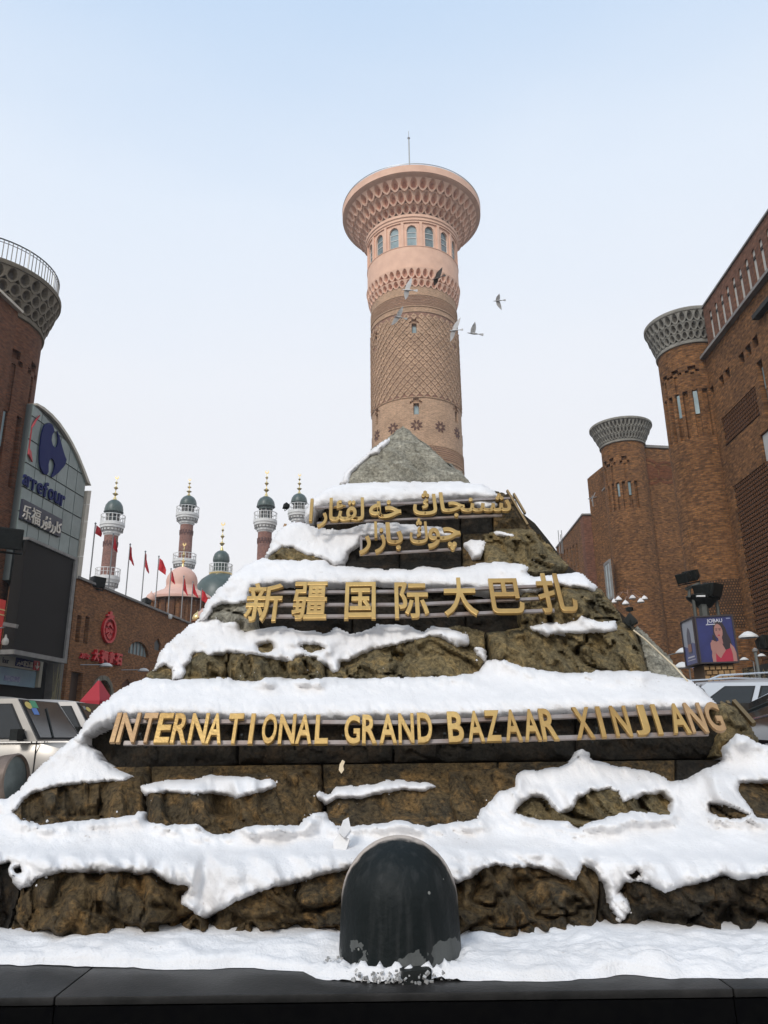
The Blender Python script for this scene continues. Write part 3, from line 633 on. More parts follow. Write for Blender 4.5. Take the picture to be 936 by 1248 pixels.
# ice shards stuck in the snow left of the bollard
ic = MB()
for px, py, w_, h_, a_ in ((415, 1028, 20, 18, .5), (421, 1008, 12, 20, -.2)):
    p = at(px, py, 2.56); k = 2.6/F
    q = [(-w_/2, -h_*.3), (w_*.1, -h_*.5), (w_*.55, -h_*.05), (w_*.1, h_*.5), (-w_*.35, h_*.3)]
    fr = [p+Vector((x*k*math.cos(a_)-y*k*math.sin(a_), (y*k)*.6, x*k*math.sin(a_)+y*k*math.cos(a_))) for x, y in q]
    bk = [v+Vector((0, .03, -.01)) for v in fr]
    ic.face(fr); ic.face(bk[::-1])
    for i in range(5): ic.face([fr[i], bk[i], bk[(i+1) % 5], fr[(i+1) % 5]])
o = ic.build('ice_shard', mat('ice', (.70, .68, .66), .3, col2=(.58, .57, .56), nscale=20)); tag(o, 'greyish ice shard stuck in the snow left of the black bollard', 'ice')
# small dried leaf stuck on the stone
lf = MB(); p = at(416, 935, 2.93); k = 2.95/F
pl_ = [(0, -7), (3, -3), (2, 1), (4, 6), (1, 8), (-2, 3), (-3, -3)]
fr = [p+Vector((x*k, 0, y*k)) for x, y in pl_]; bk = [v+Vector((0, .015, 0)) for v in fr]
lf.face(fr)
for i in range(len(fr)): lf.face([fr[i], bk[i], bk[(i+1) % len(fr)], fr[(i+1) % len(fr)]])
o = lf.build('dried_leaf', mat('pale_leaf', (.75, .62, .42), .7)); tag(o, 'small pale scrap stuck on the dark stone under the gold letter G', 'scrap')

# ------------------------------------------------------------------ lettering
GL = {}
def glyph_mesh(ch, bold=.02, ext=.10, bev=.012):
    key = (ch, bold, ext)
    if key in GL: return GL[key]
    cu = bpy.data.curves.new('glyph', 'FONT'); cu.body = ch; cu.offset = bold; cu.extrude = ext; cu.bevel_depth = bev; cu.bevel_resolution = 0; cu.resolution_u = 4
    o = bpy.data.objects.new('glyph', cu); COL.objects.link(o); bpy.context.view_layer.update()
    dg = bpy.context.evaluated_depsgraph_get(); me = bpy.data.meshes.new_from_object(o.evaluated_get(dg))
    V = np.array([v.co[:] for v in me.vertices]); Fc = [tuple(p.vertices) for p in me.polygons]
    bpy.data.objects.remove(o); bpy.data.curves.remove(cu); bpy.data.meshes.remove(me)
    mn, mx_ = V.min(0), V.max(0); GL[key] = (V, Fc, mn, mx_); return GL[key]
def put(pl, ch, pxl, pxr, pt, pb, mt, parent, name='letter', bold=.02, thick=.022, off=0.0, bev=.012, label=None, bbox=None):
    """glyph(s) on plane pl with picture-box measurements taken at their mid-lines"""
    V, Fc, mn, mx_ = glyph_mesh(ch, bold, .10, bev)
    xm = (pxl+pxr)/2; ym = (pt+pb)/2
    s0, _ = pl.hit(pxl, ym); s1, _ = pl.hit(pxr, ym); _, z0 = pl.hit(xm, pb); _, z1 = pl.hit(xm, pt)
    if s0 > s1: s0, s1 = s1, s0; flip = True
    else: flip = False
    sc, _ = pl.hit(xm, ym)
    W_, H_ = s1-s0, z1-z0; lo, hi = (mn, mx_)
    X = (V[:, 0]-lo[0])/(hi[0]-lo[0])*W_; X = (sc-W_/2)+(W_-X if flip else X)
    Zc = (V[:, 1]-lo[1])/(hi[1]-lo[1])*H_+z0; O = (V[:, 2]-lo[2])/(hi[2]-lo[2])*thick+off
    off_ = np.array(wloc(parent)) if parent else 0
    P = np.array(pl.P)+X[:, None]*np.array(pl.d)+Zc[:, None]*np.array(pl.u)+O[:, None]*np.array(pl.n)-off_
    me = bpy.data.meshes.new(name); me.from_pydata(P.tolist(), [], Fc); me.update()
    b = bmesh.new(); b.from_mesh(me); bmesh.ops.recalc_face_normals(b, faces=b.faces); b.to_mesh(me); b.free()
    o = link(name, me, mt, parent)
    if label: o['label'] = label
    return o
def sign_plane(px, py, D, tilt): 
    return Slant(at(px, py, D), (1, 0, 0), (0, math.sin(rad(tilt)), math.cos(rad(tilt))))
# latin row
SL = sign_plane(500, 908, 2.875, 30)
es = thing('latin_lettering', at(500, 908, 2.875), 'row of gold capital letters reading INTERNATIONAL GRAND BAZAAR XINJIANG on the lowest panel', 'sign', 'gold lettering on the monument')
LET = [('I', 142.5, 6), ('N', 158, 22), ('T', 182, 17), ('E', 201, 18), ('R', 221, 19), ('N', 243, 21), ('A', 263, 19), ('T', 287, 18), ('I', 307.5, 5.5), ('O', 329, 18), ('N', 350.5, 20), ('A', 371, 20), ('L', 392.5, 16),
       ('G', 429.5, 19), ('R', 450.5, 18), ('A', 473, 21), ('N', 495, 19), ('D', 517.5, 18), ('B', 555, 19), ('A', 579, 20), ('Z', 600, 19), ('A', 624, 20), ('A', 647, 20), ('R', 668, 20),
       ('X', 710, 22), ('I', 731.5, 5.5), ('N', 756, 20), ('J', 780, 17), ('I', 799.5, 5.5), ('A', 825.5, 21), ('N', 847, 20), ('G', 869, 19)]
def topbot(x):
    tx = [142, 310, 429, 555, 667, 755, 868]; return np.interp(x, tx, [871, 872, 874, 869.5, 866, 862.5, 858]), np.interp(x, tx, [907, 909, 909, 907, 904, 900, 894])
for ch, xc, w_ in LET:
    t, b_ = topbot(xc)
    put(SL, ch, xc-w_/2, xc+w_/2, t, b_, M_goldrefl if (xc < 190 or xc > 838) else M_gold, es, bold=.014, thick=.016, label=None)
def rail(pl, x0, y0, x1, y1, r, parent, off=-.012):
    a = pl.hit(x0, y0); b = pl.hit(x1, y1); mb = MB(); A = pl.pt(*a, off); B = pl.pt(*b, off)
    dv = (B-A); L = dv.length; M_ = Matrix((pl.d, pl.u, pl.n)).transposed(); an = math.atan2(b[1]-a[1], b[0]-a[0])
    mb.box((A+B)/2, (L, r*2, r*1.2), M=M_ @ Matrix.Rotation(an, 3, 'Z')); return mb.build('rail', M_rail, parent)
for y0, y1, y2 in ((877, 879, 864.5), (904, 903, 892)):
    for (xa, ya), (xb, yb) in (((150, y0), (500, y1)), ((500, y1), (864, y2))):
        rail(SL, xa, ya, xb, yb, .008, es)
br = MB()
for x in range(170, 860, 62):
    t, b_ = topbot(x); s_, z_ = SL.hit(x, (t+b_)/2+8); br.box(SL.pt(s_, z_+.01, -.05), (.008, .008, .10), M=Matrix((SL.d, SL.u, SL.n)).transposed())
br.build('bracket', M_dark, es, kind='stuff')
# chinese row
SC_ = sign_plane(500, 757, 3.42, 31)
cs = thing('chinese_lettering', at(500, 757, 3.42), 'row of seven gold chinese characters on three rails on the middle panel', 'sign', 'gold lettering on the monument')
for ch, a, b_, t, bb in (('新', 300, 344, 713, 760), ('疆', 357, 399, 711.5, 757), ('国', 420.5, 458, 712, 757), ('际', 481, 522, 712, 756), ('大', 540, 581, 706.5, 753), ('巴', 597.5, 637, 707.5, 750), ('扎', 655, 700, 701, 749)):
    put(SC_, ch, a, b_, t, bb, M_gold, cs, bold=.006, thick=.017, name='character')
for ys_ in ((720.5, 719, 712), (735.5, 735, 727), (749.5, 749, 742)):
    rail(SC_, 316, ys_[0], 500, ys_[1], .0085, cs); rail(SC_, 500, ys_[1], 676, ys_[2], .0085, cs)
# arabic rows
SA = sign_plane(500, 640, 3.84, 31)
as_ = thing('arabic_lettering', at(500, 640, 3.84), 'two short rows of gold arabic-script words on the top panel', 'sign', 'gold lettering on the monument')
W1a = '\uFE8E\uFEA0\uFEE8\uFBE9\uFEB7'; 
put(SA, '\uFBD3', 503, 532, 600.5, 630, M_gold, as_, 'word', bold=.006, thick=.017)
put(SA, W1a, 536, 622, 602, 632, M_gold, as_, 'word', bold=.006, thick=.017)
put(SA, '\uFEEA\uFEA7', 450, 489, 612, 634, M_gold, as_, 'word', bold=.006, thick=.017)
put(SA, '\uFE8E\uFE8C\uFED8\uFEDF', 401, 444, 609, 637, M_gold, as_, 'word', bold=.006, thick=.017)
put(SA, '\uFEAD', 387, 399, 627, 645, M_gold, as_, 'word', bold=.006, thick=.017)
put(SA, '\uFE8D', 377.5, 382, 611, 638, M_gold, as_, 'word', bold=.012, thick=.022)
put(SA, '\uFEEE\uFB7C', 521, 562, 645, 673, M_gold, as_, 'word', bold=.006, thick=.017)
put(SA, '\uFBD3', 499, 521, 634, 665, M_gold, as_, 'word', bold=.006, thick=.017)
put(SA, '\uFE8E\uFE91', 470, 491, 639, 672, M_gold, as_, 'word', bold=.006, thick=.017)
put(SA, '\uFEAF', 457, 470, 646, 677, M_gold, as_, 'word', bold=.006, thick=.017)
put(SA, '\uFE8D', 456, 460, 639, 659, M_gold, as_, 'word', bold=.012, thick=.022)
put(SA, '\uFEAD', 438, 452, 655, 678, M_gold, as_, 'word', bold=.006, thick=.017)
rail(SA, 384, 617, 622, 605.5, .0075, as_); rail(SA, 386, 636, 612, 626, .0075, as_)
rail(SA, 440, 655, 560, 652, .007, as_); rail(SA, 438, 674, 562, 667, .007, as_); rail(SA, 440, 652, 440.2, 675, .006, as_)
# letters of the side faces that show past the corners
def side_letters(parent, specs, mt, name='side_letter'):
    for pts in specs:
        mb = MB()
        for (x0, y0, x1, y1, D0, D1, wd) in pts:
            a = at(x0, y0, D0); b = at(x1, y1, D1); dv = (b-a)
            xx = dv.normalized(); yy = Vector((0, 1, 0)); zz = xx.cross(yy).normalized(); yy = zz.cross(xx)
            mb.box((a+b)/2, (dv.length, .022, wd*.8), M=Matrix((xx, yy, zz)).transposed())
        mb.build(name, mt, parent)
side_letters(as_, [[(618, 598, 643, 640, 4.02, 3.96, .014)], [(626, 602, 640, 626, 4.16, 4.12, .014)], [(625, 614, 632, 640, 4.1, 4.06, .012)]], mat('bronze_edge', (.20, .14, .07), .4, .6))
side_letters(es, [[(894, 855, 919, 883, 3.2, 3.1, .020)], [(886, 856, 906, 884, 3.3, 3.2, .016)], [(879, 857, 890, 862, 3.4, 3.36, .012)]], MATS['bronze_edge'])
side_letters(as_, [[(344, 652, 348, 640, 4.05, 4.1, .02)]], M_goldrefl)
# conduit pipe and black spotlight on the right edge
cd = MB(); cd.tube([at(772, 768, 3.44), at(786, 779, 3.42), at(798, 790, 3.42), at(812, 803, 3.40), at(822, 812, 3.38), at(838, 830, 3.30)], .004)
o = cd.build('conduit', mat('pale_conduit', (.62, .52, .36), .5), None, smooth=50); tag(o, 'thin pale conduit pipe running down the right rock edge below the black spotlight', 'pipe')
def spotlight(c, d, s, label, mt=M_dark, glassmat=M_dark, name='floodlight', group=None):
    t = thing(name, c, label, 'floodlight', group); d = Vector(d).normalized(); c = Vector(c)
    a = d.cross(Vector((0, 0, 1))).normalized(); b = a.cross(d)*-1; M_ = Matrix((a, d, b)).transposed()
    hb = MB(); f0 = [c+M_ @ Vector(p)*s for p in ((-.5, .3, -.38), (.5, .3, -.38), (.36, -.35, -.24), (-.36, -.35, -.24), (-.5, .3, .38), (.5, .3, .38), (.36, -.35, .24), (-.36, -.35, .24))]
    hb.hexa(f0); bevelled(hb, 'housing', mt, t, off=s*.06)
    g_ = MB(); g_.box(c+d*s*.31, (s*.86, s*.03, s*.62), M=M_); g_.build('lens', glassmat, t)
    y = MB(); y.tube([c+a*s*.54, c+a*s*.54-Vector((0, 0, s*.5)), c-a*s*.54-Vector((0, 0, s*.5)), c-a*s*.54], s*.045, 6); y.build('bracket', mt, t, smooth=50)
    return t
spotlight(at(768, 757, 3.5), (.6, -.2, .5), .075, 'small black spotlight clamped to the right edge of the rock monument')
spotlight(at(349, 617, 4.25), (-.7, -.4, .2), .045, 'small black spotlight at the left end of the arabic letters')
# round lamp low on the left
t = thing('round_floodlight', at(16, 975, 3.1), 'round brown floodlight with a pale glass at the bottom left beside the snow', 'floodlight')
lc = at(9, 952, 3.1); lb = MB(); ax_ = Vector((.985, -.06, .05)).normalized(); a = ax_.cross(Vector((0, 0, 1))).normalized(); b = a.cross(ax_)
def ringlathe(mb, c, ax, prof, n=28, sq=1.0):
    a = ax.cross(Vector((0, 0, 1))).normalized(); b = a.cross(ax)
    for (r0, h0), (r1, h1) in zip(prof[:-1], prof[1:]):
        for k in range(n):
            t0 = 2*math.pi*k/n; t1 = 2*math.pi*(k+1)/n
            P = lambda r, h, t: c+ax*h+a*(r*math.cos(t))+b*(r*math.sin(t)*sq)
            q = [P(r0, h0, t0), P(r0, h0, t1), P(r1, h1, t1), P(r1, h1, t0)]
            if r0 < 1e-6: q = q[1:]
            if r1 < 1e-6: q = q[:3]
            mb.face(q)
ringlathe(lb, lc, ax_, [(.0, -.16), (.05, -.155), (.085, -.08), (.098, -.02), (.102, .035), (.096, .04), (.09, .03)]); lb.build('housing', mat('brown_lamp_metal', (.20, .15, .12), .45, .3, col2=(.12, .09, .07), nscale=20), t, smooth=40)
lg = MB(); ringlathe(lg, lc, ax_, [(.091, .028), (.06, .034), (.0, .038)]); lg.build('lens', mat('frosty_lens', (.16, .18, .17), .25, col2=(.10, .115, .11), nscale=9), t, smooth=True)
ls = MB(); ls.tube([lc-Vector((0, 0, .09)), lc-Vector((0, 0, .3))], .02); ls.build('stand', M_dark, t)
# dirty snow heap left behind
X_ = np.linspace(-2.6, -1.2, 40); Y_ = np.linspace(2.6, 4.2, 40); gx, gy = np.meshgrid(X_, Y_, indexing='ij')
hz = .80+.19*np.exp(-((gx+1.75)/.35)**2-((gy-3.3)/.5)**2)+fbm(gx*7, gy*7, 5, 4)*.05+np.abs(fbm(gx*18, gy*18, 6, 3))*.03
hz = np.where((gx < -2.5) | (gx > -1.25) | (gy > 4.15) | (gy < 2.65), 0, hz)
ii = np.arange(1600).reshape(40, 40); Q = np.stack([ii[:-1, :-1].ravel(), ii[1:, :-1].ravel(), ii[1:, 1:].ravel(), ii[:-1, 1:].ravel()], 1)
o = mk('snow', np.stack([gx.ravel(), gy.ravel(), hz.ravel()], 1), Q, M_dirty); tag(o, 'heap of dirty snow under the round floodlight at bottom left', 'snow', kind='stuff')

# ------------------------------------------------------------------ granite ledge, its snow, and the bollard
ZL = .652
led = thing('granite_ledge', (0, 2.2, 0), 'dark granite kerb ledge with joints running along the bottom in front of the rocks', 'ledge')
YF = at(468, 1210, 1.0); YF = (ZL-1.2)/(YF.z-1.2)      # front edge distance
jx = [-3.2, at(68, 1200, YF).x, at(893, 1200, YF).x, 3.2]
for i in range(3):
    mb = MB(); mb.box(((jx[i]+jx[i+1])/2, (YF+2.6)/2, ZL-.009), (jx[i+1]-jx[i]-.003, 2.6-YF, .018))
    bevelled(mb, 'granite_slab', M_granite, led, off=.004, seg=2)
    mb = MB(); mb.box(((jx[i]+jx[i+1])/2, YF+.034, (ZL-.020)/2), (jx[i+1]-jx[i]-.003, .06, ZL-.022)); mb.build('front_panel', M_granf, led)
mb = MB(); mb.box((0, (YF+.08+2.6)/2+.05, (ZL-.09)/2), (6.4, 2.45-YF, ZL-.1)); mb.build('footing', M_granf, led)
# snow on the ledge: a heightfield in plan
def zsol(px, py, z): d = ray(px, py); tt = (z-1.2)/d.z; return EYE+d*tt
front = [(-60, 1177), (67, 1177), (205, 1182), (308, 1180.5), (369, 1184.6), (385, 1193), (420, 1196), (460, 1198), (511, 1196), (587, 1196), (679, 1196), (775, 1188), (816, 1193), (867, 1193), (1000, 1193)]
FX = [zsol(a, b, ZL) for a, b in front]; fx = np.array([p.x for p in FX]); fy = np.array([p.y for p in FX])
topl = [(-60, 1146), (0, 1146), (77, 1145), (123, 1138.5), (159, 1137), (218, 1141), (323, 1138.5), (415, 1141), (557, 1140), (581, 1140), (617, 1151), (671, 1137), (698, 1134), (745, 1139), (849, 1137), (866, 1147), (911, 1150), (925, 1146), (1000, 1146)]
TX = []
for a, b in topl:
    p = at(a, b, 2.40); TX.append((p.x, p.z-ZL))
tx_ = np.array([p[0] for p in TX]); tz_ = np.array([p[1] for p in TX])
nx, ny = 420, 70
gx = np.linspace(-1.9, 1.9, nx)[:, None]*np.ones((1, ny)); vv = np.linspace(0, 1, ny)[None, :]*np.ones((nx, 1))
f_ = np.interp(gx, fx, fy)+fbm(gx*20, gx*0+3, 3, 3)*.010; gy = f_+(2.62-f_)*vv
top = np.interp(gx, tx_, tz_); dist = gy-f_
edge = np.sqrt(np.clip(1-(1-np.clip(dist/.035, 0, 1))**2, 0, 1))
hgt = (np.maximum(top, .012)*.62+.016)*edge+np.clip((gy-2.12)/.26, 0, 1)*(top*.38)
lum = fbm(gx*7, gy*9, 71, 4)*.020+fbm(gx*25, gy*25, 72, 3)*.006
right = np.clip((gx-.2)/.4, 0, 1)
lum = lum+right*np.abs(fbm(gx*11, gy*16, 73, 3))*.030*np.exp(-((dist-.10)/.11)**2)
hgt = hgt+lum*edge*np.clip(1-(gy-2.3)/.1, .1, 1)
bx, by = at(487, 1110, 2.17).x, 2.18
db = np.sqrt((gx-bx)**2+(gy-by)**2); 
rub = np.clip(1-np.abs(db-.165)/.07, 0, 1)*np.clip((by-gy)/.1, 0, 1)*(gx < bx+.2)
hgt = hgt*(1-.75*np.clip(1-(db-.14)/.05, 0, 1)*np.clip((by-.02-gy)/.05, 0, 1))+rub*np.abs(fbm(gx*45, gy*45, 74, 3))*.035
ii = np.arange(nx*ny).reshape(nx, ny); Q = np.stack([ii[:-1, :-1].ravel(), ii[1:, :-1].ravel(), ii[1:, 1:].ravel(), ii[:-1, 1:].ravel()], 1)
V = np.stack([gx.ravel(), gy.ravel(), (ZL+.001+hgt).ravel()], 1)
V, Q = with_skirt(V, Q, 0.0); o = mk('snow', V, Q, M_snow); tag(o, 'trampled snow lying along the granite ledge around the bollard', 'snow', kind='stuff')
# icy rubble at the bollard's foot
rb = MB(); rng = random.Random(3)
for i in range(420):
    an = rng.uniform(-2.9, -.5); rr = rng.uniform(.150, .205); s = rng.uniform(.0025, .0075)
    c = Vector((bx+rr*math.cos(an), by+rr*math.sin(an), ZL+rng.uniform(.0, .022)))
    M_ = Matrix.Rotation(rng.uniform(0, 6), 3, (rng.random(), rng.random(), rng.random()+.1)); rb.box(c, (s, s*rng.uniform(.6, 1.6), s*rng.uniform(.5, 1.2)), M=M_)
o = rb.build('ice_crumbs', mat('grey_ice_crumbs', (.50, .49, .47), .6, col2=(.13, .13, .125), nscale=30), kind='stuff'); tag(o, 'grey icy crumbs at the foot of the black bollard', 'ice')
# bollard
bt = thing('bollard', (bx, by, ZL), 'black domed bollard with chipped paint and frosted rim standing on the granite ledge', 'bollard')
Rb = .152; ztop = at(487, 1018, by).z-ZL
prof = [(Rb*1.045, 0), (Rb*1.04, .03), (Rb*1.01, ztop-Rb*1.06)]
for k in range(1, 15):
    a = k/14*math.pi/2; prof.append((Rb*1.01*math.cos(a), ztop-Rb*1.06+Rb*1.06*math.sin(a)))
prof[-1] = (0, ztop)
mb = MB(); mb.lathe((bx, by, ZL), prof, 64)
bm_ = bpy.data.materials.new('bollard_paint'); bm_.use_nodes = True; nt = bm_.node_tree; b = nt.nodes['Principled BSDF']
tc = nt.nodes.new('ShaderNodeTexCoord'); sp = nt.nodes.new('ShaderNodeSeparateXYZ'); nt.links.new(tc.outputs['Object'], sp.inputs[0])
def N_(t, **k):
    n = nt.nodes.new(t)
    for a, v in k.items():
        if a in n.inputs: n.inputs[a].default_value = v
        else: setattr(n, a, v)
    return n
n1 = N_('ShaderNodeTexNoise', Scale=11.0, Detail=5.0); nt.links.new(tc.outputs['Object'], n1.inputs['Vector'])
n2 = N_('ShaderNodeTexNoise', Scale=60.0, Detail=6.0); nt.links.new(tc.outputs['Object'], n2.inputs['Vector'])
# worn primer near the foot: height falls, noise islands
s1 = N_('ShaderNodeMath', operation='MULTIPLY_ADD'); s1.inputs[1].default_value = -3.4; s1.inputs[2].default_value = .30; nt.links.new(sp.outputs['Z'], s1.inputs[0])
s2 = N_('ShaderNodeMath', operation='ADD'); nt.links.new(s1.outputs[0], s2.inputs[0]); nt.links.new(n1.outputs['Fac'], s2.inputs[1])
s3 = N_('ShaderNodeMath', operation='GREATER_THAN'); s3.inputs[1].default_value = .66; nt.links.new(s2.outputs[0], s3.inputs[0])
# frost cap: top of the dome, ragged lower border
n4 = N_('ShaderNodeTexNoise', Scale=26.0, Detail=4.0); nt.links.new(tc.outputs['Object'], n4.inputs['Vector'])
yy = N_('ShaderNodeMath', operation='MULTIPLY_ADD'); yy.inputs[1].default_value = 1.15; yy.inputs[1].default_value = 1.0; yy.inputs[2].default_value = 0.0; nt.links.new(sp.outputs['Y'], yy.inputs[0])
t1 = N_('ShaderNodeMath', operation='MULTIPLY_ADD'); t1.inputs[1].default_value = .045; nt.links.new(n4.outputs['Fac'], t1.inputs[0]); nt.links.new(yy.outputs[0], t1.inputs[2])
t2 = N_('ShaderNodeMapRange'); t2.inputs['From Min'].default_value = -.022; t2.inputs['From Max'].default_value = -.006; nt.links.new(t1.outputs[0], t2.inputs['Value']); zf = N_('ShaderNodeMapRange'); zf.inputs['From Min'].default_value = .13; zf.inputs['From Max'].default_value = .20; nt.links.new(sp.outputs['Z'], zf.inputs['Value']); t3 = N_('ShaderNodeMath', operation='MULTIPLY'); nt.links.new(t2.outputs[0], t3.inputs[0]); nt.links.new(zf.outputs[0], t3.inputs[1])
m1 = N_('ShaderNodeMix', data_type='RGBA'); m1.inputs[6].default_value = (.006, .009, .009, 1); m1.inputs[7].default_value = (.10, .105, .10, 1); nt.links.new(s3.outputs[0], m1.inputs[0])
m2 = N_('ShaderNodeMix', data_type='RGBA'); nt.links.new(m1.outputs[2], m2.inputs[6]); m2.inputs[7].default_value = (.50, .43, .37, 1); nt.links.new(t3.outputs[0], m2.inputs[0])
v1 = N_('ShaderNodeTexVoronoi', Scale=26.0); nt.links.new(tc.outputs['Object'], v1.inputs['Vector'])
v2 = N_('ShaderNodeMath', operation='LESS_THAN'); v2.inputs[1].default_value = .10; nt.links.new(v1.outputs['Distance'], v2.inputs[0])
vm = N_('ShaderNodeMath', operation='MULTIPLY'); nt.links.new(v2.outputs[0], vm.inputs[0])
vr = N_('ShaderNodeMath', operation='GREATER_THAN'); vr.inputs[1].default_value = .72; nt.links.new(v1.outputs['Color'], vr.inputs[0]); nt.links.new(vr.outputs[0], vm.inputs[1])
m3 = N_('ShaderNodeMix', data_type='RGBA'); nt.links.new(m2.outputs[2], m3.inputs[6]); m3.inputs[7].default_value = (.22, .22, .20, 1); nt.links.new(vm.outputs[0], m3.inputs[0])
mp_ = N_('ShaderNodeMapping'); mp_.inputs['Scale'].default_value = (1, 1, .12); nt.links.new(tc.outputs['Object'], mp_.inputs[0]); n9 = N_('ShaderNodeTexNoise', Scale=45.0, Detail=6.0); nt.links.new(mp_.outputs[0], n9.inputs['Vector'])
r9 = N_('ShaderNodeMapRange'); r9.inputs['From Min'].default_value = .50; r9.inputs['From Max'].default_value = .78; r9.inputs['To Max'].default_value = .5; nt.links.new(n9.outputs['Fac'], r9.inputs['Value'])
m4 = N_('ShaderNodeMix', data_type='RGBA'); nt.links.new(r9.outputs[0], m4.inputs[0]); nt.links.new(m3.outputs[2], m4.inputs[6]); m4.inputs[7].default_value = (.045, .046, .045, 1)
nt.links.new(m4.outputs[2], b.inputs['Base Color']); b.inputs['Specular IOR Level'].default_value = .2
rr_ = N_('ShaderNodeMapRange'); rr_.inputs['To Min'].default_value = .42; rr_.inputs['To Max'].default_value = .7; nt.links.new(n1.outputs['Fac'], rr_.inputs['Value']); nt.links.new(rr_.outputs[0], b.inputs['Roughness'])
bp = N_('ShaderNodeBump', Distance=.002); nt.links.new(n2.outputs['Fac'], bp.inputs['Height']); nt.links.new(bp.outputs[0], b.inputs['Normal'])
mb.build('post', bm_, bt, smooth=40)
mb = MB(); mb.box((bx+.03, by-.165, ZL+.012), (.07, .05, .03), rz=.3); mb.build('foot_plate', M_dark, bt)
# ------------------------------------------------------------------ niche cornices (muqarnas), turrets, tower
def niche_mesh(r0, r1, h, dth, depth, frame_t=.0):
    """one hooded cell of a stalactite cornice, axis at origin, facing +X, z 0..h"""
    mb = MB()
    rr = lambda t: r0+(r1-r0)*(t**1.15 if t > 0 else 0)
    P = lambda a, t, d=0.0: Vector(((rr(t)-d)*math.cos(a*dth), (rr(t)-d)*math.sin(a*dth), t*h))
    outl = [(-.5, .98), (0, 1.0), (.5, .98), (.5, .34), (.26, .10), (0, 0), (-.26, .10), (-.5, .34)]
    half = [(0, .93), (.22, .82), (.35, .62), (.37, .42), (.25, .24)]
    opn = half+[(0, .16)]+[(-x, y) for x, y in half[:0:-1]]
    tri = tessellate_polygon([[Vector((a, b, 0)) for a, b in outl], [Vector((a, b, 0)) for a, b in opn]])
    al = outl+opn
    for t in tri: mb.face([P(*al[i]) for i in t])
    for i in range(len(outl)):
        a, b = outl[i], outl[(i+1) % len(outl)]; mb.face([P(*a), P(*b), P(*b, depth*1.1), P(*a, depth*1.1)])
    cen = (0, .5); inn = [(a*.62, .5+(b-.5)*.7) for a, b in opn]
    k = len(opn)
    for i in range(k):
        a, b, c, d = opn[i], opn[(i+1) % k], inn[(i+1) % k], inn[i]
        mb.face([P(*a), P(*b), P(*c, depth*.8), P(*d, depth*.8)]); mb.face([P(*d, depth*.8), P(*c, depth*.8), P(*cen, depth)])
    return mb.mesh('niche')
def cornice(parent, c, rows, n, mt, mtb, single=True, arc=None, depthk=.55):
    """rows: list of (z0, z1, r_bottom, r_top)"""
    loc = Vector((c[0], c[1], 0))-wloc(parent)
    fa = math.atan2(-c[1], -c[0])
    joined = MB()
    for i, (z0, z1, r0, r1) in enumerate(rows):
        dth = 2*math.pi/n; dep = min(depthk*r1*dth, .8)
        me = niche_mesh(r0, r1, z1-z0, dth, dep); me.materials.append(mt)
        for k in range(n):
            a = (k+.5*(i % 2))*dth; da = (a-fa+math.pi) % (2*math.pi)-math.pi
            if arc and abs(da) > arc: continue
            if single: link('niche', me, None, parent, loc=loc+Vector((0, 0, z0-0)), rz=a)
            else:
                M_ = Matrix.Rotation(a, 3, 'Z')
                for p in me.polygons: joined.face([M_ @ me.vertices[v].co+Vector((c[0], c[1], z0)) for v in p.vertices])
    if not single: joined.build('niche_rows', mt, parent, kind='stuff')
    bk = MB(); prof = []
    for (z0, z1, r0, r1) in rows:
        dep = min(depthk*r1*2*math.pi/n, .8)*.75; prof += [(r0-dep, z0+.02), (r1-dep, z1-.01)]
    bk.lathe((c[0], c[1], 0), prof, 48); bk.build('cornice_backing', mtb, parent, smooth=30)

def zp(px, py, Y): return at(px, py, Y).z

# ---- the tall round tower in the middle
TD_ = 85.0; taz = rad(2.80); TC = (TD_*math.sin(taz), TD_*math.cos(taz))
tw = thing('observation_tower', (TC[0], TC[1], 0), 'tall round pale brick observation tower with flared pink stalactite crown behind the monument', 'tower')
RS, RD, RR = 5.5, 5.95, 9.25
Z = lambda py, r: zp(503+(py-200)*.02, py, TC[1]-r)
zt = {k: Z(*v) for k, v in dict(top=(200, RR), b0=(209, RR), m1=(262, 6.3), dr0=(326, RD), m2=(350, RS), lat1=(360, RS), lat0=(373, RS), di1=(381, RS), di0=(484, RS), ro=(518, RS), lo1=(543, RS), lo0=(560, RS)).items()}
ZB = 0.0
P = cylmap(TC, RS)
wins = []   # recess list (t0,t1,z0,z1,d)
def slotwin(tc_, zc, s=1.0):
    w = .12
    wins.append((tc_-.055*s, tc_+.055*s, zc-.75*s, zc+.55*s, .45)); wins.append((tc_-.09*s, tc_+.09*s, zc+.62*s, zc+.9*s, .25)); wins.append((tc_-.055*s, tc_+.055*s, zc+.9*s, zc+1.15*s, .25)); wins.append((tc_-.12*s, tc_-.09*s, zc+.5*s, zc+.78*s, .25)); wins.append((tc_+.09*s, tc_+.12*s, zc+.5*s, zc+.78*s, .25))
zw1 = Z(399, RS); zw2 = Z(497, RS)
for k in range(6):
    slotwin(k*math.pi/3, zw1); slotwin(k*math.pi/3, zw2, 1.1)
S = [2*math.pi*k/96-math.pi for k in range(97)]; Zs = [ZB, 20, zt['di0'], zt['di1'], zt['lat0'], zt['lat1'], zt['m2']+.2]
for t0, t1, z0, z1, d in wins:
    a = (t0+math.pi) % (2*math.pi)-math.pi; S += [a, a+(t1-t0)]; Zs += [z0, z1]
S = [s for s in S if -math.pi <= s <= math.pi]
def dep(t, z):
    for t0, t1, z0, z1, d in wins:
        for o in (0, -2*math.pi, 2*math.pi):
            if t0 < t+o < t1 and z0 < z < z1: return d
    return 0.0
mb = MB(); relief(mb, S, Zs, dep, P); mb.build('shaft', M_brickT, tw, smooth=30)
mb = MB()
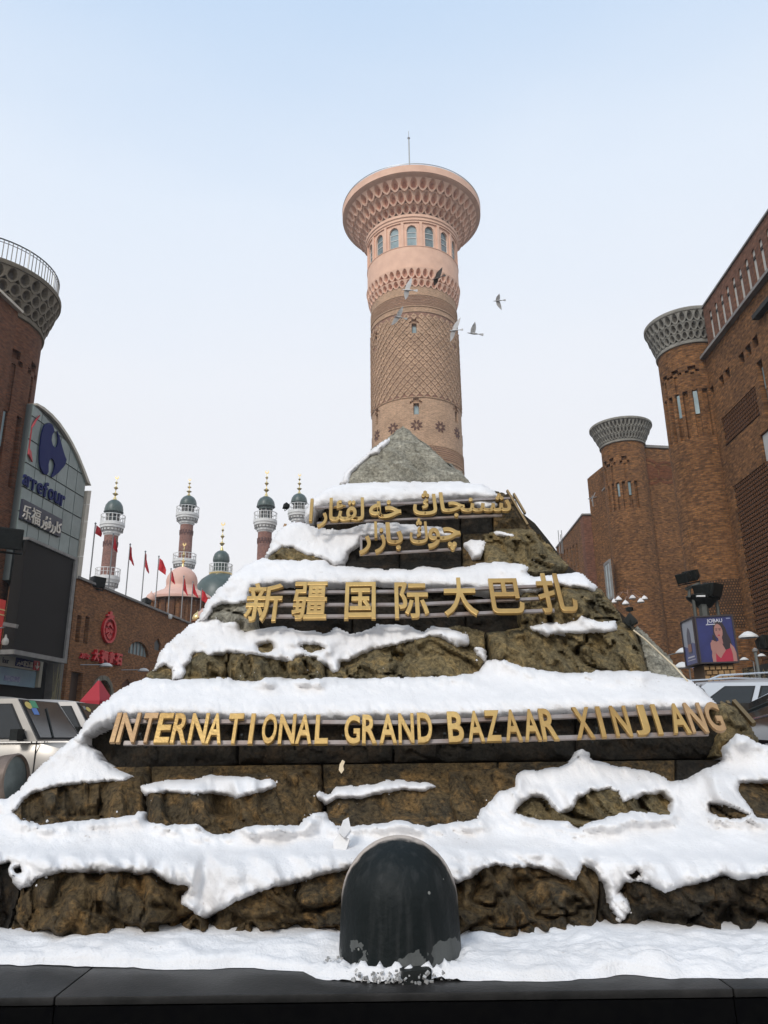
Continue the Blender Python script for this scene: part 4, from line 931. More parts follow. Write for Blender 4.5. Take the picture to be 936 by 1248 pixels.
for k in range(6):
    for zc, s in ((zw1, 1.0), (zw2, 1.1)):
        t = k*math.pi/3; mb = MB(); a = P(t-.05*s, zc-.72*s, .38); b = P(t+.05*s, zc-.72*s, .38); up = Vector((0, 0, 1.25*s))
        fr_ = [a, b, b+up*.75, (a+b)/2+up, a+up*.75]; mb.face(fr_); inw = (P(t, 0, .5)-P(t, 0, .38)); bk_ = [q+inw for q in fr_]
        for i in range(5): mb.face([fr_[i], bk_[i], bk_[(i+1) % 5], fr_[(i+1) % 5]])
        mb.build('window_pane', M_gpale, tw)
# diamond relief: small tilted brick plates in a net
dm = MB(); nd = 38; rows_d = 11; hz_ = (zt['di1']-zt['di0'])/(rows_d+.0)
for i in range(rows_d*2-1):
    zc = zt['di0']+hz_*(.5+i*.5)
    for k in range(nd):
        t = (k+.5*(i % 2))*2*math.pi/nd; t = (t+math.pi) % (2*math.pi)-math.pi
        if dep(t, zc) or dep(t, zc+.35) or dep(t, zc-.35) or dep(t, zc+.7): continue
        wd = math.pi/nd*.90; hh = hz_*.47
        T_, B_, L_, R_2 = P(t, zc+hh, -.02), P(t, zc-hh, -.16), P(t-wd, zc, -.07), P(t+wd, zc, -.07)
        b0, l0, r0 = P(t, zc-hh, .0), P(t-wd, zc, .0), P(t+wd, zc, .0)
        dm.face([T_, L_, B_, R_2], [(t*RS, zc+hh), ((t-wd)*RS, zc), (t*RS, zc-hh), ((t+wd)*RS, zc)])
        dm.face([L_, l0, b0, B_]); dm.face([B_, b0, r0, R_2])
        q = P(t, zc+hh*.25, -.12); dm.box(q, (.16, .10, .16), rz=math.atan2(q.y-TC[1], q.x-TC[0])-math.pi/2)
dm.build('diamond_brickwork', M_brickT, tw, kind='stuff')
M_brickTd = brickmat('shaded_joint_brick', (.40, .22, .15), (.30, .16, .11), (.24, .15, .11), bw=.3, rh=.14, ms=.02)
mb = MB()
for (za, zb_) in ((zt['lat0'], zt['lat1']), (zt['lo0'], zt['lo1'])):
    nn_ = 190; rows_ = 7; dz = (zb_-za)/rows_
    for i in range(rows_):
        for k in range(nn_):
            t = (k+.5*(i % 2))*2*math.pi/nn_; zc = za+(i+.5)*dz; q = P(t, zc, -.04)
            mb.box(q, (.10, .10, dz*.6), rz=math.atan2(q.y-TC[1], q.x-TC[0])-math.pi/2)
mb.build('lattice_brickwork', M_brickT, tw, kind='stuff')
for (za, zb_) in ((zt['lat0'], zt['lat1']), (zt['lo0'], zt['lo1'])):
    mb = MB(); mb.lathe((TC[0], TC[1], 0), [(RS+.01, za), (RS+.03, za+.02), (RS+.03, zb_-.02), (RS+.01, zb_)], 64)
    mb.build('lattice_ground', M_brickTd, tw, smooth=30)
for z_ in (zt['lat0']-.05, zt['lat1']+.02, zt['di0']-.05, zt['di1']+.1, zt['lo1'], zt['lo0']-.1):
    mb = MB(); mb.lathe((TC[0], TC[1], 0), [(RS, z_), (RS+.09, z_+.02), (RS+.09, z_+.14), (RS, z_+.16)], 64)
    mb.build('string_course', M_brickT, tw, smooth=30)
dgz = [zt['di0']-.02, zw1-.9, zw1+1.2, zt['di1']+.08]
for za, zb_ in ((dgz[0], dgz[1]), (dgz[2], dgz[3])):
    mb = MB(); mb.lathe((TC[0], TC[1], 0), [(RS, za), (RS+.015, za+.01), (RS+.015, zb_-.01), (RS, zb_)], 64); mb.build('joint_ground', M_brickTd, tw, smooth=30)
# rosettes: eight-petal brick flowers
for k in range(12):
    t0_ = k*math.pi/6; mb = MB(); zc = zt['ro']
    for j in range(8):
        a = j*math.pi/4+math.pi/8; ca, sa = math.cos(a), math.sin(a)
        def Q(r, w, o): return P(t0_+(r*ca-w*sa)/RS, zc+r*sa+w*ca, -o)
        ring = [(.16, 0), (.34, -.13), (.62, -.10), (.74, 0), (.62, .10), (.34, .13)]
        fr_ = [Q(r, w, .05) for r, w in ring]; bk_ = [Q(r, w, -.02) for r, w in ring]; mb.face(fr_)
        for i in range(6): mb.face([fr_[i], bk_[i], bk_[(i+1) % 6], fr_[(i+1) % 6]])
    mb.build('rosette', mat('recess_shade_brick', (.13, .065, .045), .85), tw)  # petals stand for recesses, their shade painted as a dark colour
# lower stalactite band, drum, crown
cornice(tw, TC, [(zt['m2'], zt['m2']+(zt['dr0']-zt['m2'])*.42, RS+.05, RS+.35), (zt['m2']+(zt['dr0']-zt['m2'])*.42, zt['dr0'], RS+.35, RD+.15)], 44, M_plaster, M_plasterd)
z0, z1 = zt['dr0'], zt['m1']
zw_a, zw_b = Z(299, RD), Z(273.5, RD)
nb = 16; fa = None
class CylPl:
    def __init__(s, c, r): s.Pm = cylmap(c, r); s.r = r
    def pt(s, a, z, o=0.0): return s.Pm(a/s.r, z, -o)
cp = CylPl(TC, RD); bw_ = 2*math.pi*RD/nb
for k in range(nb):
    sc = k*bw_; hole = arch(sc, zw_a, 1.28, zw_b-zw_a, 5)
    zr0 = zw_a-.05; zr1 = zw_b+.35
    sub_ = 4; outer = [(sc-bw_/2+bw_*i/sub_, zr0) for i in range(sub_+1)]+[(sc+bw_/2-bw_*i/sub_, zr1) for i in range(sub_+1)]
    mb = MB(); slab(mb, cp, outer, -.35, -.10, [hole]); mb.build('window_bay', M_plaster, tw)
    mb = MB(); slab(mb, cp, hole, -.40, -.34); w_ = mb.build('window', M_glass if k % 3 else M_gpale, tw)
    mb = MB()
    for a_, b_ in (((sc-.62, zw_a), (sc-.56, zw_a+2.2)), ((sc+.56, zw_a), (sc+.62, zw_a+2.2)), ((sc-.6, zw_a), (sc+.6, zw_a+.08)), ((sc-.6, zw_a+(zw_b-zw_a)*.42), (sc+.6, zw_a+(zw_b-zw_a)*.42+.07)), ((sc-.6, zw_a+(zw_b-zw_a)*.68), (sc+.6, zw_a+(zw_b-zw_a)*.68+.06))):
        slab(mb, cp, [(a_[0], a_[1]), (b_[0], a_[1]), (b_[0], b_[1]), (a_[0], b_[1])], -.33, -.28)
    mb.build('frame', M_white, w_)
    mb = MB(); slab(mb, cp, rect(sc+bw_/2-.17, sc+bw_/2+.17, zr0, zr1), -.2, .05); mb.build('pilaster', M_plaster, tw)
mb = MB(); mb.lathe((TC[0], TC[1], 0), [(RD-.3, z0-.05), (RD+.12, z0), (RD+.12, z0+.1), (RD, z0+.15), (RD, zw_a-.12), (RD+.06, zw_a-.1), (RD+.06, zw_a-.04), (RD-.3, zw_a-.03)], 96); mb.build('drum_base', M_plaster, tw, smooth=30)
mb = MB(); mb.lathe((TC[0], TC[1], 0), [(RD-.4, zw_b+.33), (RD+.05, zw_b+.34), (RD+.05, zw_b+.55), (RD+.16, zw_b+.6), (RD+.16, zw_b+.9), (RD+.28, zw_b+1.0), (RD+.28, z1+.25)], 96); mb.build('drum_ring', M_plaster, tw, smooth=30)
zb0 = zt['b0']; hC = zb0-z1
cornice(tw, TC, [(Z(261, 6.2), Z(246.5, 6.95), 6.2, 6.95), (Z(248.5, 7.0), Z(230, 7.85), 7.0, 7.85), (Z(232, 7.9), Z(213.5, 8.8), 7.9, 8.8)], 44, M_plaster, M_plasterd)
mb = MB(); mb.lathe((TC[0], TC[1], 0), [(7.6, Z(216, 8.7)), (8.75, Z(214.5, 8.8)), (RR-.12, zb0-.05), (RR-.1, zb0), (RR, zb0+.02), (RR+.03, zt['top']-.1), (RR-.1, zt['top']), (RR-1.2, zt['top']), (RR-1.3, zt['top']-.4), (0, zt['top']-.4)], 96); mb.build('crown_rim', M_plaster, tw, smooth=30)
mb = MB(); mb.lathe((TC[0], TC[1], 0), [(RR+.035, zt['top']-.02), (RR+.05, zt['top']), (RR+.05, zt['top']+.1), (RR-.1, zt['top']+.12)], 96); mb.build('rim_flashing', M_steel, tw, smooth=30)
ct = at(499, 200, TC[1]); zmast = zp(499, 160, TC[1])
mb = MB(); mb.tube([(ct.x, TC[1], zt['top']-.4), (ct.x, TC[1], zmast-1.2)], .09); mb.tube([(ct.x, TC[1], zmast-1.3), (ct.x, TC[1], zmast)], .04); mb.lathe((ct.x, TC[1], zmast-1.2), [(0, -.2), (.2, 0), (0, .2)], 10)
mb.build('mast', M_steel, tw, smooth=50)
mb = MB()
for px in (495.5, 505):
    q = at(px, 199, TC[1]); mb.box((q.x, TC[1], zt['top']+2.8), (.7, .7, .9)); mb.box((q.x, TC[1], zt['top']+1.2), (.3, .3, 3.2))
mb.build('roof_equipment', M_white, tw)

# ---- brick turrets with grey stalactite caps
def turret(name, label, D, az, r, R, zrim_px, zcap0_px, n, slots, crosses, zs, bm, single=True, arc=2.2, caph=None, zfloor=0, group='round brick turrets with grey cornices', windows=(), M_cap=M_cap):
    c = (D*math.sin(rad(az)), D*math.cos(rad(az)))
    t = thing(name, (c[0], c[1], 0), label, 'turret', group)
    zc0, zc1 = zcap0_px, zrim_px
    P = cylmap(c, r); rec = []
    for a, w in slots: rec.append((a-w/2, a+w/2, zs[0], zs[1], .22))
    for a, w in crosses:
        rec.append((a-w*.22, a+w*.22, zs[1], zs[2], .10))
        h = (zs[3]-zs[2]); rec += [(a-w*.9, a-w*.35, zs[2], zs[2]+h*.4, .22), (a+w*.35, a+w*.9, zs[2], zs[2]+h*.4, .22), (a-w*.5, a+w*.5, zs[2]+h*.4, zs[2]+h, .22)]
    S = [math.pi*2*k/64-math.pi for k in range(65)]; Zs = [zfloor-1, zc0]
    for q in rec: S += [q[0], q[1]]; Zs += [q[2], q[3]]
    Zs += list(np.arange(2, zc0, 2.0))
    def dep(a, z):
        d = 0
        for q in rec:
            if q[0] < a < q[1] and q[2] < z < q[3]: d = max(d, q[4])
        return d
    mb = MB(); relief(mb, S, Zs, dep, P); mb.build('shaft', bm, t, smooth=30)
    for a, w in windows:
        mb = MB(); z0_ = zs[1]-(zs[1]-zs[0])*.5; p0, p1 = P(a-w/2, z0_, .15), P(a+w/2, z0_, .15); up = Vector((0, 0, zs[1]-z0_-.05))
        mb.face([p0, p1, p1+up, p0+up]); iw = P(a, 0, .2)-P(a, 0, .15)
        mb.face([p0, p0+up, p0+up+iw, p0+iw]); mb.face([p1, p1+up, p1+up+iw, p1+iw]); mb.build('window_pane', M_gpale, t)
    h = zc1-zc0; dr = R-r
    rows = [(zc0+h*.10, zc0+h*.36, r+dr*.12, r+dr*.34), (zc0+h*.33, zc0+h*.62, r+dr*.36, r+dr*.62), (zc0+h*.58, zc0+h*.92, r+dr*.64, r+dr*.92)]
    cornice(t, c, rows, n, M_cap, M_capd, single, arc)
    mb = MB(); mb.lathe((c[0], c[1], 0), [(r-.05, zc0-h*.02), (r+dr*.14, zc0), (r+dr*.16, zc0+h*.05), (r+dr*.06, zc0+h*.07), (r+dr*.06, zc0+h*.12)], 64)
    mb.lathe((c[0], c[1], 0), [(r+dr*.5, zc0+h*.90), (R-.02, zc0+h*.90), (R, zc0+h*.92), (R, zc1), (R-.5, zc1), (0, zc1-.1)], 64); mb.build('cap_ring', M_cap, t, smooth=30)
    return t, c, P
# right near turret
DA, azA = 45.0, 24.6; rA, RA = 1.82, 2.42
YA = DA*math.cos(rad(azA))-rA
zA = lambda px, py: zp(px, py, YA)
tA, cA, PA = turret('brick_turret', 'tall round brick turret with grey honeycomb cornice joined to the big right building', DA, azA, rA, RA, zp(785, 405, 41.5), zA(842, 417), 34,
    [(a, .17) for a in (-1.12, -.83, -.55, -.28, .02, .32)], [(-.98, .26), (-.52, .24), (.02, .24)], (zA(830, 531), zA(840, 473), zA(840, 452), zA(840, 444)), M_brickR, windows=[(-.55, .14), (.02, .14)])
# right far turret
DB, azB = 61.0, 18.95
YB = DB*math.cos(rad(azB))-1.7; zB = lambda px, py: zp(px, py, YB)
tB, cB, PB = turret('brick_turret', 'farther round brick turret with grey honeycomb cornice standing free above a lower flat wall', DB, azB, 1.72, 2.52, zp(719, 521, 57.5), zB(757, 537), 46,
    [(a, .15) for a in (-.95, -.65, -.40, -.13, .13, .42)], [(-1.05, .26), (-.6, .24), (.02, .24)], (zB(757, 619), zB(757, 586), zB(757, 564), zB(757, 555)), M_brickR, single=False, windows=[(-.40, .12), (.13, .12)])
# left near turret
DL, azL = 42.0, 31.3; rL = DL*math.sin(rad(4.2)); RL = DL*math.sin(rad(5.22))
cL = (-DL*math.sin(rad(azL)), DL*math.cos(rad(azL))); YL = cL[1]-rL*.6
zL = lambda px, py: zp(px, py, YL+.9)
tL, cL, PL_ = turret('brick_turret', 'round red brick turret with grey honeycomb cornice and roof railing at the left edge', DL, -azL, rL, RL, zp(77, 352, cL[1]-.2), zL(40, 392), 34,
    [(a, .13) for a in (.28, .56, .88, 1.2)], [(.6, .2), (1.1, .2)], (zL(30, 590), zL(30, 503), zL(30, 447), zL(30, 430)), M_brickL, windows=[(.56, .10)], M_cap=M_capL)
# railing on top of the left turret
rl = thing('roof_railing', (cL[0], cL[1], 0), 'curved dark metal railing with vertical bars on top of the left turret', 'railing')
zr = zp(77, 352, cL[1]-.2); Pr = cylmap(cL, RL-.25); hr = 1.25
def arcpts(a0, a1, z, n=24): return [Pr(a0+(a1-a0)*i/n, z, 0) for i in range(n+1)]
A0, A1 = -1.2, 1.62
for z_, r_ in ((zr+hr, .035), (zr+hr-.18, .018), (zr+.12, .022)):
    mb = MB(); mb.tube(arcpts(A0, A1, z_), r_, 6); mb.build('rail', M_dark, rl, smooth=50)
bar = MB(); bar.box((0, 0, hr/2), (.034, .034, hr)); bme = bar.mesh('baluster'); bme.materials.append(M_trim)
pst = MB(); pst.box((0, 0, hr/2+.03), (.06, .06, hr+.06)); pme = pst.mesh('post'); pme.materials.append(M_steel)
for k in range(46):
    a = A0+(A1-A0)*k/45; q = Pr(a, zr, 0)-Vector((cL[0], cL[1], 0))
    link('post' if k % 9 == 0 else 'baluster', pme if k % 9 == 0 else bme, None, rl, loc=q)

# ------------------------------------------------------------------ big right building
PR = Plane(18.82, 39.1, 1.6)      # its long facade; s grows away from the viewer
rbd = thing('brick_building', (24, 33, 0), 'huge brick building on the right with slit windows, parapet of narrow lancets and perforated panels', 'building')
def hs(px, py): return PR.hit(px, py)
s_end = 0.0; zpar1 = PR.hit(861, 375)[1]; zpar1 = (zpar1+PR.hit(936, 269)[1])/2; ztrim = (PR.hit(858, 440)[1]+PR.hit(936, 340)[1])/2
sq_z0, sq_z1 = None, None
holes = []; rec = []
def hrect(cx, cy, w, h, d=.3, lst=rec):    # rectangle centred on a picture point, metres
    s, z = hs(cx, cy); lst.append((s-w/2, s+w/2, z-h/2, z+h/2, d))
for cx, cy in ((867.5, 477.5), (879.3, 464.5), (886.7, 456), (903.8, 437.5), (912, 427.5), (920.5, 417)): hrect(cx, cy, .55, .62, .35)
for k, (cx, cy) in enumerate([(872.5, 397), (879, 387), (885.5, 377), (893, 367.5), (900.5, 357), (908, 346), (916, 335), (925, 322), (935, 308), (947, 292)]): pass
panels = []
pa = [hs(880, 510), hs(920, 470), hs(925, 505), hs(884, 545)]; panels.append((min(p[0] for p in pa), max(p[0] for p in pa), min(pa[3][1], pa[2][1]), (pa[0][1]+pa[1][1])/2))
pb = [hs(893, 592), hs(936, 562), hs(912, 700)]; panels.append((hs(936, 562)[0]-2.5, pb[0][0], 3.2, (pb[0][1]+pb[1][1])/2))
for p in panels: rec.append((p[0], p[1], p[2], p[3], .16))
wz = hs(930, 470); rec.append((wz[0]-.28, wz[0]+.28, wz[1]-1.6, wz[1]+1.35, .35))
wz2 = hs(935, 547); rec.append((wz2[0]-.5, wz2[0]+.5, wz2[1]-.9, wz2[1]+.9, .2))
Ss = [s_end, -32]+list(np.arange(-32, 0, 1.0)); Zs = [-1, ztrim]+list(np.arange(0, ztrim, 2.0))
for q in rec: Ss += [q[0], q[1]]; Zs += [q[2], q[3]]
def Pm(s, z, d): return PR.pt(s, z, -d)
Pm.us = 1.0
def depR(s, z):
    d = 0.0
    for q in rec:
        if q[0] < s < q[1] and q[2] < z < q[3]: d = max(d, q[4])
    return d
mb = MB(); relief(mb, Ss, Zs, depR, Pm)
mb.face([PR.pt(0, -1), PR.pt(0, -1, -8), PR.pt(0, ztrim, -8), PR.pt(0, ztrim)], [(0, -1), (8, -1), (8, ztrim), (0, ztrim)])
mb.face([PR.pt(0, ztrim), PR.pt(0, ztrim, -8), PR.pt(-32, ztrim, -8), PR.pt(-32, ztrim)])
mb.build('wall', M_brickR, rbd)
# perforated panels: headers standing out of the recess
for p in panels:
    mb = MB(); stp = .21; ns = int((p[1]-p[0])/stp); nz_ = min(int((p[3]-p[2])/.22), 48)
    for i in range(ns):
        for j in range(nz_):
            s = p[0]+(i+.5+(.5 if j % 2 else 0)*.8)*(p[1]-p[0])/ns; z = p[3]-(j+.5)*.22
            if s > p[1]-.08: continue
            a = PR.pt(s-.055, z-.075, -.15); b = PR.pt(s+.055, z-.075, -.15); f1, f2 = PR.pt(s-.055, z-.075, -.03), PR.pt(s+.055, z-.075, -.03); u = Vector((0, 0, .17))
            mb.face([f1, f2, f2+u, f1+u], [(0, 0), (.2, 0), (.2, .1), (0, .1)]); mb.face([a, f1, f1+u, a+u], [(0, 0), (.2, 0), (.2, .1), (0, .1)]); mb.face([f2, b, b+u, f2+u], [(0, 0), (.2, 0), (.2, .1), (0, .1)]); mb.face([f1+u, f2+u, b+u, a+u], [(0, 0), (.2, 0), (.2, .1), (0, .1)])
    mb.build('pierced_brick_panel', M_brickD, rbd, kind='stuff')
# window strips
def pane(pl, q, o, mt, parent, name='window_pane'):
    mb = MB(); slab(mb, pl, rect(q[0], q[1], q[2], q[3]), o-.05, o); return mb.build(name, mt, parent)
pane(PR, (wz[0]-.26, wz[0]+.26, wz[1]-1.55, wz[1]-.1), -.25, M_glass, rbd); pane(PR, (wz[0]-.26, wz[0]+.26, wz[1]-.05, wz[1]+1.1), -.22, M_gpale, rbd)
pane(PR, (wz2[0]-.45, wz2[0]+.45, wz2[1]-.85, wz2[1]+.85), -.1, mat('pale_panel', (.45, .45, .43), .5), rbd, 'vent_panel')
mb = MB(); slab(mb, PR, rect(-32, .25, ztrim, ztrim+.16), -.1, .30); mb.build('string_course', M_trim, rbd)
s_pe = hs(861, 375)[0]
# parapet storey, set a little forward, with narrow lancet windows
lan = []
for cx, cy in [(872.5, 396), (879.5, 386), (886.3, 376.5), (893.5, 367), (901, 356), (908.8, 345), (917, 333), (925.5, 321)]:
    s, z = hs(cx, cy); lan.append(s)
d_l = (lan[0]-lan[-1])/(len(lan)-1); lan = [lan[0]-k*d_l for k in range(16)]
zl = hs(893.5, 367)[1]
hl = [arch(s, zl-.85, .34, 1.75, 3) for s in lan]
PR2 = Plane(PR.P.x, PR.P.y, 1.6)
mb = MB(); slab(mb, PR2, rect(-32, s_pe, ztrim+.16, zpar1), -.35, .22, hl)
mb.face([PR2.pt(s_pe, ztrim+.16, -.35), PR2.pt(s_pe, ztrim+.16, -6), PR2.pt(s_pe, zpar1, -6), PR2.pt(s_pe, zpar1, -.35)], [(0, 0), (6, 0), (6, 2), (0, 2)])
mb.build('parapet_wall', brickmat('parapet_brick', (.22, .10, .06), (.15, .065, .04), (.15, .10, .07), bw=.3, rh=.11, ms=.012), rbd)
mb = MB(); slab(mb, PR2, rect(-32, s_pe+.1, zpar1, zpar1+.1), -.5, .3); mb.build('coping', M_trim, rbd)
for s in lan:
    mb = MB(); slab(mb, PR2, arch(s, zl-.85, .36, 1.75, 3), -.3, .15); w_ = mb.build('lancet_window', mat('pale_lancet', (.52, .50, .45), .6), rbd)
    mb = MB(); slab(mb, PR2, rect(s-.12, s+.12, zl+.35, zl+.5), .1, .2); mb.build('lancet_bar', M_dark, w_)
mb = MB(); a = hs(925, 388); slab(mb, PR, rect(a[0]-6, a[0], a[1]-.1, a[1]+.15), 0, .35); mb.build('ledge_canopy', M_dark, rbd)
# shop fascia at the foot of the right building, with gold lettering strokes
fz = PR.hit(930, 812)[1]
fs = thing('shop_fascia', PR.pt(-6, 0, .3), 'black shop fascia with rows of dim gold characters at the foot of the right building', 'sign')
f0 = PR.hit(894, 830)[0]
mb = MB(); slab(mb, PR, rect(-14, f0, -.5, fz), .02, .5); mb.build('fascia_board', M_dark, fs)
rng = random.Random(11); ch_m = mat('dim_gold_paint', (.16, .12, .06), .5)
for i, ch in enumerate('雷莲珠宝金行'):
    x = 900+i*7.2
    try: put(Plane(*(PR.pt(0, 0, .5).x, PR.pt(0, 0, .5).y), 1.6), ch, x, x+6, 815+i*.2-1, 829+i*.2, ch_m, fs, 'character', bold=0, thick=.02, off=.01, bev=0)
    except Exception as ex: print(ex)

# ------------------------------------------------------------------ middle and far right buildings
mbd = thing('brick_building', (22, 58, 0), 'plain brick building with two faint round stains on its wall between the two right turrets', 'building')
PM = Plane(cB[0]+.2, cB[1]-.6, 81)
zm = PM.hit(795, 546)[1]; sR = PM.hit(815, 546)[0]
s0m = 0
mb = MB(); slab(mb, PM, rect(s0m, 9, -1, zm), -8, 0); mb.build('wall', M_brickR, mbd)
mb = MB(); slab(mb, PM, rect(PM.hit(768, 546)[0], 9.1, zm, zm+.22), -8.1, .12); mb.build('coping', M_trim, mbd)
for cx, cy, r_ in ((791, 575, 1.15), (812, 576, 1.0)):
    s, z = PM.hit(cx, cy); mb = MB(); Nn = 28
    ring = [(s+r_*math.cos(2*math.pi*k/Nn), z+r_*math.sin(2*math.pi*k/Nn)) for k in range(Nn)]; inn = [(s+r_*.78*math.cos(-2*math.pi*k/Nn), z+r_*.78*math.sin(-2*math.pi*k/Nn)) for k in range(Nn)]
    slab(mb, PM, ring, 0, .03, [inn]); slab(mb, PM, [(s+r_*.6*math.cos(2*math.pi*k/Nn), z+r_*.6*math.sin(2*math.pi*k/Nn)) for k in range(Nn)], 0, .025)
    mb.build('round_medallion', brickmat('stained_brick', (.20, .065, .025), (.13, .045, .018), (.12, .07, .04), bw=.3, rh=.11, ms=.012), mbd)
# window of the far turret's flank, and the lattice and sign beneath
# far blocks
cbl = thing('brick_building', (20, 62, 0), 'narrow brick building with small slit windows seen just left of the farther turret', 'building')
PD = Plane(at(736, 598, 62).x, 62, 0.5)
sD0, sD1 = PD.hit(745, 590)[0]-1.5, PD.hit(721, 615)[0]; zD = (PD.hit(736, 598)[1]+PD.hit(721, 615)[1])/2
recD = []
for cx, cy in ((730.5, 638), (735, 633.5), (739.5, 629), (743.5, 625)): s, z = PD.hit(cx, cy); recD.append((s-.2, s+.2, z-.35, z+.35, .3))
for cx, cy in ((731, 671), (735.5, 668), (740, 665)): s, z = PD.hit(cx, cy); recD.append((s-.22, s+.22, z-1.5, z+1.5, .3))
ww = PD.hit(742, 712)
def mkrelief(pl, s0, s1, z0, z1, recs, bm, parent, step=2.0, name='wall'):
    Ss = [s0, s1]+list(np.arange(s0, s1, step)); Zs = [z0, z1]+list(np.arange(z0, z1, step))
    for q in recs: Ss += [q[0], q[1]]; Zs += [q[2], q[3]]
    Ss = [s for s in Ss if s0 <= s <= s1]; Zs = [z for z in Zs if z0 <= z <= z1]
    def Pm(s, z, d): return pl.pt(s, z, -d)
    Pm.us = 1.0
    def dp(s, z):
        for q in recs:
            if q[0] < s < q[1] and q[2] < z < q[3]: return q[4]
        return 0.0
    mb = MB(); relief(mb, Ss, Zs, dp, Pm); return mb.build(name, bm, parent)
mkrelief(PD, sD0, sD1, -1, zD, recD, M_brickR, cbl)
mb = MB(); slab(mb, PD, rect(sD0, sD1, zD, zD+.15), -6, .08); mb.build('coping', M_trim, cbl)
for q in recD: pane(PD, q[:4], -.25, M_void, cbl, 'window')
mb = MB(); slab(mb, PD, rect(sD0+.3, sD1, -1, zD-.02), -2, -.4); mb.build('body', M_brickR, cbl)
# framed window at the turret foot
q = at(742, 708, YB+1.2); wf = MB(); pw = Plane(q.x+.1, q.y, 1.6)
cxs, czs = pw.hit(741, 707)
mb = MB(); slab(mb, pw, rect(cxs-.9, cxs+.9, czs-1.6, czs+1.5), -.12, .0, [rect(cxs-.7, cxs+.7, czs-1.4, czs+1.3)]); w_ = mb.build('window_frame', M_trim, cbl)
mb = MB(); slab(mb, pw, rect(cxs-.7, cxs+.7, czs-1.4, czs+1.3), -.10, -.04); mb.build('pane', M_glass, w_)
mb = MB(); slab(mb, pw, rect(cxs-.05, cxs+.05, czs-1.4, czs+1.3), -.04, -.01); mb.build('mullion', M_trim, w_)
dbl = thing('brick_building', (19, 70, 0), 'lowest and farthest brick block on the right with a row of tall narrow windows', 'building')
YC = 65.0; cC = at(710, 628, YC); PC = Plane(cC.x, cC.y, 1.4); zC = cC.z
sC1 = PC.hit(678, 668)[0]; recC = []
for cx, cy in ((685.5, 697), (689, 695), (692.6, 693), (696.4, 691), (700, 689), (704, 687)): s, z = PC.hit(cx, cy-6); recC.append((s-.28, s+.28, z-1.7, z+1.5, .3))
mkrelief(PC, 0, sC1, -1, zC, recC, M_brickR, dbl)
for q in recC: pane(PC, q[:4], -.25, M_glass, dbl, 'window')
PCf = Plane(cC.x, cC.y, 90); mb = MB(); slab(mb, PCf, rect(0.0, 6, -1, zC-.02), -1, 0); mb.build('end_wall', brickmat('end_brick', (.24, .10, .06), (.16, .065, .04), (.17, .11, .08), bw=.3, rh=.11), dbl)
mb = MB(); slab(mb, PC, rect(-.1, sC1, zC, zC+.14), -5, .08); mb.build('coping', M_trim, dbl)
mb = MB()
for px in (681.5, 684, 685.5): q = at(px, 663, 74); mb.tube([q-Vector((0, 0, 1.0)), q+Vector((0, 0, 1.0+.3*(px % 2)))], .04, 5)
o = mb.build('antenna', M_steel); tag(o, 'small cluster of thin antenna rods on the farthest right roof', 'antenna')
mb = MB(); q = at(722.5, 612, 63.5); mb.tube([q-Vector((0, 0, .4)), q+Vector((0, 0, .6))], .05, 5); mb.tube([q+Vector((-.4, 0, .3)), q+Vector((.4, 0, .5))], .04, 5); mb.tube([q+Vector((-.1, 0, .1)), q+Vector((.3, 0, .9))], .03, 5)
o = mb.build('antenna', M_steel); tag(o, 'small bent antenna on the roof corner left of the farther turret', 'antenna')
# lattice and sign board low on the middle wall
PM2 = Plane(PM.P.x, PM.P.y, 81)
s0, z1_ = PM.hit(773, 753); s1, z0_ = PM.hit(791, 763)
mb = MB(); slab(mb, PM, rect(s0, s1, z0_, z1_), 0, .02); la = mb.build('lattice_screen', M_void, mbd); mb = MB()
nL = 12
for k in range(-6, nL+6):
    for sg in (1, -1):
        x0 = s0+(s1-s0)*k/nL; dxx = (z1_-z0_)*1.0
        a_, b_ = (x0, z0_), (x0+sg*dxx, z1_)
        if min(a_[0], b_[0]) < s0-.01 or max(a_[0], b_[0]) > s1+.01: continue
        mb.tube([PM.pt(*a_, .06), PM.pt(*b_, .06)], .035, 4)
mb.build('lattice_bars', M_brickW, la, kind='stuff')
s0, z1_ = PM.hit(776, 766); s1, z0_ = PM.hit(794, 800)
sg = thing('sign_board', PM.pt(s0, 0, .3), 'pale sign board with a faint round emblem under the lattice on the middle brick wall', 'sign')
mb = MB(); slab(mb, PM, rect(s0, s1, z0_, z1_), .1, .3); mb.build('board', mat('faded_board', (.30, .32, .24), .6), sg)
mb = MB(); slab(mb, PM, rect(s0-.06, s1+.08, z1_, z1_+.14), .05, .36); mb.build('frame', M_trim, sg)
mb = MB(); cxs, czs = PM.hit(784, 778); slab(mb, PM, [(cxs+.45*math.cos(k*math.pi/10), czs+.45*math.sin(k*math.pi/10)) for k in range(20)], .3, .32, [[(cxs+.34*math.cos(-k*math.pi/10), czs+.34*math.sin(-k*math.pi/10)) for k in range(20)]]); mb.build('emblem_ring', mat('faded_pink', (.34, .2, .18), .6), sg)
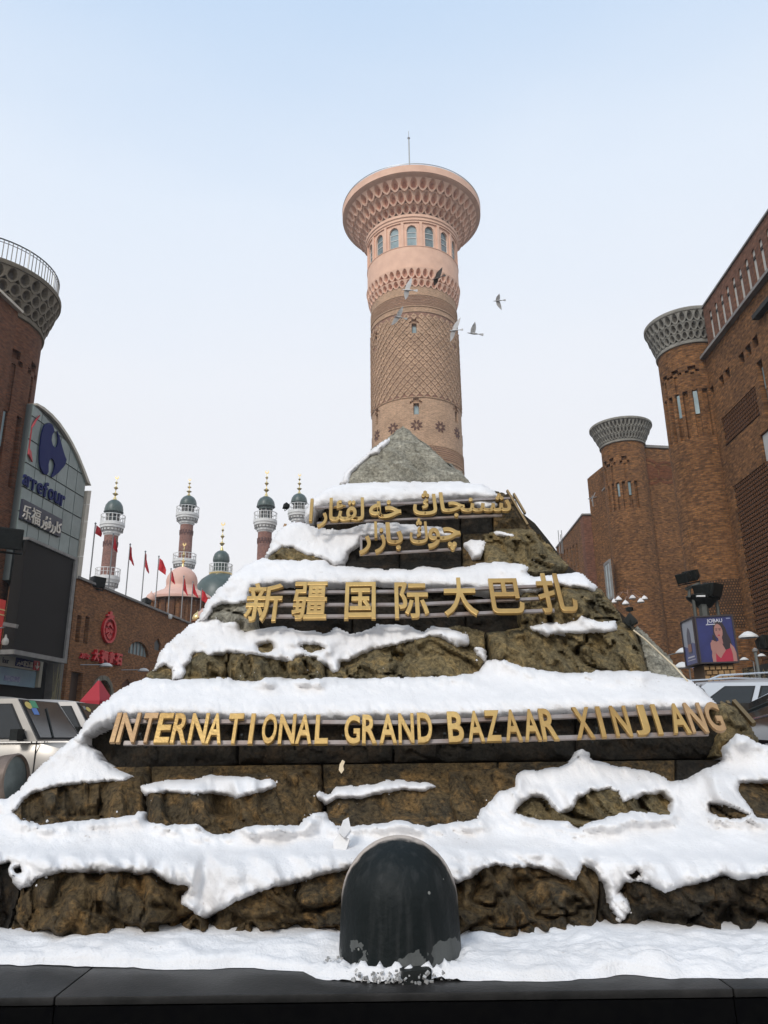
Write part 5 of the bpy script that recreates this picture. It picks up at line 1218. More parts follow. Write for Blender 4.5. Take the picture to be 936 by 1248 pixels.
# diamond lattice screen beside the right turret (curved with it)
def lattice_cyl(P, a0, a1, z0, z1, n, parent, mt):
    mb = MB(); h = z1-z0; step = (a1-a0)/n; rowsn = int(h/(step*P.us))
    for i in range(rowsn):
        for k in range(n):
            a = a0+(k+.5*(i % 2)+.25)*step; z = z0+(i+.5)*h/rowsn
            q = [P(a, z+h/rowsn*.42, -.04), P(a-step*.36, z, -.04), P(a, z-h/rowsn*.42, -.04), P(a+step*.36, z, -.04)]; b = [P(a, z+h/rowsn*.42, .02), P(a-step*.36, z, .02), P(a, z-h/rowsn*.42, .02), P(a+step*.36, z, .02)]
            mb.face(q)
            for m_ in range(4): mb.face([q[m_], b[m_], b[(m_+1) % 4], q[(m_+1) % 4]])
    mb.build('diamond_screen', mt, parent, kind='stuff')
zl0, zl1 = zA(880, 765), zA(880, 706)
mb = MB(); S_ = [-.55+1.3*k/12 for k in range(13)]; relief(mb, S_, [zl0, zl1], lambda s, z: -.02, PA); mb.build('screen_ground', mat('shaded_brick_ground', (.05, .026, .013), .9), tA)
lattice_cyl(PA, -.55, .75, zl0, zl1, 17, tA, M_brickR)
# ------------------------------------------------------------------ left side: store front, red-sign wall
YAWL = 6.0
q0 = at(94, 705, 42.0)
PW = Plane(q0.x, q0.y, YAWL)                 # the long wall; s=0 at the store's corner
def hw(px, py): return PW.hit(px, py)
zW = (hw(94, 705)[1]+hw(229, 760)[1])/2
wal = thing('brick_wall_building', PW.pt(6, 0, 0), 'long ochre brick building with arched windows and red shop emblem behind the parked vans', 'building')
def rct(px0, py0, px1, py1):
    a, b = hw(px0, py0), hw(px1, py1); return (min(a[0], b[0]), max(a[0], b[0]), min(a[1], b[1]), max(a[1], b[1]))
def ctr(px, py, w, z0y, z1y):
    s = hw(px, py)[0]; return (s-w/2, s+w/2, hw(px, z0y)[1], hw(px, z1y)[1])
sE = hw(236, 764)[0]+6
win = [ctr(95, 770, .5, 783, 749), ctr(105, 772, .5, 785, 751)]
door = ctr(93.5, 830, 1.35, 842, 819)
door = (door[0], door[1], 0, door[3])
def archhole(px, py_bot, py_top, w, pointed=False):
    s = hw(px, (py_bot+py_top)/2)[0]; z0 = hw(px, py_bot)[1]; z1 = hw(px, py_top)[1]; return arch(s, z0, w, z1-z0, 8, pointed)
ahs = hw(169.5, 792)[0]; ahz0 = hw(169.5, 799)[1]; ahz1 = hw(171, 782.5)[1]
lun = [(ahs-1.65, ahz0), (ahs+1.65, ahz0)]+[(ahs+1.65*math.cos(k*math.pi/12), ahz0+(ahz1-ahz0)*math.sin(k*math.pi/12)) for k in range(1, 12)]
big = archhole(124, 860, 829, 2.3); bz = big; bigs = hw(124, 845)[0]; bigtop = hw(124, 829)[1]
big = [(bigs-1.15, 0.05), (bigs+1.15, 0.05)]+[(bigs+1.15*math.cos(k*math.pi/10), bigtop-1.15+1.15*math.sin(k*math.pi/10)) for k in range(11)]
r2 = [rect(w[0], w[1], w[2], w[3]) for w in win+[door]]
pi_s = hw(192.5, 784)[0]; pz0, pz1 = hw(192.5, 793)[1], hw(192.5, 777.5)[1]
pn = [(pi_s-.55, pz0), (pi_s+.55, pz0), (pi_s+.62, pz0+(pz1-pz0)*.55), (pi_s, pz1), (pi_s-.62, pz0+(pz1-pz0)*.55)]
pi2 = hw(155, 832)[0]; p2z0, p2z1 = hw(155, 842)[1], hw(153, 827)[1]
pn2 = [(pi2-.7, p2z0), (pi2+.7, p2z0), (pi2+.75, p2z0+(p2z1-p2z0)*.5), (pi2, p2z1), (pi2-.75, p2z0+(p2z1-p2z0)*.5)]
mb = MB(); slab(mb, PW, rect(0, sE, -.5, zW), -.45, 0, r2+[lun, big, pn, pn2]); mb.build('wall', M_brickW, wal)
mb = MB(); slab(mb, PW, rect(0, sE, -.5, zW-.1), -9, -.9); mb.build('body', M_brickW, wal)
mb = MB(); slab(mb, PW, rect(-.1, sE, zW, zW+.14), -.7, .14); mb.build('coping', M_trim, wal)
for w in win:
    mb = MB(); slab(mb, PW, rect(*w), -.42, -.3); w_ = mb.build('window', M_glass, wal)
    mb = MB(); slab(mb, PW, rect((w[0]+w[1])/2-.03, (w[0]+w[1])/2+.03, w[2], w[3]), -.3, -.24); slab(mb, PW, rect(w[0], w[1], (w[2]+w[3])/2-.03, (w[2]+w[3])/2+.03), -.3, -.26); mb.build('mullion', M_trim, w_)
mb = MB(); slab(mb, PW, rect(*door), -.42, -.3); mb.build('door', mat('brown_door', (.05, .025, .012), .6), wal)
mb = MB(); slab(mb, PW, lun, -.42, -.2); lw = mb.build('lunette_window', M_gpale, wal)
mb = MB()
for k in range(1, 6):
    s_ = ahs-1.65+3.3*k/6; hh_ = math.sqrt(max(0, 1-((s_-ahs)/1.65)**2))*(ahz1-ahz0)
    slab(mb, PW, rect(s_-.04, s_+.04, ahz0, ahz0+hh_-.03), -.2, -.12)
mb.build('mullion_bars', M_trim, lw, kind='stuff')
mb = MB(); slab(mb, PW, pn, -.42, -.15); mb.build('niche_shutter', mat('grey_shutter', (.10, .11, .11), .6), wal)
mb = MB(); slab(mb, PW, pn2, -.42, -.12); mb.build('niche_shutter', mat('red_brick_shutter', (.13, .05, .03), .7), wal)
mb = MB(); slab(mb, PW, big, -.44, -.4); mb.build('arched_doorway', M_void, wal)
ringo = [(bigs+1.45*math.cos(k*math.pi/14), bigtop-1.15+1.45*math.sin(k*math.pi/14)) for k in range(15)]
ringi = [(bigs+1.16*math.cos(k*math.pi/14), bigtop-1.15+1.16*math.sin(k*math.pi/14)) for k in range(14, -1, -1)]
for k in range(14):
    mb = MB(); q = [ringo[k], ringo[k+1], ringi[13-k], ringi[14-k]]; mb_c = [(x*.97+sum(p[0] for p in q)/4*.03, z*.97+sum(p[1] for p in q)/4*.03) for x, z in q]
    slab(mb, PW, mb_c, 0.002, .10+.02*(k % 2)); mb.build('voussoir', mat('arch_stone', (.24, .22, .17), .85, col2=(.15, .135, .10), nscale=4), wal)
# red emblem and characters
em = thing('red_emblem', PW.pt(hw(131, 765)[0], hw(131, 765)[1]), 'tall oval red relief emblem with a small ornament on top on the ochre wall', 'sign')
es_, ez_ = hw(131, 768); ew, eh = .88, hw(131, 751)[1]-hw(131, 783.5)[1]
el = lambda kx, kz, n=28, sgn=1: [(es_+ew*kx*math.cos(sgn*2*math.pi*k/n), ez_+eh/2*kz*math.sin(sgn*2*math.pi*k/n)) for k in range(n)]
mb = MB(); slab(mb, PW, el(1, 1), .02, .18, [el(.80, .84, 28, -1)]); mb.build('rim', M_redp, em)
mb = MB(); slab(mb, PW, el(.82, .86), .02, .06); mb.build('backplate', mat('deep_red_paint', (.28, .008, .015), .5), em)
rng = random.Random(5); 
for pl_ in ([(-.5, .3), (-.1, .62), (.3, .5), (.52, .15), (.3, .2), (.0, .42), (-.3, .2)], [(-.45, -.1), (.1, .15), (.5, -.05), (.3, -.25), (.05, -.05), (-.3, -.25)], [(-.4, -.4), (-.1, -.25), (.4, -.45), (.1, -.7), (-.2, -.62)], [(-.1, .15), (.12, .15), (.06, -.5), (-.08, -.5)], [(-.55, .05), (-.35, .1), (-.4, -.3), (-.58, -.25)]):
    mb = MB(); slab(mb, PW, [(es_+ew*x, ez_+eh/2*z) for x, z in pl_], .06, .16); mb.build('relief_stroke', M_redp, em)
mb = MB(); slab(mb, PW, [(es_-.5, ez_+eh/2*1.0), (es_+.5, ez_+eh/2), (es_+.42, ez_+eh/2*1.18), (es_+.15, ez_+eh/2*1.2), (es_+.18, ez_+eh/2*1.38), (es_, ez_+eh/2*1.46), (es_-.18, ez_+eh/2*1.36), (es_-.15, ez_+eh/2*1.2), (es_-.42, ez_+eh/2*1.16)], .02, .16); mb.build('top_ornament', M_redp, em)
rs = thing('red_lettering', PW.pt(hw(120, 802)[0], hw(120, 802)[1]), 'row of bulky red chinese characters under the oval emblem on the brick wall', 'sign')
for ch, a, b_, t, bb in (('大', 110, 117, 791.5, 806), ('福', 119, 127.5, 792.5, 809), ('奇', 128.5, 135.5, 794.5, 810), ('石', 137, 145, 796.5, 811)):
    put(PW, ch, a, b_, t, bb, M_redp, rs, 'character', bold=.045, thick=.22, off=.03, bev=.02)
put(PW, '\uFEAD\uFEEE\uFEEC\uFE9F', 95.5, 107.5, 796, 803.5, M_redp, rs, 'word', bold=.03, thick=.12, off=.03, bev=.01)
# small wall lamps
def arm_lamp(px, py, D_or_pl, label, flip=1, s=1.0, snowcap=False):
    a_, z_ = PW.hit(px, py); c = PW.pt(a_, z_, 1.0)
    t = thing('wall_lamp', c, label, 'lamp', 'lamps on thin arms along the brick wall')
    mb = MB(); mb.tube([PW.pt(a_-1.2, z_-.05, .05), PW.pt(a_-.5, z_+.0, .8), c], .03, 6); mb.build('arm', M_steel, t)
    mb = MB(); mb.lathe(c, [(.0, .16), (.18, .13), (.34, .02), (.36, -.06), (.30, -.07), (0, -.05)], 16); mb.build('lamp_shade', M_white, t, smooth=40)
arm_lamp(109.5, 811.5, PW, 'white lamp on a thin arm below the red characters'); arm_lamp(157, 817.5, PW, 'white lamp on a thin arm below the half-round window')
# camera / floodlight on the parapet
spotlight(at(119.5, 710, 44.5)+Vector((0, -.2, 0)), (.8, -.5, -.2), .9, 'black floodlight standing on the brick wall top in front of the first minaret')
spotlight(at(178.5, 734, 56), (-.6, -.5, .1), .8, 'small dark floodlight on the wall top beside the pink dome')
t = thing('security_camera', PW.pt(hw(201, 750)[0], zW), 'small white security camera fixed just under the wall top near the pink dome', 'camera')
a_, z_ = hw(202, 751); mb = MB(); mb.lathe(PW.pt(a_, z_, .35), [(0, -.24), (.12, -.2), (.16, -.1), (.16, .1), (0, .14)], 12); mb.build('housing', M_white, t, smooth=40)
mb = MB(); mb.tube([PW.pt(a_, z_+.1, .35), PW.pt(a_, z_+.25, .02)], .04, 5); mb.build('bracket', M_steel, t)

def clip_poly(sub, cl):
    out = list(sub); n = len(cl)
    for i in range(n):
        a, b = cl[i], cl[(i+1) % n]; inp = out; out = []
        if not inp: return []
        f = lambda p: (b[0]-a[0])*(p[1]-a[1])-(b[1]-a[1])*(p[0]-a[0])
        for k in range(len(inp)):
            p, q = inp[k-1], inp[k]; fp, fq = f(p), f(q)
            if (fp >= 0) != (fq >= 0):
                t = fp/(fp-fq); out.append((p[0]+(q[0]-p[0])*t, p[1]+(q[1]-p[1])*t))
            if fq >= 0: out.append(q)
    return out
# ---- supermarket: arched glass front over a big dark screen
PS = Plane(q0.x, q0.y, 6.6)
hq = PS.hit
S_CUT = PS.hit(28, 590)[0]
CLIP = rect(S_CUT, 50, -5, 60)
st = thing('store_building', PS.pt(-4, 0, 0), 'store front with arched grey-green glass facade and a beige stone edge behind the left turret', 'building')
edge_px = [(96, 672), (103.5, 600), (104.5, 588), (98, 570), (91, 553), (84, 540), (77, 528), (69, 517), (60, 507), (51, 499.5), (43, 494)]
E_ = [hq(*p) for p in edge_px]
sc_end = E_[-1]; 
poly = [(-9, hq(96, 672)[1]-2.9)]+[(hq(95, 680)[0], hq(96, 672)[1]-2.9)]+E_+[(sc_end[0]-1.6, sc_end[1]+.35), (sc_end[0]-3.4, sc_end[1]+.3), (sc_end[0]-6, sc_end[1]-.8)]
poly[0] = (sc_end[0]-6, poly[0][1])
poly = clip_poly(poly, CLIP); mb = MB(); slab(mb, PS, poly, -1.0, -.06); mb.build('facade_backing', mat('facade_backing', (.10, .115, .11), .6), st)
M_fgl = mat('grey_green_glass', (.155, .195, .18), .22, col2=(.23, .275, .255), nscale=.5, objvar=.12, spec=.45)
zrows = [hq(93, 657)[1], hq(95.5, 632.6)[1], hq(98.8, 609.6)[1], hq(103, 580)[1]]
dzr = (zrows[3]-zrows[0])/3
zlev = [zrows[0]-dzr*1.35]+[zrows[0]+dzr*k for k in range(-1+1, 12)]
s_right = min(E_[1][0], E_[2][0]); pwid = 1.02
scol = [s_right-pwid*k for k in range(0, 13)]
ccw = poly
for j in range(len(zlev)-1):
    for k in range(len(scol)-1):
        cell = rect(scol[k+1]+.025, scol[k]-.025, zlev[j]+.035, zlev[j+1]-.035)
        c_ = clip_poly(cell, ccw)
        if len(c_) < 3: continue
        ar = abs(sum(c_[i-1][0]*c_[i][1]-c_[i][0]*c_[i-1][1] for i in range(len(c_))))/2
        if ar < .03: continue
        c_ = [p for i, p in enumerate(c_) if math.dist(p, c_[i-1]) > .01]
        mb = MB(); slab(mb, PS, c_, -.06, .0); mb.build('glass_panel', M_fgl, st)
# beige edge band
band = [hq(*p) for p in edge_px[1:]]
outr = [hq(*p) for p in [(107.5, 600), (109, 592), (101, 571), (94, 554), (87, 540), (80, 528), (71, 515), (62, 505), (52, 496.5), (43, 491.5)]]
M_beige = mat('beige_stone', (.62, .56, .46), .7, col2=(.52, .47, .39), nscale=1.5)
for i in range(1, len(band)-1):
    mb = MB(); slab(mb, PS, [band[i], outr[i], outr[i+1], band[i+1]], -.8, .12); mb.build('edge_stone', M_beige, st)
r0 = [hq(*p) for p in [(105.5, 598), (109.5, 600), (97, 700), (94, 700)]]
zs_ = [598, 615, 636, 657, 678, 705]; 
for i in range(5):
    y0, y1 = zs_[i], zs_[i+1]; xl = lambda y: 105-(y-598)*.125; xr = lambda y: 109.5-(y-598)*.12
    q = [hq(xl(y1), y1-.15), hq(xr(y1), y1-.15), hq(xr(y0), y0+.15), hq(xl(y0), y0+.15)]
    mb = MB(); slab(mb, PS, q, -2.5, .10); mb.build('edge_stone', M_beige, st)
mb = MB(); slab(mb, PS, [(hq(97, 672)[0], -.5), (hq(97, 672)[0]+.0, -.5), (0, -.5), (0, zW+1.5), (hq(97, 672)[0]-.5, zW+1.5)][1:], -3, -.2); 
mb.build('side_wall', M_trim, st)
# logo: blue mark with red wedge, upper case mark and word
def zo(x, y): return (x/5.673, 480+y/5.673)
lg_ = thing('store_logo', PS.pt(*hq(62, 550), .1), 'blue store emblem with a red wedge half hidden by the turret on the glass facade', 'sign')
pts_ = [(330, 200), (350, 212), (362, 240), (364, 262), (350, 285), (345, 320), (352, 350), (368, 374), (383, 366), (392, 340), (393, 305), (386, 258), (400, 292), (422, 375), (437, 425), (450, 455), (440, 492), (395, 545), (350, 579), (345, 572), (362, 535), (370, 490), (360, 458), (345, 444), (332, 458), (324, 490), (325, 540), (312, 560), (290, 552), (270, 510), (262, 455), (264, 390), (275, 300), (285, 250), (300, 215)]
mb = MB(); slab(mb, PS, [hq(*zo(*p)) for p in pts_], .02, .10); mb.build('blue_mark', M_blue, lg_)
mb = MB(); slab(mb, PS, clip_poly([hq(*zo(*p)) for p in [(268, 148), (240, 190), (228, 218), (205, 240), (150, 260), (130, 330), (150, 400), (190, 420), (214, 472), (205, 400), (185, 360), (180, 300), (215, 225), (238, 180)]][::-1], CLIP), .02, .10); mb.build('red_mark', mat('faded_red', (.50, .05, .06), .5), lg_)
lw_ = thing('store_lettering', PS.pt(*hq(55, 600), .1), 'dark blue letters ending in ARREFOUR in lower case across the glass facade under the emblem', 'sign')
lw_['label'] = 'dark blue lower-case lettering across the glass facade under the blue emblem'
for ch, xc, w_, t, b_ in (('r', 34.5, 5.2, 583, 597.5), ('r', 40.5, 5.2, 586.5, 601), ('e', 47.2, 6.6, 590.5, 604.5), ('f', 54.3, 5.6, 589, 608.5), ('o', 60.8, 6.6, 597.5, 612), ('u', 68.2, 6.8, 601.5, 616), ('r', 75, 5.0, 605.5, 620)):
    put(PS, ch, xc-w_/2, xc+w_/2, t-2 if ch != 'C' else t, b_-2, M_blue, lw_, 'letter', bold=.012, thick=.08, off=.02, bev=0)
put(PS, 'a', 26.5, 32, 578, 592, M_blue, lw_, 'letter', bold=.012, thick=.08, off=.02, bev=0)
sb = thing('store_name_board', PS.pt(*hq(50, 630), .1), 'dark blue board with pale chinese characters and arabic-script word on the glass facade', 'sign')
qb = [hq(23, 628), hq(70.5, 658.5), hq(73.5, 634), hq(26.5, 608)]; qb = [(S_CUT, (qb[0][1]+qb[1][1])/2), (qb[1][0], (qb[0][1]+qb[1][1])/2), (qb[1][0], (qb[2][1]+qb[3][1])/2), (S_CUT, (qb[2][1]+qb[3][1])/2)]
mb = MB(); slab(mb, PS, qb, .01, .14); mb.build('board', mat('navy_board', (.008, .012, .035), .4), sb)
M_cream = mat('cream_letter', (.75, .68, .58), .5)
for ch, a, b_, t, bb in (('乐', 24, 34, 616, 634), ('福', 34.5, 45.5, 620, 640)):
    put(PS, ch, a, b_, t, bb, M_cream, sb, 'character', bold=.0, thick=.06, off=.14, bev=0)
put(PS, '\uFEAD\uFBD8\uFED3\uFEAD\uFEAD\uFE8E\uFEDB', 46.5, 71.5, 632, 650, M_cream, sb, 'word', bold=.015, thick=.06, off=.14, bev=0)
# screen
PSs = Plane(PS.pt(0, 0, .62).x, PS.pt(0, 0, .62).y, 6.6); zs1 = PSs.hit(92, 683.5)[1]; zs0 = PSs.hit(77, 806)[1]; ss1 = (PSs.hit(90.5, 683)[0]+PSs.hit(76, 800)[0])/2
scn = thing('led_screen', PS.pt(ss1-4, zs0, .6), 'huge dark switched-off led screen in a grey frame under the glass facade', 'screen')
mb = MB(); slab(mb, PS, rect(S_CUT, ss1, zs0+.12, zs1), .05, .62); mb.build('display', mat('led_black', (.012, .010, .009), .65, spec=.2), scn)
mb = MB(); slab(mb, PS, rect(ss1, ss1+.28, zs0-.1, zs1+.15), .0, .72); mb.build('frame_side', M_trim, scn)
mb = MB(); slab(mb, PS, rect(S_CUT, ss1, zs0-.1, zs0+.12), .0, .72); mb.build('frame_bottom', M_trim, scn)
mb = MB(); slab(mb, PS, rect(S_CUT, ss1, zs1, zs1+.14), .0, .72); mb.build('frame_top', M_trim, scn)
# shop front under the screen
PF = Plane(PS.pt(0, 0, -.8).x, PS.pt(0, 0, -.8).y, 6.6)
hf = PF.hit
sf = thing('ground_floor_shop', PF.pt(-6, 0, 0), 'recessed shop front under the dark screen with a white sign band and light blue poster', 'shop front')
mb = MB(); slab(mb, PF, rect(S_CUT, 0.6, -.5, zs0+.3), -.6, -.25); mb.build('back_wall', M_void, sf)
def fq(x0, yt, x1, yb, o0, o1, mt, name, par=sf):
    xm = (x0+x1)/2; s0, s1 = hf(x0, (yt+yb)/2)[0], hf(x1, (yt+yb)/2)[0]; zt_, zb_ = hf(xm, yt)[1], hf(xm, yb)[1]
    mb = MB(); slab(mb, PF, rect(s0, s1, zb_, zt_), o0, o1); return mb.build(name, mt, par)
fq(-4, 800.5, 43, 814.5, 0, .12, mat('cream_sign', (.42, .40, .34), .5), 'sign_band')
fq(16, 802.8, 37.5, 813.2, .12, .15, M_blue, 'blue_panel'); fq(37.8, 805.2, 45, 817, .12, .16, mat('red_panel', (.50, .02, .03), .5), 'red_panel')
put(PF, '家乐福', 25, 36.5, 806, 813, M_cream, sf, 'characters', bold=.0, thick=.03, off=.15, bev=0)
put(PF, '\uFEAD\uFED3\uFEAD\uFE8E\uFEDB', 17, 24.5, 805.5, 811.5, M_cream, sf, 'word', bold=.0, thick=.03, off=.15, bev=0)
put(PF, '↓', 39, 44, 807.5, 816, M_cream, sf, 'arrow', bold=.02, thick=.03, off=.16, bev=0)
put(PF, 'four', 0, 8, 801.5, 808.5, mat('dark_letter', (.05, .05, .08), .5), sf, 'word', bold=.0, thick=.02, off=.12, bev=0)
fq(-4, 815, 42, 836, 0, .08, mat('light_blue_poster', (.20, .33, .40), .45, col2=(.16, .26, .36), nscale=1), 'poster')
fq(3, 824, 23, 830.5, .08, .10, mat('poster_print', (.12, .12, .30), .5, col2=(.30, .38, .48), nscale=6), 'poster_print')
fq(43.5, 806, 47, 838, 0, .2, mat('ivory_post', (.40, .38, .30), .6), 'door_post')
# pale bare stems in front of the dark doorway
bm_t = thing('bare_shrub', PF.pt(hf(52, 830)[0], 0, .8), 'pale bare stems of a shrub against the dark doorway right of the shop sign', 'shrub')
rng = random.Random(8)
for i in range(9):
    a_ = hf(49+i*1.1, 830)[0]; z_ = hf(50, 806)[1]; b0 = PF.pt(a_, 0, .8)
    mb = MB(); mb.tube([b0, PF.pt(a_+rng.uniform(-.2, .2), z_*.6, .8+rng.uniform(-.1, .1)), PF.pt(a_+rng.uniform(-.35, .45), z_*rng.uniform(.85, 1.04), .8)], .03, 5, r2=.012); mb.build('stem', mat('dry_stem', (.30, .27, .16), .8), bm_t)
# red banner at the left edge, on the turret
bq = thing('red_banner', at(3, 765, cL[1]-3), 'bright red vertical banner board hanging at the very left edge beside the screen', 'banner')
pb_ = Plane(at(7, 765, 30).x, 30, 6.0)
mb = MB(); a_ = pb_.hit(7.5, 732); b_ = pb_.hit(0, 812); slab(mb, pb_, rect(a_[0]-3, a_[0], b_[1], a_[1]), -.12, 0); mb.build('board', mat('banner_red', (.75, .02, .01), .45), bq)
mb = MB(); slab(mb, pb_, rect(a_[0]-3, a_[0], a_[1]-.42, a_[1]-.38), 0, .02); slab(mb, pb_, rect(a_[0]-3, a_[0], a_[1]-.62, a_[1]-.58), 0, .02); mb.build('gold_lines', M_goldf, bq, kind='stuff')
# floodlight and cctv at left edge
spotlight(at(8, 656, 26), (.5, -.8, -.25), 1.05, 'large black floodlight jutting from the left brick turret beside the dark screen')
t = thing('security_camera', at(14, 762, 28), 'pale box security camera on an arm in front of the dark screen', 'camera')
c = at(13, 762, 28); mb = MB(); M_ = Matrix.Rotation(.18, 3, 'Y'); mb.box(c, (.52, .16, .14), M=M_); mb.build('housing', M_trim, t); mb = MB(); mb.tube([c-Vector((.2, 0, .05)), c-Vector((.9, 0, .25))], .03, 5); mb.build('arm', M_steel, t)
t = thing('dome_camera', at(6, 783, 28), 'white dome security camera hanging by the red banner', 'camera')
c = at(6.3, 782, 28); mb = MB(); mb.lathe(c, [(0, -.16), (.09, -.13), (.13, -.02), (.10, .10), (.05, .14), (.03, .26), (0, .27)], 14); mb.build('dome_housing', mat('cream_plastic', (.50, .48, .42), .5), t, smooth=40)
# left facade plane toward the viewer, with its slanting trim
PL2 = Plane(at(22, 382, 33.6).x, at(22, 382, 33.6).y, 6.0)
lb_ = thing('brick_building', PL2.pt(-4, 0, 0), 'red brick facade at the extreme left edge joined to the left turret', 'building')
ztr = PL2.hit(22, 381)[1]
mkrelief(PL2, -22, 0, -1, ztr, [], M_brickL, lb_)
mb = MB(); slab(mb, PL2, rect(-22, .1, ztr, ztr+.14), 0, .22); mb.build('string_course', M_beige, lb_)

# ------------------------------------------------------------------ flags on the wall
fg = 'red flags on thin poles along the wall top'
flags = [((116.5, 638), (109, 709), (9, 14)), ((138.7, 651), (131.5, 722), (7, 20)), ((158, 663), (153, 727), (6, 22)), ((176.8, 672), (172, 735), (5, 22)), ((194, 678.5), (188.7, 742), (10, 19)),
         ((207, 692.5), (205, 742), (6, 16)), ((221.8, 701), (221, 748), (6, 20)), ((234.7, 709), (232, 760), (7, 16)), ((245, 717), (243, 762), (9, 16))]
fdesc = ['leftmost red flag, small and limp, near the beige store edge', 'red flag hanging in front of the first minaret shaft', 'limp red flag just right of the first minaret', 'narrow furled red flag between the first two minarets', 'red flag blown open to the right beside the pink dome',
         'red flag in front of the left half of the pink dome', 'red flag hanging in front of the middle of the pink dome', 'drooping red flag at the right skirt of the pink dome', 'red flag farthest right, in front of the green dome edge']
PFl = Plane(PW.pt(0, 0, -1.2).x, PW.pt(0, 0, -1.2).y, YAWL)
for i, ((tx1, ty1), (bx1, by1), (fw, fh)) in enumerate(flags):
    s, z0 = PFl.hit(bx1, by1); _, z1 = PFl.hit(tx1, ty1); base = PFl.pt(s, zW-1.0)
    t = thing('flag', base, fdesc[i], 'flag', fg); top = PFl.pt(s, z1)
    mb = MB(); mb.tube([base, top], .045, 6); mb.lathe(top, [(0, -.08), (.08, 0), (0, .1)], 8); mb.build('pole', M_steel, t, smooth=50)
    k = top.y/F*1.02; W_, H_ = fw*k, fh*k; mb = MB(); nU, nV = 6, 9; rg = random.Random(i+3); ph = rg.uniform(0, 6)
    g_ = [[None]*(nV+1) for _ in range(nU+1)]
    for u in range(nU+1):
        for v in range(nV+1):
            uu, vv_ = u/nU, v/nV
            wdt = W_*(.18+.82*min(1, vv_*1.15)**1.1) if fw < 9 else W_*(.4+.6*min(1, vv_*1.6))
            x = uu*wdt; z = -vv_*H_*(.80+.20*uu)-uu*H_*.18; y = math.sin(uu*7+vv_*2+ph)*.14*(.3+uu)
            g_[u][v] = top+Vector((.05+x, y, z-.1))
    for u in range(nU):
        for v in range(nV): mb.face([g_[u][v], g_[u+1][v], g_[u+1][v+1], g_[u][v+1]])
    mb.build('cloth', M_red, t, smooth=True)

# ------------------------------------------------------------------ minarets and domes
def finial(mb, c, h, r):
    mb.lathe(c, [(r*.7, 0), (r*.35, h*.10), (r*.15, h*.16), (r*.9, h*.25), (r*.15, h*.32), (r*.12, h*.42), (r*.7, h*.50), (r*.12, h*.57), (r*.1, h*.66), (r*.5, h*.72), (r*.08, h*.78), (r*.06, h*.90), (0, h*.90)], 12)
    cc = Vector(c)+Vector((0, 0, h*.95)); n = 14; R1 = h*.055
    for k in range(n):
        a0, a1 = math.pi*(.65+1.7*k/n), math.pi*(.65+1.7*(k+1)/n); w0 = math.sin(math.pi*k/n)*R1*.45; w1 = math.sin(math.pi*(k+1)/n)*R1*.45
        P = lambda a, w, y: cc+Vector(((R1+w)*math.cos(a), y, (R1+w)*math.sin(a)))
        mb.face([P(a0, -w0, -.03), P(a0, w0, -.03), P(a1, w1, -.03), P(a1, -w1, -.03)]); mb.face([P(a0, w0, .03), P(a0, -w0, .03), P(a1, -w1, .03), P(a1, w1, .03)])
def ring_rail(parent, c, r, z, h, n=20):
    mb = MB()
    for zz, rr in ((z+h, .06), (z+h*.55, .03), (z+.05, .05)):
        mb.tube([Vector((c[0]+r*math.cos(2*math.pi*k/24), c[1]+r*math.sin(2*math.pi*k/24), zz)) for k in range(25)], rr, 5)
    for k in range(n): a = 2*math.pi*k/n; mb.box((c[0]+r*math.cos(a), c[1]+r*math.sin(a), z+h/2), (.06, .06, h))
    mb.build('railing', M_white, parent, kind='stuff')
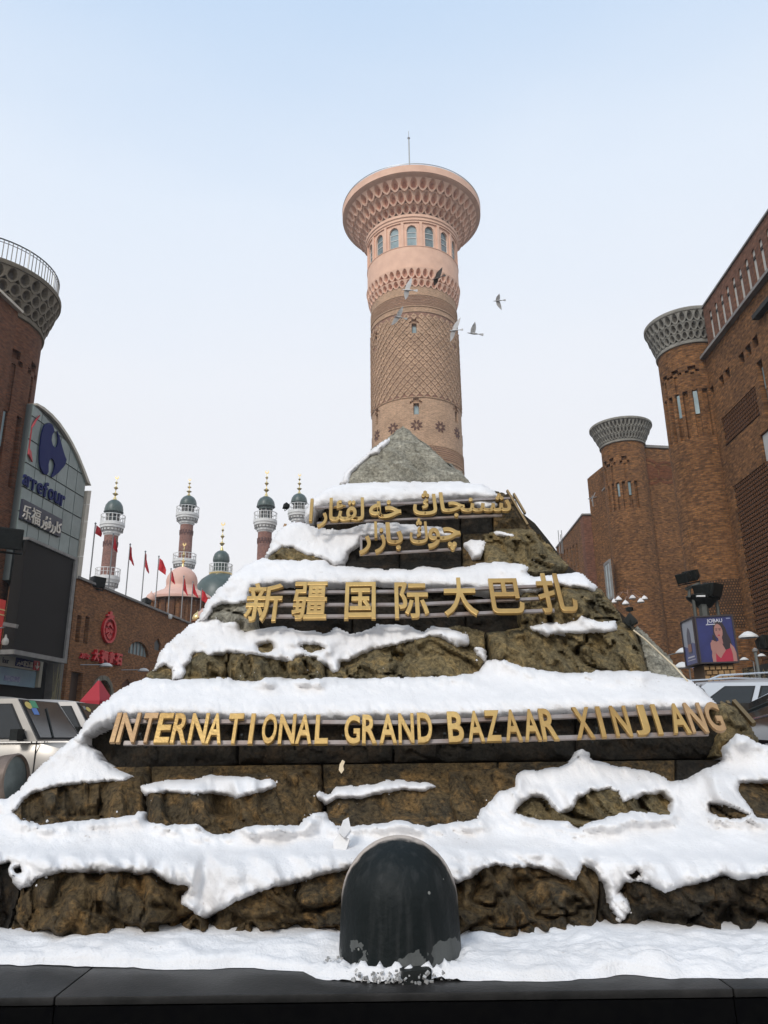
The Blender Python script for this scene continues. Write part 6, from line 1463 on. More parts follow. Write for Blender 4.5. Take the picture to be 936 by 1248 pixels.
def minaret(label, axis_px, Y, ys, wpx, low=None):
    """ys: finial tip, dome top, dome bottom, rail top, balcony floor, balcony foot; wpx: dome, balcony, shaft widths"""
    x0 = axis_px; k = lambda py: (ray(x0, py).length and Y/ray(x0, py).y)/F
    c = at(x0, ys[2], Y); c = (c.x, c.y); z = [at(x0, y, Y).z for y in ys]
    rd, rb, rs = [w/2*Y/F*1.01/(ray(x0, ys[2]).y) for w in wpx]
    t = thing('minaret', (c[0], c[1], 0), label, 'minaret', 'brick minarets with green domes')
    mb = MB(); mb.lathe((c[0], c[1], 0), [(rs*1.12, 0), (rs, z[5]+.05)], 24); mb.build('shaft', M_mb, t, smooth=40)
    b0, b1 = z[5], z[4]; h = b1-b0
    def balcony(b0, b1, rail_h):
        h = b1-b0; mb = MB(); mb.lathe((c[0], c[1], 0), [(rs, b0), (rs*1.12, b0+h*.12), (rs*1.2, b0+h*.14), (rs*1.22, b0+h*.3), (rb*.82, b0+h*.38), (rb*.84, b0+h*.52), (rb*.93, b0+h*.58), (rb*.95, b0+h*.74), (rb, b0+h*.8), (rb, b1), (rs*.5, b1)], 28); mb.build('balcony', M_white, t, smooth=30)
        ring_rail(t, c, rb*.96, b1, rail_h)
        mb = MB()
        for j in range(18): a = 2*math.pi*j/18; mb.box((c[0]+rb*.86*math.cos(a), c[1]+rb*.86*math.sin(a), b0+h*.45), (.12, .12, h*.22), rz=a)
        mb.build('corbels', M_trim, t, kind='stuff')
    balcony(b0, b1, z[3]-z[4])
    mb = MB()
    for j in range(14): a = 2*math.pi*j/14; mb.box((c[0]+rs*1.0*math.cos(a), c[1]+rs*1.0*math.sin(a), b0-1.15), (.18, .25, .5), rz=a); mb.box((c[0]+rs*1.0*math.cos(a+.22), c[1]+rs*math.sin(a+.22), b0-1.5), (.15, .2, .35), rz=a+.22)
    mb.build('brick_frieze', mat('dark_frieze', (.13, .06, .05), .8), t, kind='stuff')
    # lantern: core, columns, arches
    zk0, zk1 = z[4], z[2]
    mb = MB(); mb.lathe((c[0], c[1], 0), [(rd*.40, zk0), (rd*.40, zk1)], 16); mb.build('lantern_core', mat('lantern_dark', (.06, .075, .075), .6), t, smooth=40)
    for j in range(8):
        a = 2*math.pi*j/8+.2; q = (c[0]+rd*.66*math.cos(a), c[1]+rd*.66*math.sin(a)); mb = MB(); mb.tube([(q[0], q[1], zk0), (q[0], q[1], zk1)], rd*.085, 8); mb.build('column', M_trim, t, smooth=50)
    mb = MB(); mb.lathe((c[0], c[1], 0), [(rd*.55, zk1-(zk1-zk0)*.22), (rd*.78, zk1-(zk1-zk0)*.2), (rd*.8, zk1), (0, zk1)], 24); mb.build('lantern_ring', M_green, t, smooth=30)
    hd = z[1]-z[2]; mb = MB(); mb.lathe((c[0], c[1], z[2]), [(rd*.9, -.12), (rd*1.04, -.02), (rd*1.04, .08), (rd, .12), (rd*.99, hd*.25), (rd*.90, hd*.52), (rd*.70, hd*.76), (rd*.40, hd*.93), (rd*.12, hd), (0, hd)], 32); mb.build('dome', M_green, t, smooth=35)
    mb = MB(); finial(mb, (c[0], c[1], z[1]-.05), z[0]-z[1], rd*.36); mb.build('finial', M_goldf, t, smooth=50)
    if low:
        zz = [at(x0-(y-ys[2])*.08, y, Y).z for y in low]; balcony(zz[2], zz[1], zz[0]-zz[1])
    return t, c
M_mb = brickmat('minaret_brick', (.32, .155, .12), (.22, .11, .09), (.30, .20, .16), bw=.5, rh=.2, ms=.02, var=.4)
minaret('brick minaret with green dome and two white balconies, nearest the store building', 138.5, 108, (580, 609, 624.5, 629, 638.5, 653.5), (22, 29, 16), (694, 704, 722))
minaret('brick minaret with green dome rising directly behind the pink dome', 229.3, 118, (583, 604, 616.5, 619, 627.5, 640.5), (20, 27.5, 15), (676, 683.5, 697))
minaret('brick minaret with green dome standing between the domes and the monument', 324, 104, (573, 605, 618, 626, 635.5, 649.5), (21.5, 28.5, 16.5))
minaret('minaret with green dome almost hidden behind the monument beside the arabic letters', 364.5, 116, (577, 601.5, 613, 616, 624.5, 638), (19.5, 27, 15))
# green dome
gd = thing('green_dome_building', (at(268, 730, 112).x, 112, 0), 'large green dome topped by a small domed lantern, beside the monument slope', 'dome building')
Y = 112; c = at(268.5, 705, Y); c = (c.x, c.y); zz = lambda y: at(268.5, y, Y).z; kk = Y/F
mb = MB(); R_ = 32*kk; h_ = zz(700)-zz(738); mb.lathe((c[0], c[1], zz(738)), [(R_*1.02, -3), (R_*1.02, 0), (R_, h_*.3), (R_*.90, h_*.58), (R_*.72, h_*.80), (R_*.5, h_*.94), (R_*.36, h_), (0, h_)], 48); mb.build('main_dome', M_green, gd, smooth=35)
mb = MB(); mb.lathe((c[0], c[1], 0), [(R_*1.05, 0), (R_*1.05, zz(738)-3)], 40); mb.build('drum', M_mb, gd, smooth=40)
mb = MB(); mb.lathe((c[0], c[1], zz(700)), [(14*kk*.9, -.4), (14*kk, -.1), (14*kk, .15), (0, .2)], 28); mb.build('gallery', M_goldf, gd, smooth=30)
ring_rail(gd, c, 14*kk, zz(700)+.1, zz(689.5)-zz(700), 24)
mb = MB(); mb.lathe((c[0], c[1], 0), [(9*kk, zz(700)), (9*kk, zz(686)), (9.8*kk, zz(684)), (9.8*kk, zz(683))], 24); mb.build('lantern', M_green, gd, smooth=30)
mb = MB(); h_ = zz(671)-zz(683); mb.lathe((c[0], c[1], zz(683)), [(10.2*kk, -.2), (10.4*kk, 0), (10*kk, h_*.3), (8.6*kk, h_*.62), (5.5*kk, h_*.88), (2*kk, h_), (0, h_)], 28); mb.build('lantern_dome', M_green, gd, smooth=35)
mb = MB(); finial(mb, (c[0], c[1], zz(671)-.05), zz(636)-zz(671), 3.8*kk); mb.build('finial', M_goldf, gd, smooth=50)
# pink dome
pd = thing('pink_dome_building', (at(222, 740, 78).x, 78, 0), 'pink onion dome on a round brick drum with a gold finial behind the flags', 'dome building')
Y = 78; c = at(221, 720, Y); c = (c.x, c.y); zz = lambda y: at(221, y, Y).z; kk = Y/F*1.0
mb = MB(); Z0 = zz(731)
prof_ = [(40, 733), (41, 731), (38.5, 729), (33, 725), (25, 721), (20.5, 719), (18.5, 715), (18.8, 711.5), (19, 708), (18, 703.5), (15, 698.5), (10, 694), (4, 691.3), (0, 690)]
mb.lathe((c[0], c[1], 0), [(r_*kk, zz(y)) for r_, y in prof_], 48); mb.build('onion_dome', M_pink, pd, smooth=30)
mb = MB(); mb.lathe((c[0], c[1], 0), [(41.3*kk, zz(734)), (41.6*kk, zz(733.5)), (41.6*kk, zz(731.8)), (40*kk, zz(731.2))], 48); mb.build('eaves_ring', M_pink, pd, smooth=30)
mb = MB(); mb.lathe((c[0], c[1], 0), [(34*kk, 0), (34*kk, zz(735)), (40*kk, zz(733.5))], 40); mb.build('drum', M_brickW, pd, smooth=30)
for k in range(20):
    a = 2*math.pi*k/20; mb = MB(); mb.box((c[0]+34.5*kk*math.cos(a), c[1]+34.5*kk*math.sin(a), zz(735)-2.5), (.3, .5, 5), rz=a); mb.build('pier', M_brickD, pd)
mb = MB(); finial(mb, (c[0], c[1], zz(691)-.05), zz(661)-zz(691), 3.0*kk); mb.build('finial', M_goldf, pd, smooth=50)
for px, py, mt, lab in ((184, 729, M_pink, 'small pink roof turret at the left foot of the pink dome'), (240.5, 753, M_goldf, 'small gilded roof knob right of the brick drum'), (246, 750, M_pink, 'small pink roof knob beside the monument slope')):
    q = at(px, py, 64); o_ = thing('roof_turret', (q.x, q.y, q.z-.5), lab, 'roof ornament'); mb = MB(); s_ = .33
    mb.lathe((q.x, q.y, q.z), [(s_*1.2, -4), (s_*1.2, -s_*1.2), (s_*1.6, -s_), (s_*1.2, -s_*.6)], 14); mb.build('base', M_brickW, o_, smooth=30)
    mb = MB(); mb.lathe((q.x, q.y, q.z), [(s_*1.15, -s_*.6), (s_*1.3, 0), (s_, s_*.8), (s_*.3, s_*1.4), (0, s_*2)], 14); mb.build('knob', mt, o_, smooth=40)
# ------------------------------------------------------------------ vehicles
M_tyre = mat('tyre_rubber', (.018, .018, .018), .85)
M_cglass = mat('tinted_car_glass', (.012, .016, .018), .08, spec=.6)
M_seal = mat('rubber_seal', (.01, .01, .01), .7)
def car(name, label, origin, heading, dims, paint, kind, group):
    """heading: unit (x,y) of the nose. body built from side stations; local x forward, y left"""
    h = Vector((heading[0], heading[1], 0)).normalized(); l = Vector((-h.y, h.x, 0)); o = Vector(origin)
    t = thing(name, o, label, 'van' if kind == 'van' else 'car', group); t['group'] = group
    L = lambda x, y, z: o+h*x+l*y+Vector((0, 0, z))
    body, gh, wheels_x, W = dims['body'], dims['gh'], dims['wheels'], dims['w']
    mb = MB(); ring = []
    def sect(x, zb, zm, zt, w, crown):
        return [L(x, -w*.86, zb), L(x, -w, zb+(zm-zb)*.45), L(x, -w*.99, zm), L(x, -w*.90, zt), L(x, 0, zt+crown), L(x, w*.90, zt), L(x, w*.99, zm), L(x, w, zb+(zm-zb)*.45), L(x, w*.86, zb)]
    R_ = [sect(*s) for s in body]
    for i in range(len(R_)-1):
        for k in range(9): mb.face([R_[i][k], R_[i+1][k], R_[i+1][(k+1) % 9], R_[i][(k+1) % 9]])
    mb.face(R_[0]); mb.face(R_[-1][::-1])
    mb.build('body', paint, t, smooth=35)
    # greenhouse: stations (x_bottom, x_top); rounded roof
    zb, zt, wb, wt, xf0, xf1, xr1, xr0 = gh      # belt z, roof z, half widths, front glass bottom/top x, rear glass top/bottom x
    def gp(u, v, s=1, o_=0.0):    # u along (0 rear..1 front), v up, side s
        x0, x1 = xr0+(xf0-xr0)*u, xr1+(xf1-xr1)*u; x = x0+(x1-x0)*v; w_ = wb+(wt-wb)*v+o_
        return L(x, s*w_, zb+(zt-.07-zb)*v)
    mb = MB(); N = 10
    for s in (-1, 1):
        for i in range(N):
            mb.face([gp(i/N, 0, s), gp((i+1)/N, 0, s), gp((i+1)/N, 1, s), gp(i/N, 1, s)])
    arcs = []
    for i in range(N+1):
        u = i/N; x = xr1+(xf1-xr1)*u; bow = -.05*(2*u-1)**2-(.07*max(0, 2*u-1)**4 if kind == 'van' else 0)
        arcs.append([L(x, -wt, zt-.07), L(x, -wt*.86, zt-.02+bow), L(x, -wt*.45, zt+.01+bow), L(x, 0, zt+.02+bow), L(x, wt*.45, zt+.01+bow), L(x, wt*.86, zt-.02+bow), L(x, wt, zt-.07)])
    for i in range(N):
        for k in range(6): mb.face([arcs[i][k], arcs[i+1][k], arcs[i+1][k+1], arcs[i][k+1]])
    for e_, x_, xx in ((0, xr0, 0), (N, xf0, 1)):
        a = arcs[e_]; b = [L(x_, -wb*(1-k/3), zb+.0) for k in range(7)]
        for k in range(6): mb.face([a[k], a[k+1], b[k+1], b[k]])
    mb.build('cabin', paint, t, smooth=35)
    # windscreen
    def wsq(m, o_, xb, xt, sgn):
        a = L(xb-sgn*.02, -wb*(1-m), zb+.03), L(xb-sgn*.02, wb*(1-m), zb+.03), L(xt, wt*(1-m), zt-.09), L(xt, -wt*(1-m), zt-.09)
        n_ = (a[1]-a[0]).cross(a[3]-a[0]).normalized(); n_ = n_ if n_.dot(h*sgn) > 0 else -n_; return [p+n_*o_ for p in a], n_
    for sgn, xb, xt, nm in ((1, xf0, xf1, 'windscreen'), (-1, xr0, xr1, 'rear_window')):
        q, n_ = wsq(.06, .014, xb, xt, sgn); mb = MB(); mb.face(q); bk = [p-n_*.03 for p in q]
        for i in range(4): mb.face([q[i], bk[i], bk[(i+1) % 4], q[(i+1) % 4]])
        ws = mb.build(nm, M_seal, t)
        q, n_ = wsq(.10, .022, xb, xt, sgn); c_ = sum(q, Vector())/4; q = [c_+(p-c_)*.95 for p in q]; mb = MB(); mb.face(q); mb.build('pane', M_cglass, ws)
        if sgn == 1 and dims.get('stick'):
            for (u, v, w_, h_, mt_) in dims['stick']:
                p0 = q[0].lerp(q[1], u).lerp(q[3].lerp(q[2], u), v); du = (q[1]-q[0])*w_; dv = (q[3]-q[0])*h_; mb = MB()
                mb.face([p0+n_*.004+(du*math.cos(2*math.pi*k/12)+dv*math.sin(2*math.pi*k/12))*.5 for k in range(12)] if mt_ is M_styel else [p0+n_*.004+du*a_+dv*b_ for a_, b_ in ((-.5, -.5), (.5, -.5), (.5, .5), (-.5, .5))]); mb.build('sticker', mt_, ws)
        if sgn == 1:
            mb = MB(); p0, p1 = q[0].lerp(q[1], .3)+n_*.01, q[0].lerp(q[1], .55).lerp(q[3].lerp(q[2], .55), .8)+n_*.015; mb.tube([p0, p1], .012, 5); mb.build('wiper', M_dark, t)
    for s in (-1, 1):
        for (u0, u1, u2, u3) in dims['wins']:
            q = [gp(u0, .06, s, .012), gp(u1, .06, s, .012), gp(u2, .88, s, .012), gp(u3, .88, s, .012)]; n_ = l*s; mb = MB(); mb.face(q)
            bk = [p-n_*.03 for p in q]
            for i in range(4): mb.face([q[i], bk[i], bk[(i+1) % 4], q[(i+1) % 4]])
            w_ = mb.build('side_window', M_seal, t)
            c_ = sum(q, Vector())/4; mb = MB(); mb.face([c_+(p-c_)*.93+n_*.006 for p in q]); mb.build('pane', M_cglass, w_)
        for k, x_ in enumerate(dims['seams']):
            mb = MB(); zz0, zz1 = .32, zb; mb.box((L(x_, s*(W+.002), (zz0+zz1)/2)), (.012, .02, zz1-zz0), rz=math.atan2(h.y, h.x)); mb.build('door_seam', M_seal, t)
    for x_ in wheels_x:
        for s in (-1, 1):
            c_ = L(x_, s*(W-.10), dims['wr']); wl = MB(); ringlathe(wl, c_, l*s, [(0, -.1), (dims['wr']*.9, -.1), (dims['wr'], -.07), (dims['wr'], .07), (dims['wr']*.9, .11), (dims['wr']*.62, .10)], 24); w_ = wl.build('wheel', M_tyre, t, smooth=30)
            rm = MB(); ringlathe(rm, c_, l*s, [(dims['wr']*.62, .10), (dims['wr']*.55, .06), (dims['wr']*.2, .09), (0, .1)], 10); rm.build('rim', M_steel, w_)
            ar = MB(); ringlathe(ar, c_+l*s*.0, l*s, [(dims['wr']*1.16, .085), (dims['wr']*1.16, .112), (dims['wr']*1.0, .112)], 24); ar.build('wheel_arch', M_seal, t)
    xn = body[-1][0]
    for s in (-1, 1):
        mb = MB(); mb.box(L(xn-.06, s*W*.72, body[-1][3]-.10), (.16, .30, .16), rz=math.atan2(h.y, h.x)); mb.build('headlight', mat('lamp_glass', (.55, .57, .58), .15), t)
        mb = MB(); mb.box(L(body[0][0]+.04, s*W*.82, body[0][3]-.14), (.12, .2, .26), rz=math.atan2(h.y, h.x)); mb.build('tail_light', mat('tail_red', (.30, .01, .01), .2), t)
        mb = MB(); mb.box(L(xf0-.28, s*(W+.10), zb+.10), (.12, .20, .17), rz=math.atan2(h.y, h.x)); mb.build('wing_mirror', M_dark if kind == 'van' else paint, t)
    mb = MB(); mb.box(L(xn+.01, 0, .38), (.14, W*1.8, .2), rz=math.atan2(h.y, h.x)); mb.build('bumper', M_dark if kind != 'van' else paint, t)
    if dims.get('rails'):
        for s in (-1, 1):
            mb = MB(); mb.tube([L(xr1+.1, s*wt*.84, zt), L(xr1+.3, s*wt*.84, zt+.07), L((xr1+xf1)/2, s*wt*.84, zt+.10), L(xf1-.3, s*wt*.84, zt+.06), L(xf1-.1, s*wt*.84, zt-.01)], .018, 6); mb.build('roof_rail', mat('bright_rail', (.7, .7, .7), .25, .8), t, smooth=50)
    return t
M_styel = mat('yellow_sticker', (.65, .48, .10), .5); M_stgr = mat('green_sticker', (.03, .28, .12), .5); M_stbl = mat('blue_sticker', (.06, .18, .50), .5)
M_silver = mat('champagne_silver_paint', (.42, .39, .35), .35, .45, col2=(.36, .33, .29), nscale=1.5, bump=.0)
M_silver2 = mat('pale_silver_paint', (.52, .49, .46), .35, .4, col2=(.44, .42, .39), nscale=1.2)
M_whitecar = mat('white_silver_paint', (.60, .62, .64), .25, .35)
M_bluesil = mat('blue_silver_paint', (.50, .54, .58), .3, .05)
M_blackcar = mat('black_car_paint', (.008, .010, .014), .12)
VAN = dict(w=.78, wr=.28, wheels=(-1.25, 1.25), wins=[(.66, .955, .955, .66), (.36, .63, .63, .36), (.05, .33, .33, .07)], seams=(.35, 1.30, -.7),
           body=[(-1.95, .32, .9, 1.05, .70, .0), (-1.85, .26, .9, 1.07, .78, .0), (.9, .26, .92, 1.08, .78, .0), (1.35, .26, .92, 1.06, .78, .02), (1.75, .28, .82, .96, .74, .03), (1.93, .34, .70, .84, .66, .02)],
           gh=(1.10, 1.84, .77, .66, 1.30, .82, -1.80, -1.92), stick=[(.10, .86, .16, .20, M_styel), (.26, .90, .15, .20, M_stgr), (.20, .70, .13, .18, M_stbl)])
hv = Vector((1, -.08, 0)).normalized(); lv = Vector((-hv.y, hv.x, 0))
pA = at(21, 851, 12.4)      # near top corner of the windscreen
orig = pA-hv*.82+lv*.66; dz = pA.z-1.77; 
car('parked_van', 'dusty silver minivan with windscreen stickers parked at the left edge, nearest the monument', (orig.x, orig.y, dz), hv, VAN, M_silver, 'van', 'silver vans parked on the left')
pB = at(92, 855, 15.2); VAN2 = dict(VAN); VAN2['stick'] = [(.22, .80, .14, .16, M_styel), (.10, .84, .08, .12, M_trim)]
orig2 = pB-hv*.82+lv*.66
car('parked_van', 'second silver van, mostly hidden, parked just beyond the first one', (orig2.x, orig2.y, pB.z-1.77), hv, VAN2, M_silver2, 'van', 'silver vans parked on the left')
SUV = dict(w=.92, wr=.36, wheels=(-1.35, 1.35), wins=[(.60, .90, .84, .62), (.30, .57, .58, .33), (.08, .27, .30, .16)], seams=(.1, 1.05, -.85), rails=True,
           body=[(-2.2, .45, .95, 1.08, .82, 0), (-2.1, .32, .95, 1.12, .92, 0), (.9, .32, .98, 1.14, .92, 0), (1.3, .32, .98, 1.12, .92, .03), (2.0, .34, .85, 1.0, .86, .05), (2.2, .42, .72, .86, .76, .03)],
           gh=(1.12, 1.70, .90, .72, 1.35, .55, -1.75, -2.05))
SED = dict(w=.88, wr=.32, wheels=(-1.35, 1.4), wins=[(.58, .86, .74, .60), (.28, .55, .57, .33), (.14, .26, .30, .25)], seams=(.05, .95, -.8),
           body=[(-2.3, .40, .80, .95, .74, 0), (-2.1, .30, .82, 1.0, .86, 0), (-1.3, .28, .85, 1.0, .88, 0), (1.0, .28, .85, .98, .88, .0), (1.5, .28, .80, .93, .86, .04), (2.1, .32, .68, .80, .78, .04), (2.3, .38, .58, .68, .68, .02)],
           gh=(.96, 1.47, .86, .66, 1.25, .35, -.95, -1.75))
def place_car(name, label, px, py, D, ang, dims, paint, roofx, group, za=None):
    # roof centre-line point roofx lands at the given picture point and depth
    q = at(px, py, D); hd = Vector((math.cos(rad(ang)), math.sin(rad(ang)), 0)); o_ = q-hd*roofx; return car(name, label, (o_.x, o_.y, q.z-(dims['gh'][1] if za is None else za)), hd, dims, paint, 'car', group)
place_car('parked_car', 'white silver suv with roof rails parked behind the right end of the monument', 915, 830, 14, 182, SUV, M_whitecar, -.6, 'cars parked on the right')
place_car('parked_car', 'pale silver saloon with curved roofline cut off by the right frame edge', 902, 882, 9.6, 184, SED, M_bluesil, 1.25, 'cars parked on the right', .96)
place_car('parked_car', 'black car just showing its dark flank below the silver saloon at the right edge', 912, 893, 6.3, 181, SED, M_blackcar, 2.2, 'cars parked on the right', .74)
# red parasol behind the vans
t = thing('parasol', at(124, 872, 22), 'small red pointed parasol in front of the arched stone doorway', 'parasol'); ap_ = at(121, 827.5, 22); q = MB()
base = [ap_+Vector((-.0+.46*math.cos(a), .46*math.sin(a), -.62)) for a in [k*math.pi/2+.5 for k in range(4)]]
for k in range(4): q.face([base[k], base[(k+1) % 4], ap_]); q.face([base[k], base[(k+1) % 4], base[(k+1) % 4]-Vector((0, 0, .15)), base[k]-Vector((0, 0, .15))])
q.build('canopy', mat('parasol_red', (.40, .02, .035), .6), t); q = MB(); q.tube([ap_, Vector((ap_.x, ap_.y, 0))], .03, 6); q.build('pole', M_steel, t)

# ------------------------------------------------------------------ advertising box on a lattice brick pier, with floodlights above
BX = 19.0
ad = thing('advertising_box', at(872, 812, BX), 'lit-box advertisement cube with a woman in a red dress on its front, on a brick pier', 'advertising box')
ad['label'] = 'blue advertising box with a woman in a red dress printed on its front face'
f0, f1 = at(849.5, 780, BX), at(897, 780, BX-.25); dd = (f1-f0); dd.z = 0; yaw = math.degrees(math.atan2(dd.x, dd.y))
PB = Plane(f0.x, f0.y, yaw); Wb = dd.length; zb1 = at(872, 751, BX).z; zb0 = at(872, 809, BX).z; Hb = zb1-zb0
sdir = Vector((-.22, .975, 0)).normalized()     # the side face runs back to the left
e1 = at(833.5, 780, BX+1.0); sd2 = e1-f0; sd2.z = 0; PSd = Plane(f0.x, f0.y, math.degrees(math.atan2(sd2.x, sd2.y))); Ws = sd2.length
core_ = MB(); A_ = PB.pt(0, zb0); B_ = PB.pt(Wb, zb0); C_ = B_+sd2; D_ = A_+sd2
pts = [A_, B_, C_, D_]; core_.hexa([p for p in pts]+[p+Vector((0, 0, Hb)) for p in pts]); core_.build('box', mat('dark_frame', (.03, .02, .022), .5), ad)
def fpoly(name, pl, W_, H_, P_, o, mt, flip=False, par=ad):
    mb = MB(); slab(mb, pl, [((x if not flip else x)*W_, zb0+H_*(1-y)) for x, y in P_], o-.004, o); return mb.build(name, mt, par)
pm = lambda n, c: mat(n, c, .35, spec=.5)
poster = fpoly('front_poster', PB, Wb, Hb, [(.04, .03), (.96, .03), (.96, .97), (.04, .97)], .02, mat('poster_blue', (.008, .011, .085), .3, col2=(.018, .026, .15), nscale=1.1))
def el_(cx, cy, rx, ry, n=20, rot=0): return [(cx+rx*math.cos(2*math.pi*k/n)*math.cos(rot)-ry*math.sin(2*math.pi*k/n)*math.sin(rot), cy+rx*math.cos(2*math.pi*k/n)*math.sin(rot)+ry*math.sin(2*math.pi*k/n)*math.cos(rot)) for k in range(n)]
skin = pm('printed_skin', (.36, .17, .14)); hair = pm('printed_hair', (.018, .008, .012)); dress = pm('printed_dress', (.36, .012, .04)); lip = pm('printed_lips', (.38, .02, .04)); skd = pm('printed_skin_tone', (.34, .15, .13))
fpoly('printed_hair', PB, Wb, Hb, [(.45, .22), (.50, .15), (.60, .12), (.70, .16), (.76, .26), (.80, .40), (.86, .52), (.88, .64), (.84, .72), (.72, .74), (.66, .66), (.58, .5), (.44, .40)], .024, hair)
fpoly('printed_skin', PB, Wb, Hb, [(.50, .55), (.60, .52), (.70, .56), (.84, .60), (.92, .68), (.96, .80), (.96, .97), (.34, .97), (.33, .84), (.36, .72), (.42, .62)], .027, skin)
fpoly('printed_dress', PB, Wb, Hb, [(.44, .79), (.50, .86), (.55, .90), (.62, .82), (.70, .74), (.74, .66), (.80, .64), (.84, .72), (.86, .82), (.86, .97), (.42, .97)], .031, dress)
fpoly('printed_hair', PB, Wb, Hb, [(.68, .36), (.78, .40), (.84, .55), (.82, .70), (.70, .73), (.64, .62), (.66, .5)], .034, hair)
fpoly('printed_skin', PB, Wb, Hb, [(.54, .44), (.64, .44), (.66, .60), (.56, .60)], .0345, skd)
fpoly('printed_face', PB, Wb, Hb, el_(.575, .34, .105, .155, rot=-.1), .037, skin)
for ex in (.525, .615): fpoly('printed_eye', PB, Wb, Hb, el_(ex, .315, .026, .010, 10), .0395, hair)
for ex in (.525, .615): fpoly('printed_brow', PB, Wb, Hb, [(ex-.035, .285), (ex+.035, .28), (ex+.035, .29), (ex-.035, .297)], .0395, hair)
fpoly('printed_nose', PB, Wb, Hb, [(.565, .33), (.575, .33), (.585, .375), (.558, .378)], .0395, skd); fpoly('printed_lips', PB, Wb, Hb, el_(.575, .425, .034, .014, 12), .0395, lip)
fpoly('printed_hand', PB, Wb, Hb, [(.33, .58), (.38, .53), (.44, .52), (.50, .56), (.50, .62), (.46, .68), (.44, .78), (.36, .80), (.33, .70)], .037, skin)
fpoly('printed_phone', PB, Wb, Hb, [(.41, .40), (.47, .43), (.50, .56), (.44, .58), (.40, .48)], .0395, hair)
for k in range(4): fpoly('printed_finger', PB, Wb, Hb, [(.37+k*.03, .52+.01*k), (.395+k*.03, .515+.01*k), (.40+k*.03, .60), (.375+k*.03, .60)], .042, skin)
M_wprint = pm('white_print', (.60, .60, .66))
put(PB, 'JOBAU', 861, 880, 754.3, 760.2, M_wprint, ad, 'printed_word', bold=.01, thick=.004, off=.026, bev=0)
fpoly('printed_line', PB, Wb, Hb, [(.28, .185), (.52, .18), (.52, .195), (.28, .20)], .026, M_wprint)
fpoly('printed_line', PB, Wb, Hb, [(.82, .065), (.92, .065), (.92, .09), (.82, .09)], .026, pm('grey_print', (.2, .22, .35)))
fs_ = lambda nm, P_, o, mt: fpoly(nm, PSd, Ws, Hb, P_, o, mt)
fs_('side_poster', [(.04, .03), (.96, .03), (.96, .97), (.04, .97)], .02, mat('side_poster_blue', (.04, .06, .19), .35, col2=(.10, .13, .30), nscale=3))
fs_('side_poster_sky', [(.04, .03), (.96, .03), (.96, .55), (.70, .60), (.30, .52), (.04, .58)], .024, pm('side_poster_grey', (.34, .37, .42)))
fs_('printed_bottle', [(.42, .24), (.52, .18), (.60, .24), (.66, .34), (.66, .74), (.38, .74), (.38, .34)], .028, pm('printed_bottle_ink', (.05, .06, .10)))
fs_('printed_label', [(.40, .54), (.64, .54), (.64, .70), (.40, .70)], .032, pm('printed_orange', (.28, .12, .08)))
fs_('printed_line', [(.25, .80), (.75, .80), (.75, .83), (.25, .83)], .028, M_wprint); fs_('printed_line', [(.2, .87), (.8, .87), (.8, .885), (.2, .885)], .028, M_wprint)
for pl, W_ in ((PB, Wb), (PSd, Ws)):
    for q in (rect(0, .035, zb0, zb1), rect(W_-.035, W_, zb0, zb1), rect(.035, W_-.035, zb1-.035, zb1), rect(.035, W_-.035, zb0, zb0+.035)):
        mb = MB(); slab(mb, pl, q, .0, .05); mb.build('frame', MATS['dark_frame'], ad)
# brick pier
pr = thing('brick_pier', PB.pt(Wb/2, 0, -.4), 'ochre pierced brick pier carrying the advertising box', 'pier')
mb = MB(); c0 = PB.pt(Wb*.10, 0, -.12); c1 = PB.pt(Wb*.86, 0, -.12); q4 = [c0, c1, c1+sd2*.8, c0+sd2*.8]; q4 = [Vector((p.x, p.y, 0)) for p in q4]; mb.hexa(q4+[p+Vector((0, 0, zb0-.02)) for p in q4]); mb.build('core', mat('pier_core', (.10, .06, .03), .85), pr)
M_pier = mat('ochre_block', (.40, .25, .11), .8, col2=(.26, .155, .065), nscale=5)
for j in range(14):
    for k in range(5):
        if (j, k) == (9, 2): continue
        w_ = Wb*.76/5; x = Wb*.10+(k+.5)*w_+(w_*.25 if j % 2 else -w_*.1); z = zb0-.10-j*.115
        if z < .2: continue
        mb = MB(); mb.box(PB.pt(x, z, -.10), (w_*.78, .06, .085), rz=math.atan2(PB.d.y, PB.d.x)); mb.build('brick', M_pier, pr)
# floodlight platform above
fp = thing('floodlight_mast', PB.pt(Wb/2, zb1, -.5), 'dark steel platform on thin legs above the advertising box', 'mast')
pc = at(857, 728, BX+.6); mb = MB(); mb.lathe((pc.x, pc.y, pc.z), [(0, -.32), (.16, -.28), (.40, -.04), (.44, .02), (.42, .05), (0, .05)], 20); mb.build('platform', M_dark, fp, smooth=30)
for px, py in ((845, 745), (856, 748), (873, 745)):
    q = at(px, 730, BX+.5); mb = MB(); mb.tube([q, Vector((q.x, q.y, zb1))], .045 if px != 856 else .12, 6); mb.build('leg', mat('grey_leg', (.07, .075, .065), .6), fp)
mb = MB(); mb.tube([at(836, 718, BX+.4), at(853, 711, BX+.4)], .05, 6); mb.tube([at(840, 728, BX+.4), at(840, 714, BX+.4)], .04, 6); mb.tube([at(849, 728, BX+.4), at(849, 712, BX+.4)], .05, 6); mb.build('arm_bracket', MATS['grey_leg'], fp, kind='stuff')
mb = MB(); q = at(854, 726.5, BX+.2); mb.box(q, (.22, .05, .04)); mb.build('lamp_strip', M_white, fp)
spotlight(at(833.5, 704, BX+.3), (-.75, -.5, -.35), .36, 'upper left black floodlight of the cluster above the advertising box', group='floodlights above the advertising box')
spotlight(at(843, 701, BX+.5), (-.75, -.5, -.35), .40, 'black floodlight right beside the upper left one above the advertising box', group='floodlights above the advertising box')
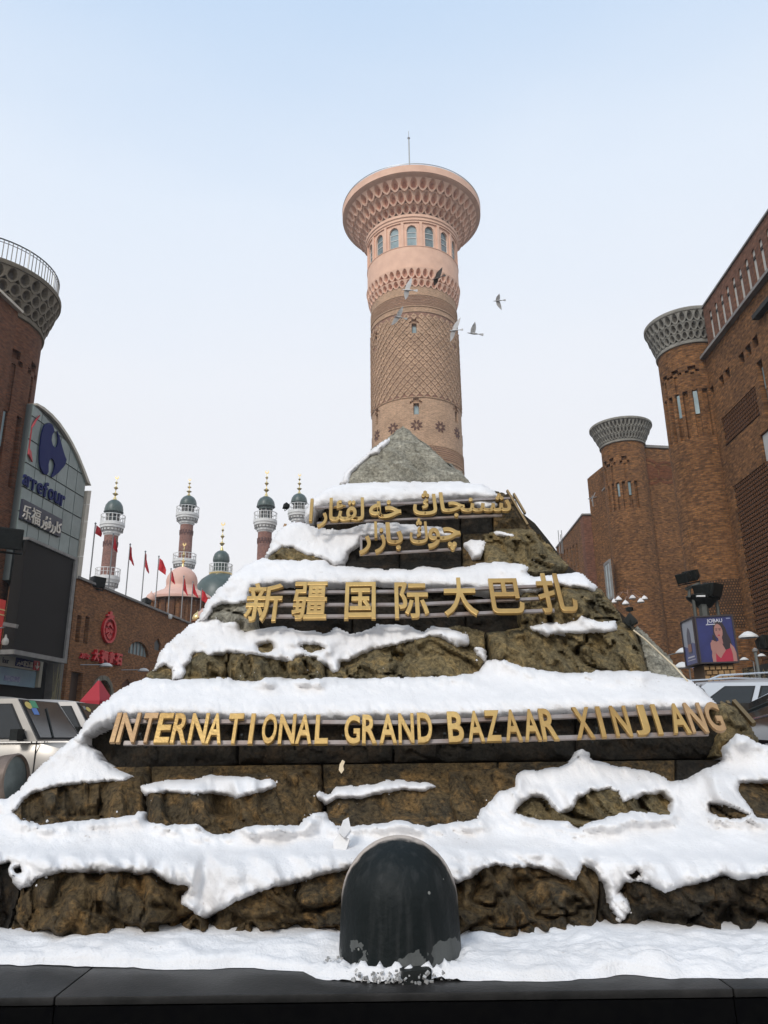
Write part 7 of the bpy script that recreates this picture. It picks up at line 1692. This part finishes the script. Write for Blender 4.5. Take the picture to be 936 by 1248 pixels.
spotlight(at(857, 718, BX+.3), (-.6, -.6, -.4), .44, 'black floodlight on the left of the platform above the advertising box', group='floodlights above the advertising box')
spotlight(at(868, 718, BX+.3), (.5, -.7, -.35), .50, 'black floodlight on the right of the platform above the advertising box', group='floodlights above the advertising box')
spotlight(at(933, 784, 24), (.4, -.8, .2), .6, 'dark round-backed floodlight at the right frame edge beside the brick wall')

# ------------------------------------------------------------------ street lamps on the right
sl_t = thing('street_lamp', (at(769, 790, 33).x, 33, 0), 'brown street lamp with a ring of six small snow-capped shades beyond the rock', 'street lamp')
ztop_ = at(767, 719, 33).z; c0 = at(769, 760, 33); mb = MB(); mb.tube([(c0.x, 33, 0), (c0.x, 33, ztop_)], .07, 8, r2=.03); mb.build('pole', mat('rusty_pole', (.30, .17, .11), .6), sl_t, smooth=50)
mb = MB(); q = at(769, 742, 33); mb.lathe((c0.x, 33, q.z), [(0, -.14), (.16, -.1), (.18, .05), (0, .1)], 10); mb.build('collar', M_dark, sl_t, smooth=40)
M_shade = mat('lamp_shade', (.55, .50, .45), .5)
for px, py, D in ((748.5, 734, 33.4), (754, 731, 32.2), (762.5, 736, 31.9), (771, 729, 33.9), (781, 733.5, 32.4), (785.5, 730, 33.3)):
    q = at(px, py, D); s = .115*(1 if px not in (748.5,) else .8)
    mb = MB(); mb.tube([(c0.x, 33, q.z+.35), ((c0.x+q.x)/2, (33+q.y)/2, q.z+.42), (q.x, q.y, q.z+.14)], .018, 5); mb.build('arm', MATS['rusty_pole'], sl_t, smooth=50)
    mb = MB(); mb.lathe(q, [(0, .19), (.03, .16), (.05, .10), (s*1.0, .05), (s*1.35, -.02), (s*1.3, -.035), (0, -.02)], 14); sh = mb.build('lamp_shade', M_shade, sl_t, smooth=35)
    mb = MB(); mb.lathe(q, [(0, .165), (.06, .13), (s*1.05, .062), (s*1.36, -.005), (s*1.3, -.01), (0, .0)], 14); mb.build('snow_cap', M_snow, sh, smooth=35)
def lamp_head(px, py, D, s, label, pole=None, arm=1):
    q = at(px, py, D); t = thing('street_lamp', (q.x, q.y, 0), label, 'street lamp', 'small lamp heads on the right'); mb = MB()
    mb.lathe(q, [(0, .16*s), (.12*s, .13*s), (.30*s, .0), (.31*s, -.06*s), (0, -.08*s)], 14); mb.build('lamp_head', M_white, t, smooth=35)
    e_ = q+Vector((arm*1.3*s, .8, -.03)); mb = MB(); mb.tube([q, e_], .02*s+.005, 5); mb.build('arm', M_trim, t)
    mb = MB(); mb.tube([e_, Vector((e_.x, e_.y, 0))], .03, 6); mb.build('pole', M_trim, t)
lamp_head(912, 775, 24, .95, 'widest white lamp head, right of the advertising box'); lamp_head(833, 794, 26, .85, 'white lamp head just left of the advertising box, upper one', arm=-.2)
lamp_head(832, 812, 30, 1.1, 'white lamp head low left of the advertising box beside the rock edge', arm=.4); lamp_head(928, 799, 34, .6, 'tiny white lamp head near the right frame edge'); lamp_head(907, 803.5, 34, .6, 'tiny white lamp head above the black shop fascia')
t = thing('lamp_post', (at(921, 800, 17).x, 17, 0), 'thin grey post with a small cap standing before the black shop fascia', 'post'); q = at(920.5, 794, 17)
mb = MB(); mb.tube([q, Vector((q.x+.02, 17, 0))], .035, 6); mb.build('post', mat('grey_post', (.13, .14, .13), .6), t); mb = MB(); mb.lathe(q, [(0, -.02), (.06, 0), (.06, .05), (0, .09)], 10); mb.build('cap', M_trim, t, smooth=40)
q = at(846, 813.5, 21); mb = MB()
for k in range(5): mb.box(q+Vector((.04*math.sin(k*2), 0, .12-.06*k)), (.06-.006*k, .03, .045), rz=.3*k)
o = mb.build('hanging_decoration', mat('pale_blue_ornament', (.45, .47, .75), .4), kind='stuff'); tag(o, 'small pale blue hanging ornament under the left corner of the advertising box', 'ornament')

# ------------------------------------------------------------------ pigeons in flight
def bird(px, py, D, nose, w1, w2, col, label, tone=None, sc=1.0):
    """nose, w1, w2: picture offsets (right, up) in px to beak tip and the wing tips"""
    c = at(px, py, D); k = D/F*1.22
    X = lambda d, y=0.0: Vector((d[0]*k, y, d[1]*k))
    t = thing('pigeon', c, label, 'bird', 'pigeons flying past the tower'); n = Vector((nose[0], 0, nose[1])).normalized(); Ln = math.hypot(*nose)*k
    ring = []; mb = MB(); side = Vector((0, 1, 0)); up = side.cross(n)
    prof = [(1.0, .0), (.97, .02), (.90, .035), (.84, .07), (.76, .095), (.66, .085), (.5, .13), (.2, .19), (-.2, .19), (-.55, .12), (-.8, .06), (-.95, .05)]
    R_ = [[c+n*(a*Ln)+(side*math.cos(2*math.pi*j/12)+up*math.sin(2*math.pi*j/12))*(r*Ln*.85) for j in range(12)] for a, r in prof]
    for i in range(len(R_)-1):
        for j in range(12): mb.face([R_[i][j], R_[i][(j+1) % 12], R_[i+1][(j+1) % 12], R_[i+1][j]])
    tl = c-n*Ln*.9
    fan = [tl+up*Ln*.07, tl-n*Ln*.62+up*Ln*.26, tl-n*Ln*.72+up*Ln*.1, tl-n*Ln*.72-up*Ln*.1, tl-n*Ln*.62-up*Ln*.24, tl-up*Ln*.07]
    mb.face(fan); mb.face([p+side*.008 for p in fan][::-1])
    for i in range(6): mb.face([fan[i], fan[(i+1) % 6], fan[(i+1) % 6]+side*.008, fan[i]+side*.008])
    for w_, yy in ((w1, -.06), (w2, .10)):
        tip = c+X(w_, yy); root = c+n*Ln*.15; d = tip-root; Lw = d.length; dn = d.normalized(); ch = n-dn*n.dot(dn); ch.normalize()
        le = [root+ch*Ln*.32, root+d*.32+ch*Ln*.42, root+d*.62+ch*Ln*.25, root+d*.86+ch*Ln*.08, tip]
        te = [root-ch*Ln*.35, root+d*.30-ch*Ln*.42, root+d*.55-ch*Ln*.36, root+d*.82-ch*Ln*.20, tip-ch*.004]
        bend = [0, .05, .06, .04, 0]
        for i in range(4):
            s0, s1 = side*bend[i]*Lw*(-1 if yy < 0 else 1), side*bend[i+1]*Lw*(-1 if yy < 0 else 1); th = side*.010
            q = [le[i]+s0, le[i+1]+s1, te[i+1]+s1, te[i]+s0]; mb.face(q); mb.face([p+th for p in q][::-1]); mb.face([q[0], q[0]+th, q[1]+th, q[1]]); mb.face([q[2], q[2]+th, q[3]+th, q[3]])
    mb.build('body', col, t, smooth=40)
    bk = MB(); bk.tube([c+n*Ln*.97, c+n*Ln*1.08], .006, 5, r2=.002); bk.build('beak', M_dark, t)
    ey = MB(); ey.lathe(c+n*Ln*.86-side*Ln*.05, [(0, -.006), (.006, 0), (0, .006)], 6); ey.build('eye', M_dark, t)
M_bw = mat('white_feathers', (.75, .74, .72), .8, col2=(.55, .54, .53), nscale=6); M_bd = mat('dark_feathers', (.045, .038, .035), .7, col2=(.12, .10, .09), nscale=6); M_bg = mat('grey_feathers', (.17, .17, .175), .8, col2=(.55, .54, .52), nscale=5)
bird(497, 353.5, 20, (-7, .5), (4.5, 15), (-3, -10), M_bw, 'white pigeon with wings spread in front of the lower stalactite band')
bird(533, 339, 20, (-6, -2.5), (6, 13), (-4, -7), M_bd, 'dark brown pigeon with raised wings against the lower stalactite band')
bird(607, 366.5, 22, (-5.5, -.5), (1.5, 8), (4, -10), M_bg, 'grey pigeon flying alone highest in the open sky right of the tower')
bird(486, 386.5, 20, (-6, 1.5), (5, 13), (-9, -8), M_bg, 'grey pigeon with pale wings over the diamond brickwork')
bird(554, 402.5, 20, (-6, -.5), (7, 15), (-5, -12), M_bw, 'large white pigeon with spread wings at the right edge of the tower shaft')
bird(577, 406.5, 21, (-7, 1), (2, 14), (4, 2), M_bg, 'pale winged pigeon in the sky just right of the large white pigeon')

# ------------------------------------------------------------------ winter haze between the square and the far towers
hz_m = bpy.data.materials.new('haze'); hz_m.use_nodes = True; nt = hz_m.node_tree; nt.nodes.clear()
ho = nt.nodes.new('ShaderNodeOutputMaterial'); hv_ = nt.nodes.new('ShaderNodeVolumePrincipled'); hv_.inputs['Density'].default_value = .0006; hv_.inputs['Color'].default_value = (.95, .95, .97, 1); hv_.inputs['Anisotropy'].default_value = .2
nt.links.new(hv_.outputs[0], ho.inputs['Volume'])
mb = MB(); mb.box((0, 60, 45), (320, 280, 92)); o = mb.build('haze', hz_m, kind='stuff'); tag(o, 'thin winter haze over the square and the far towers', 'haze')
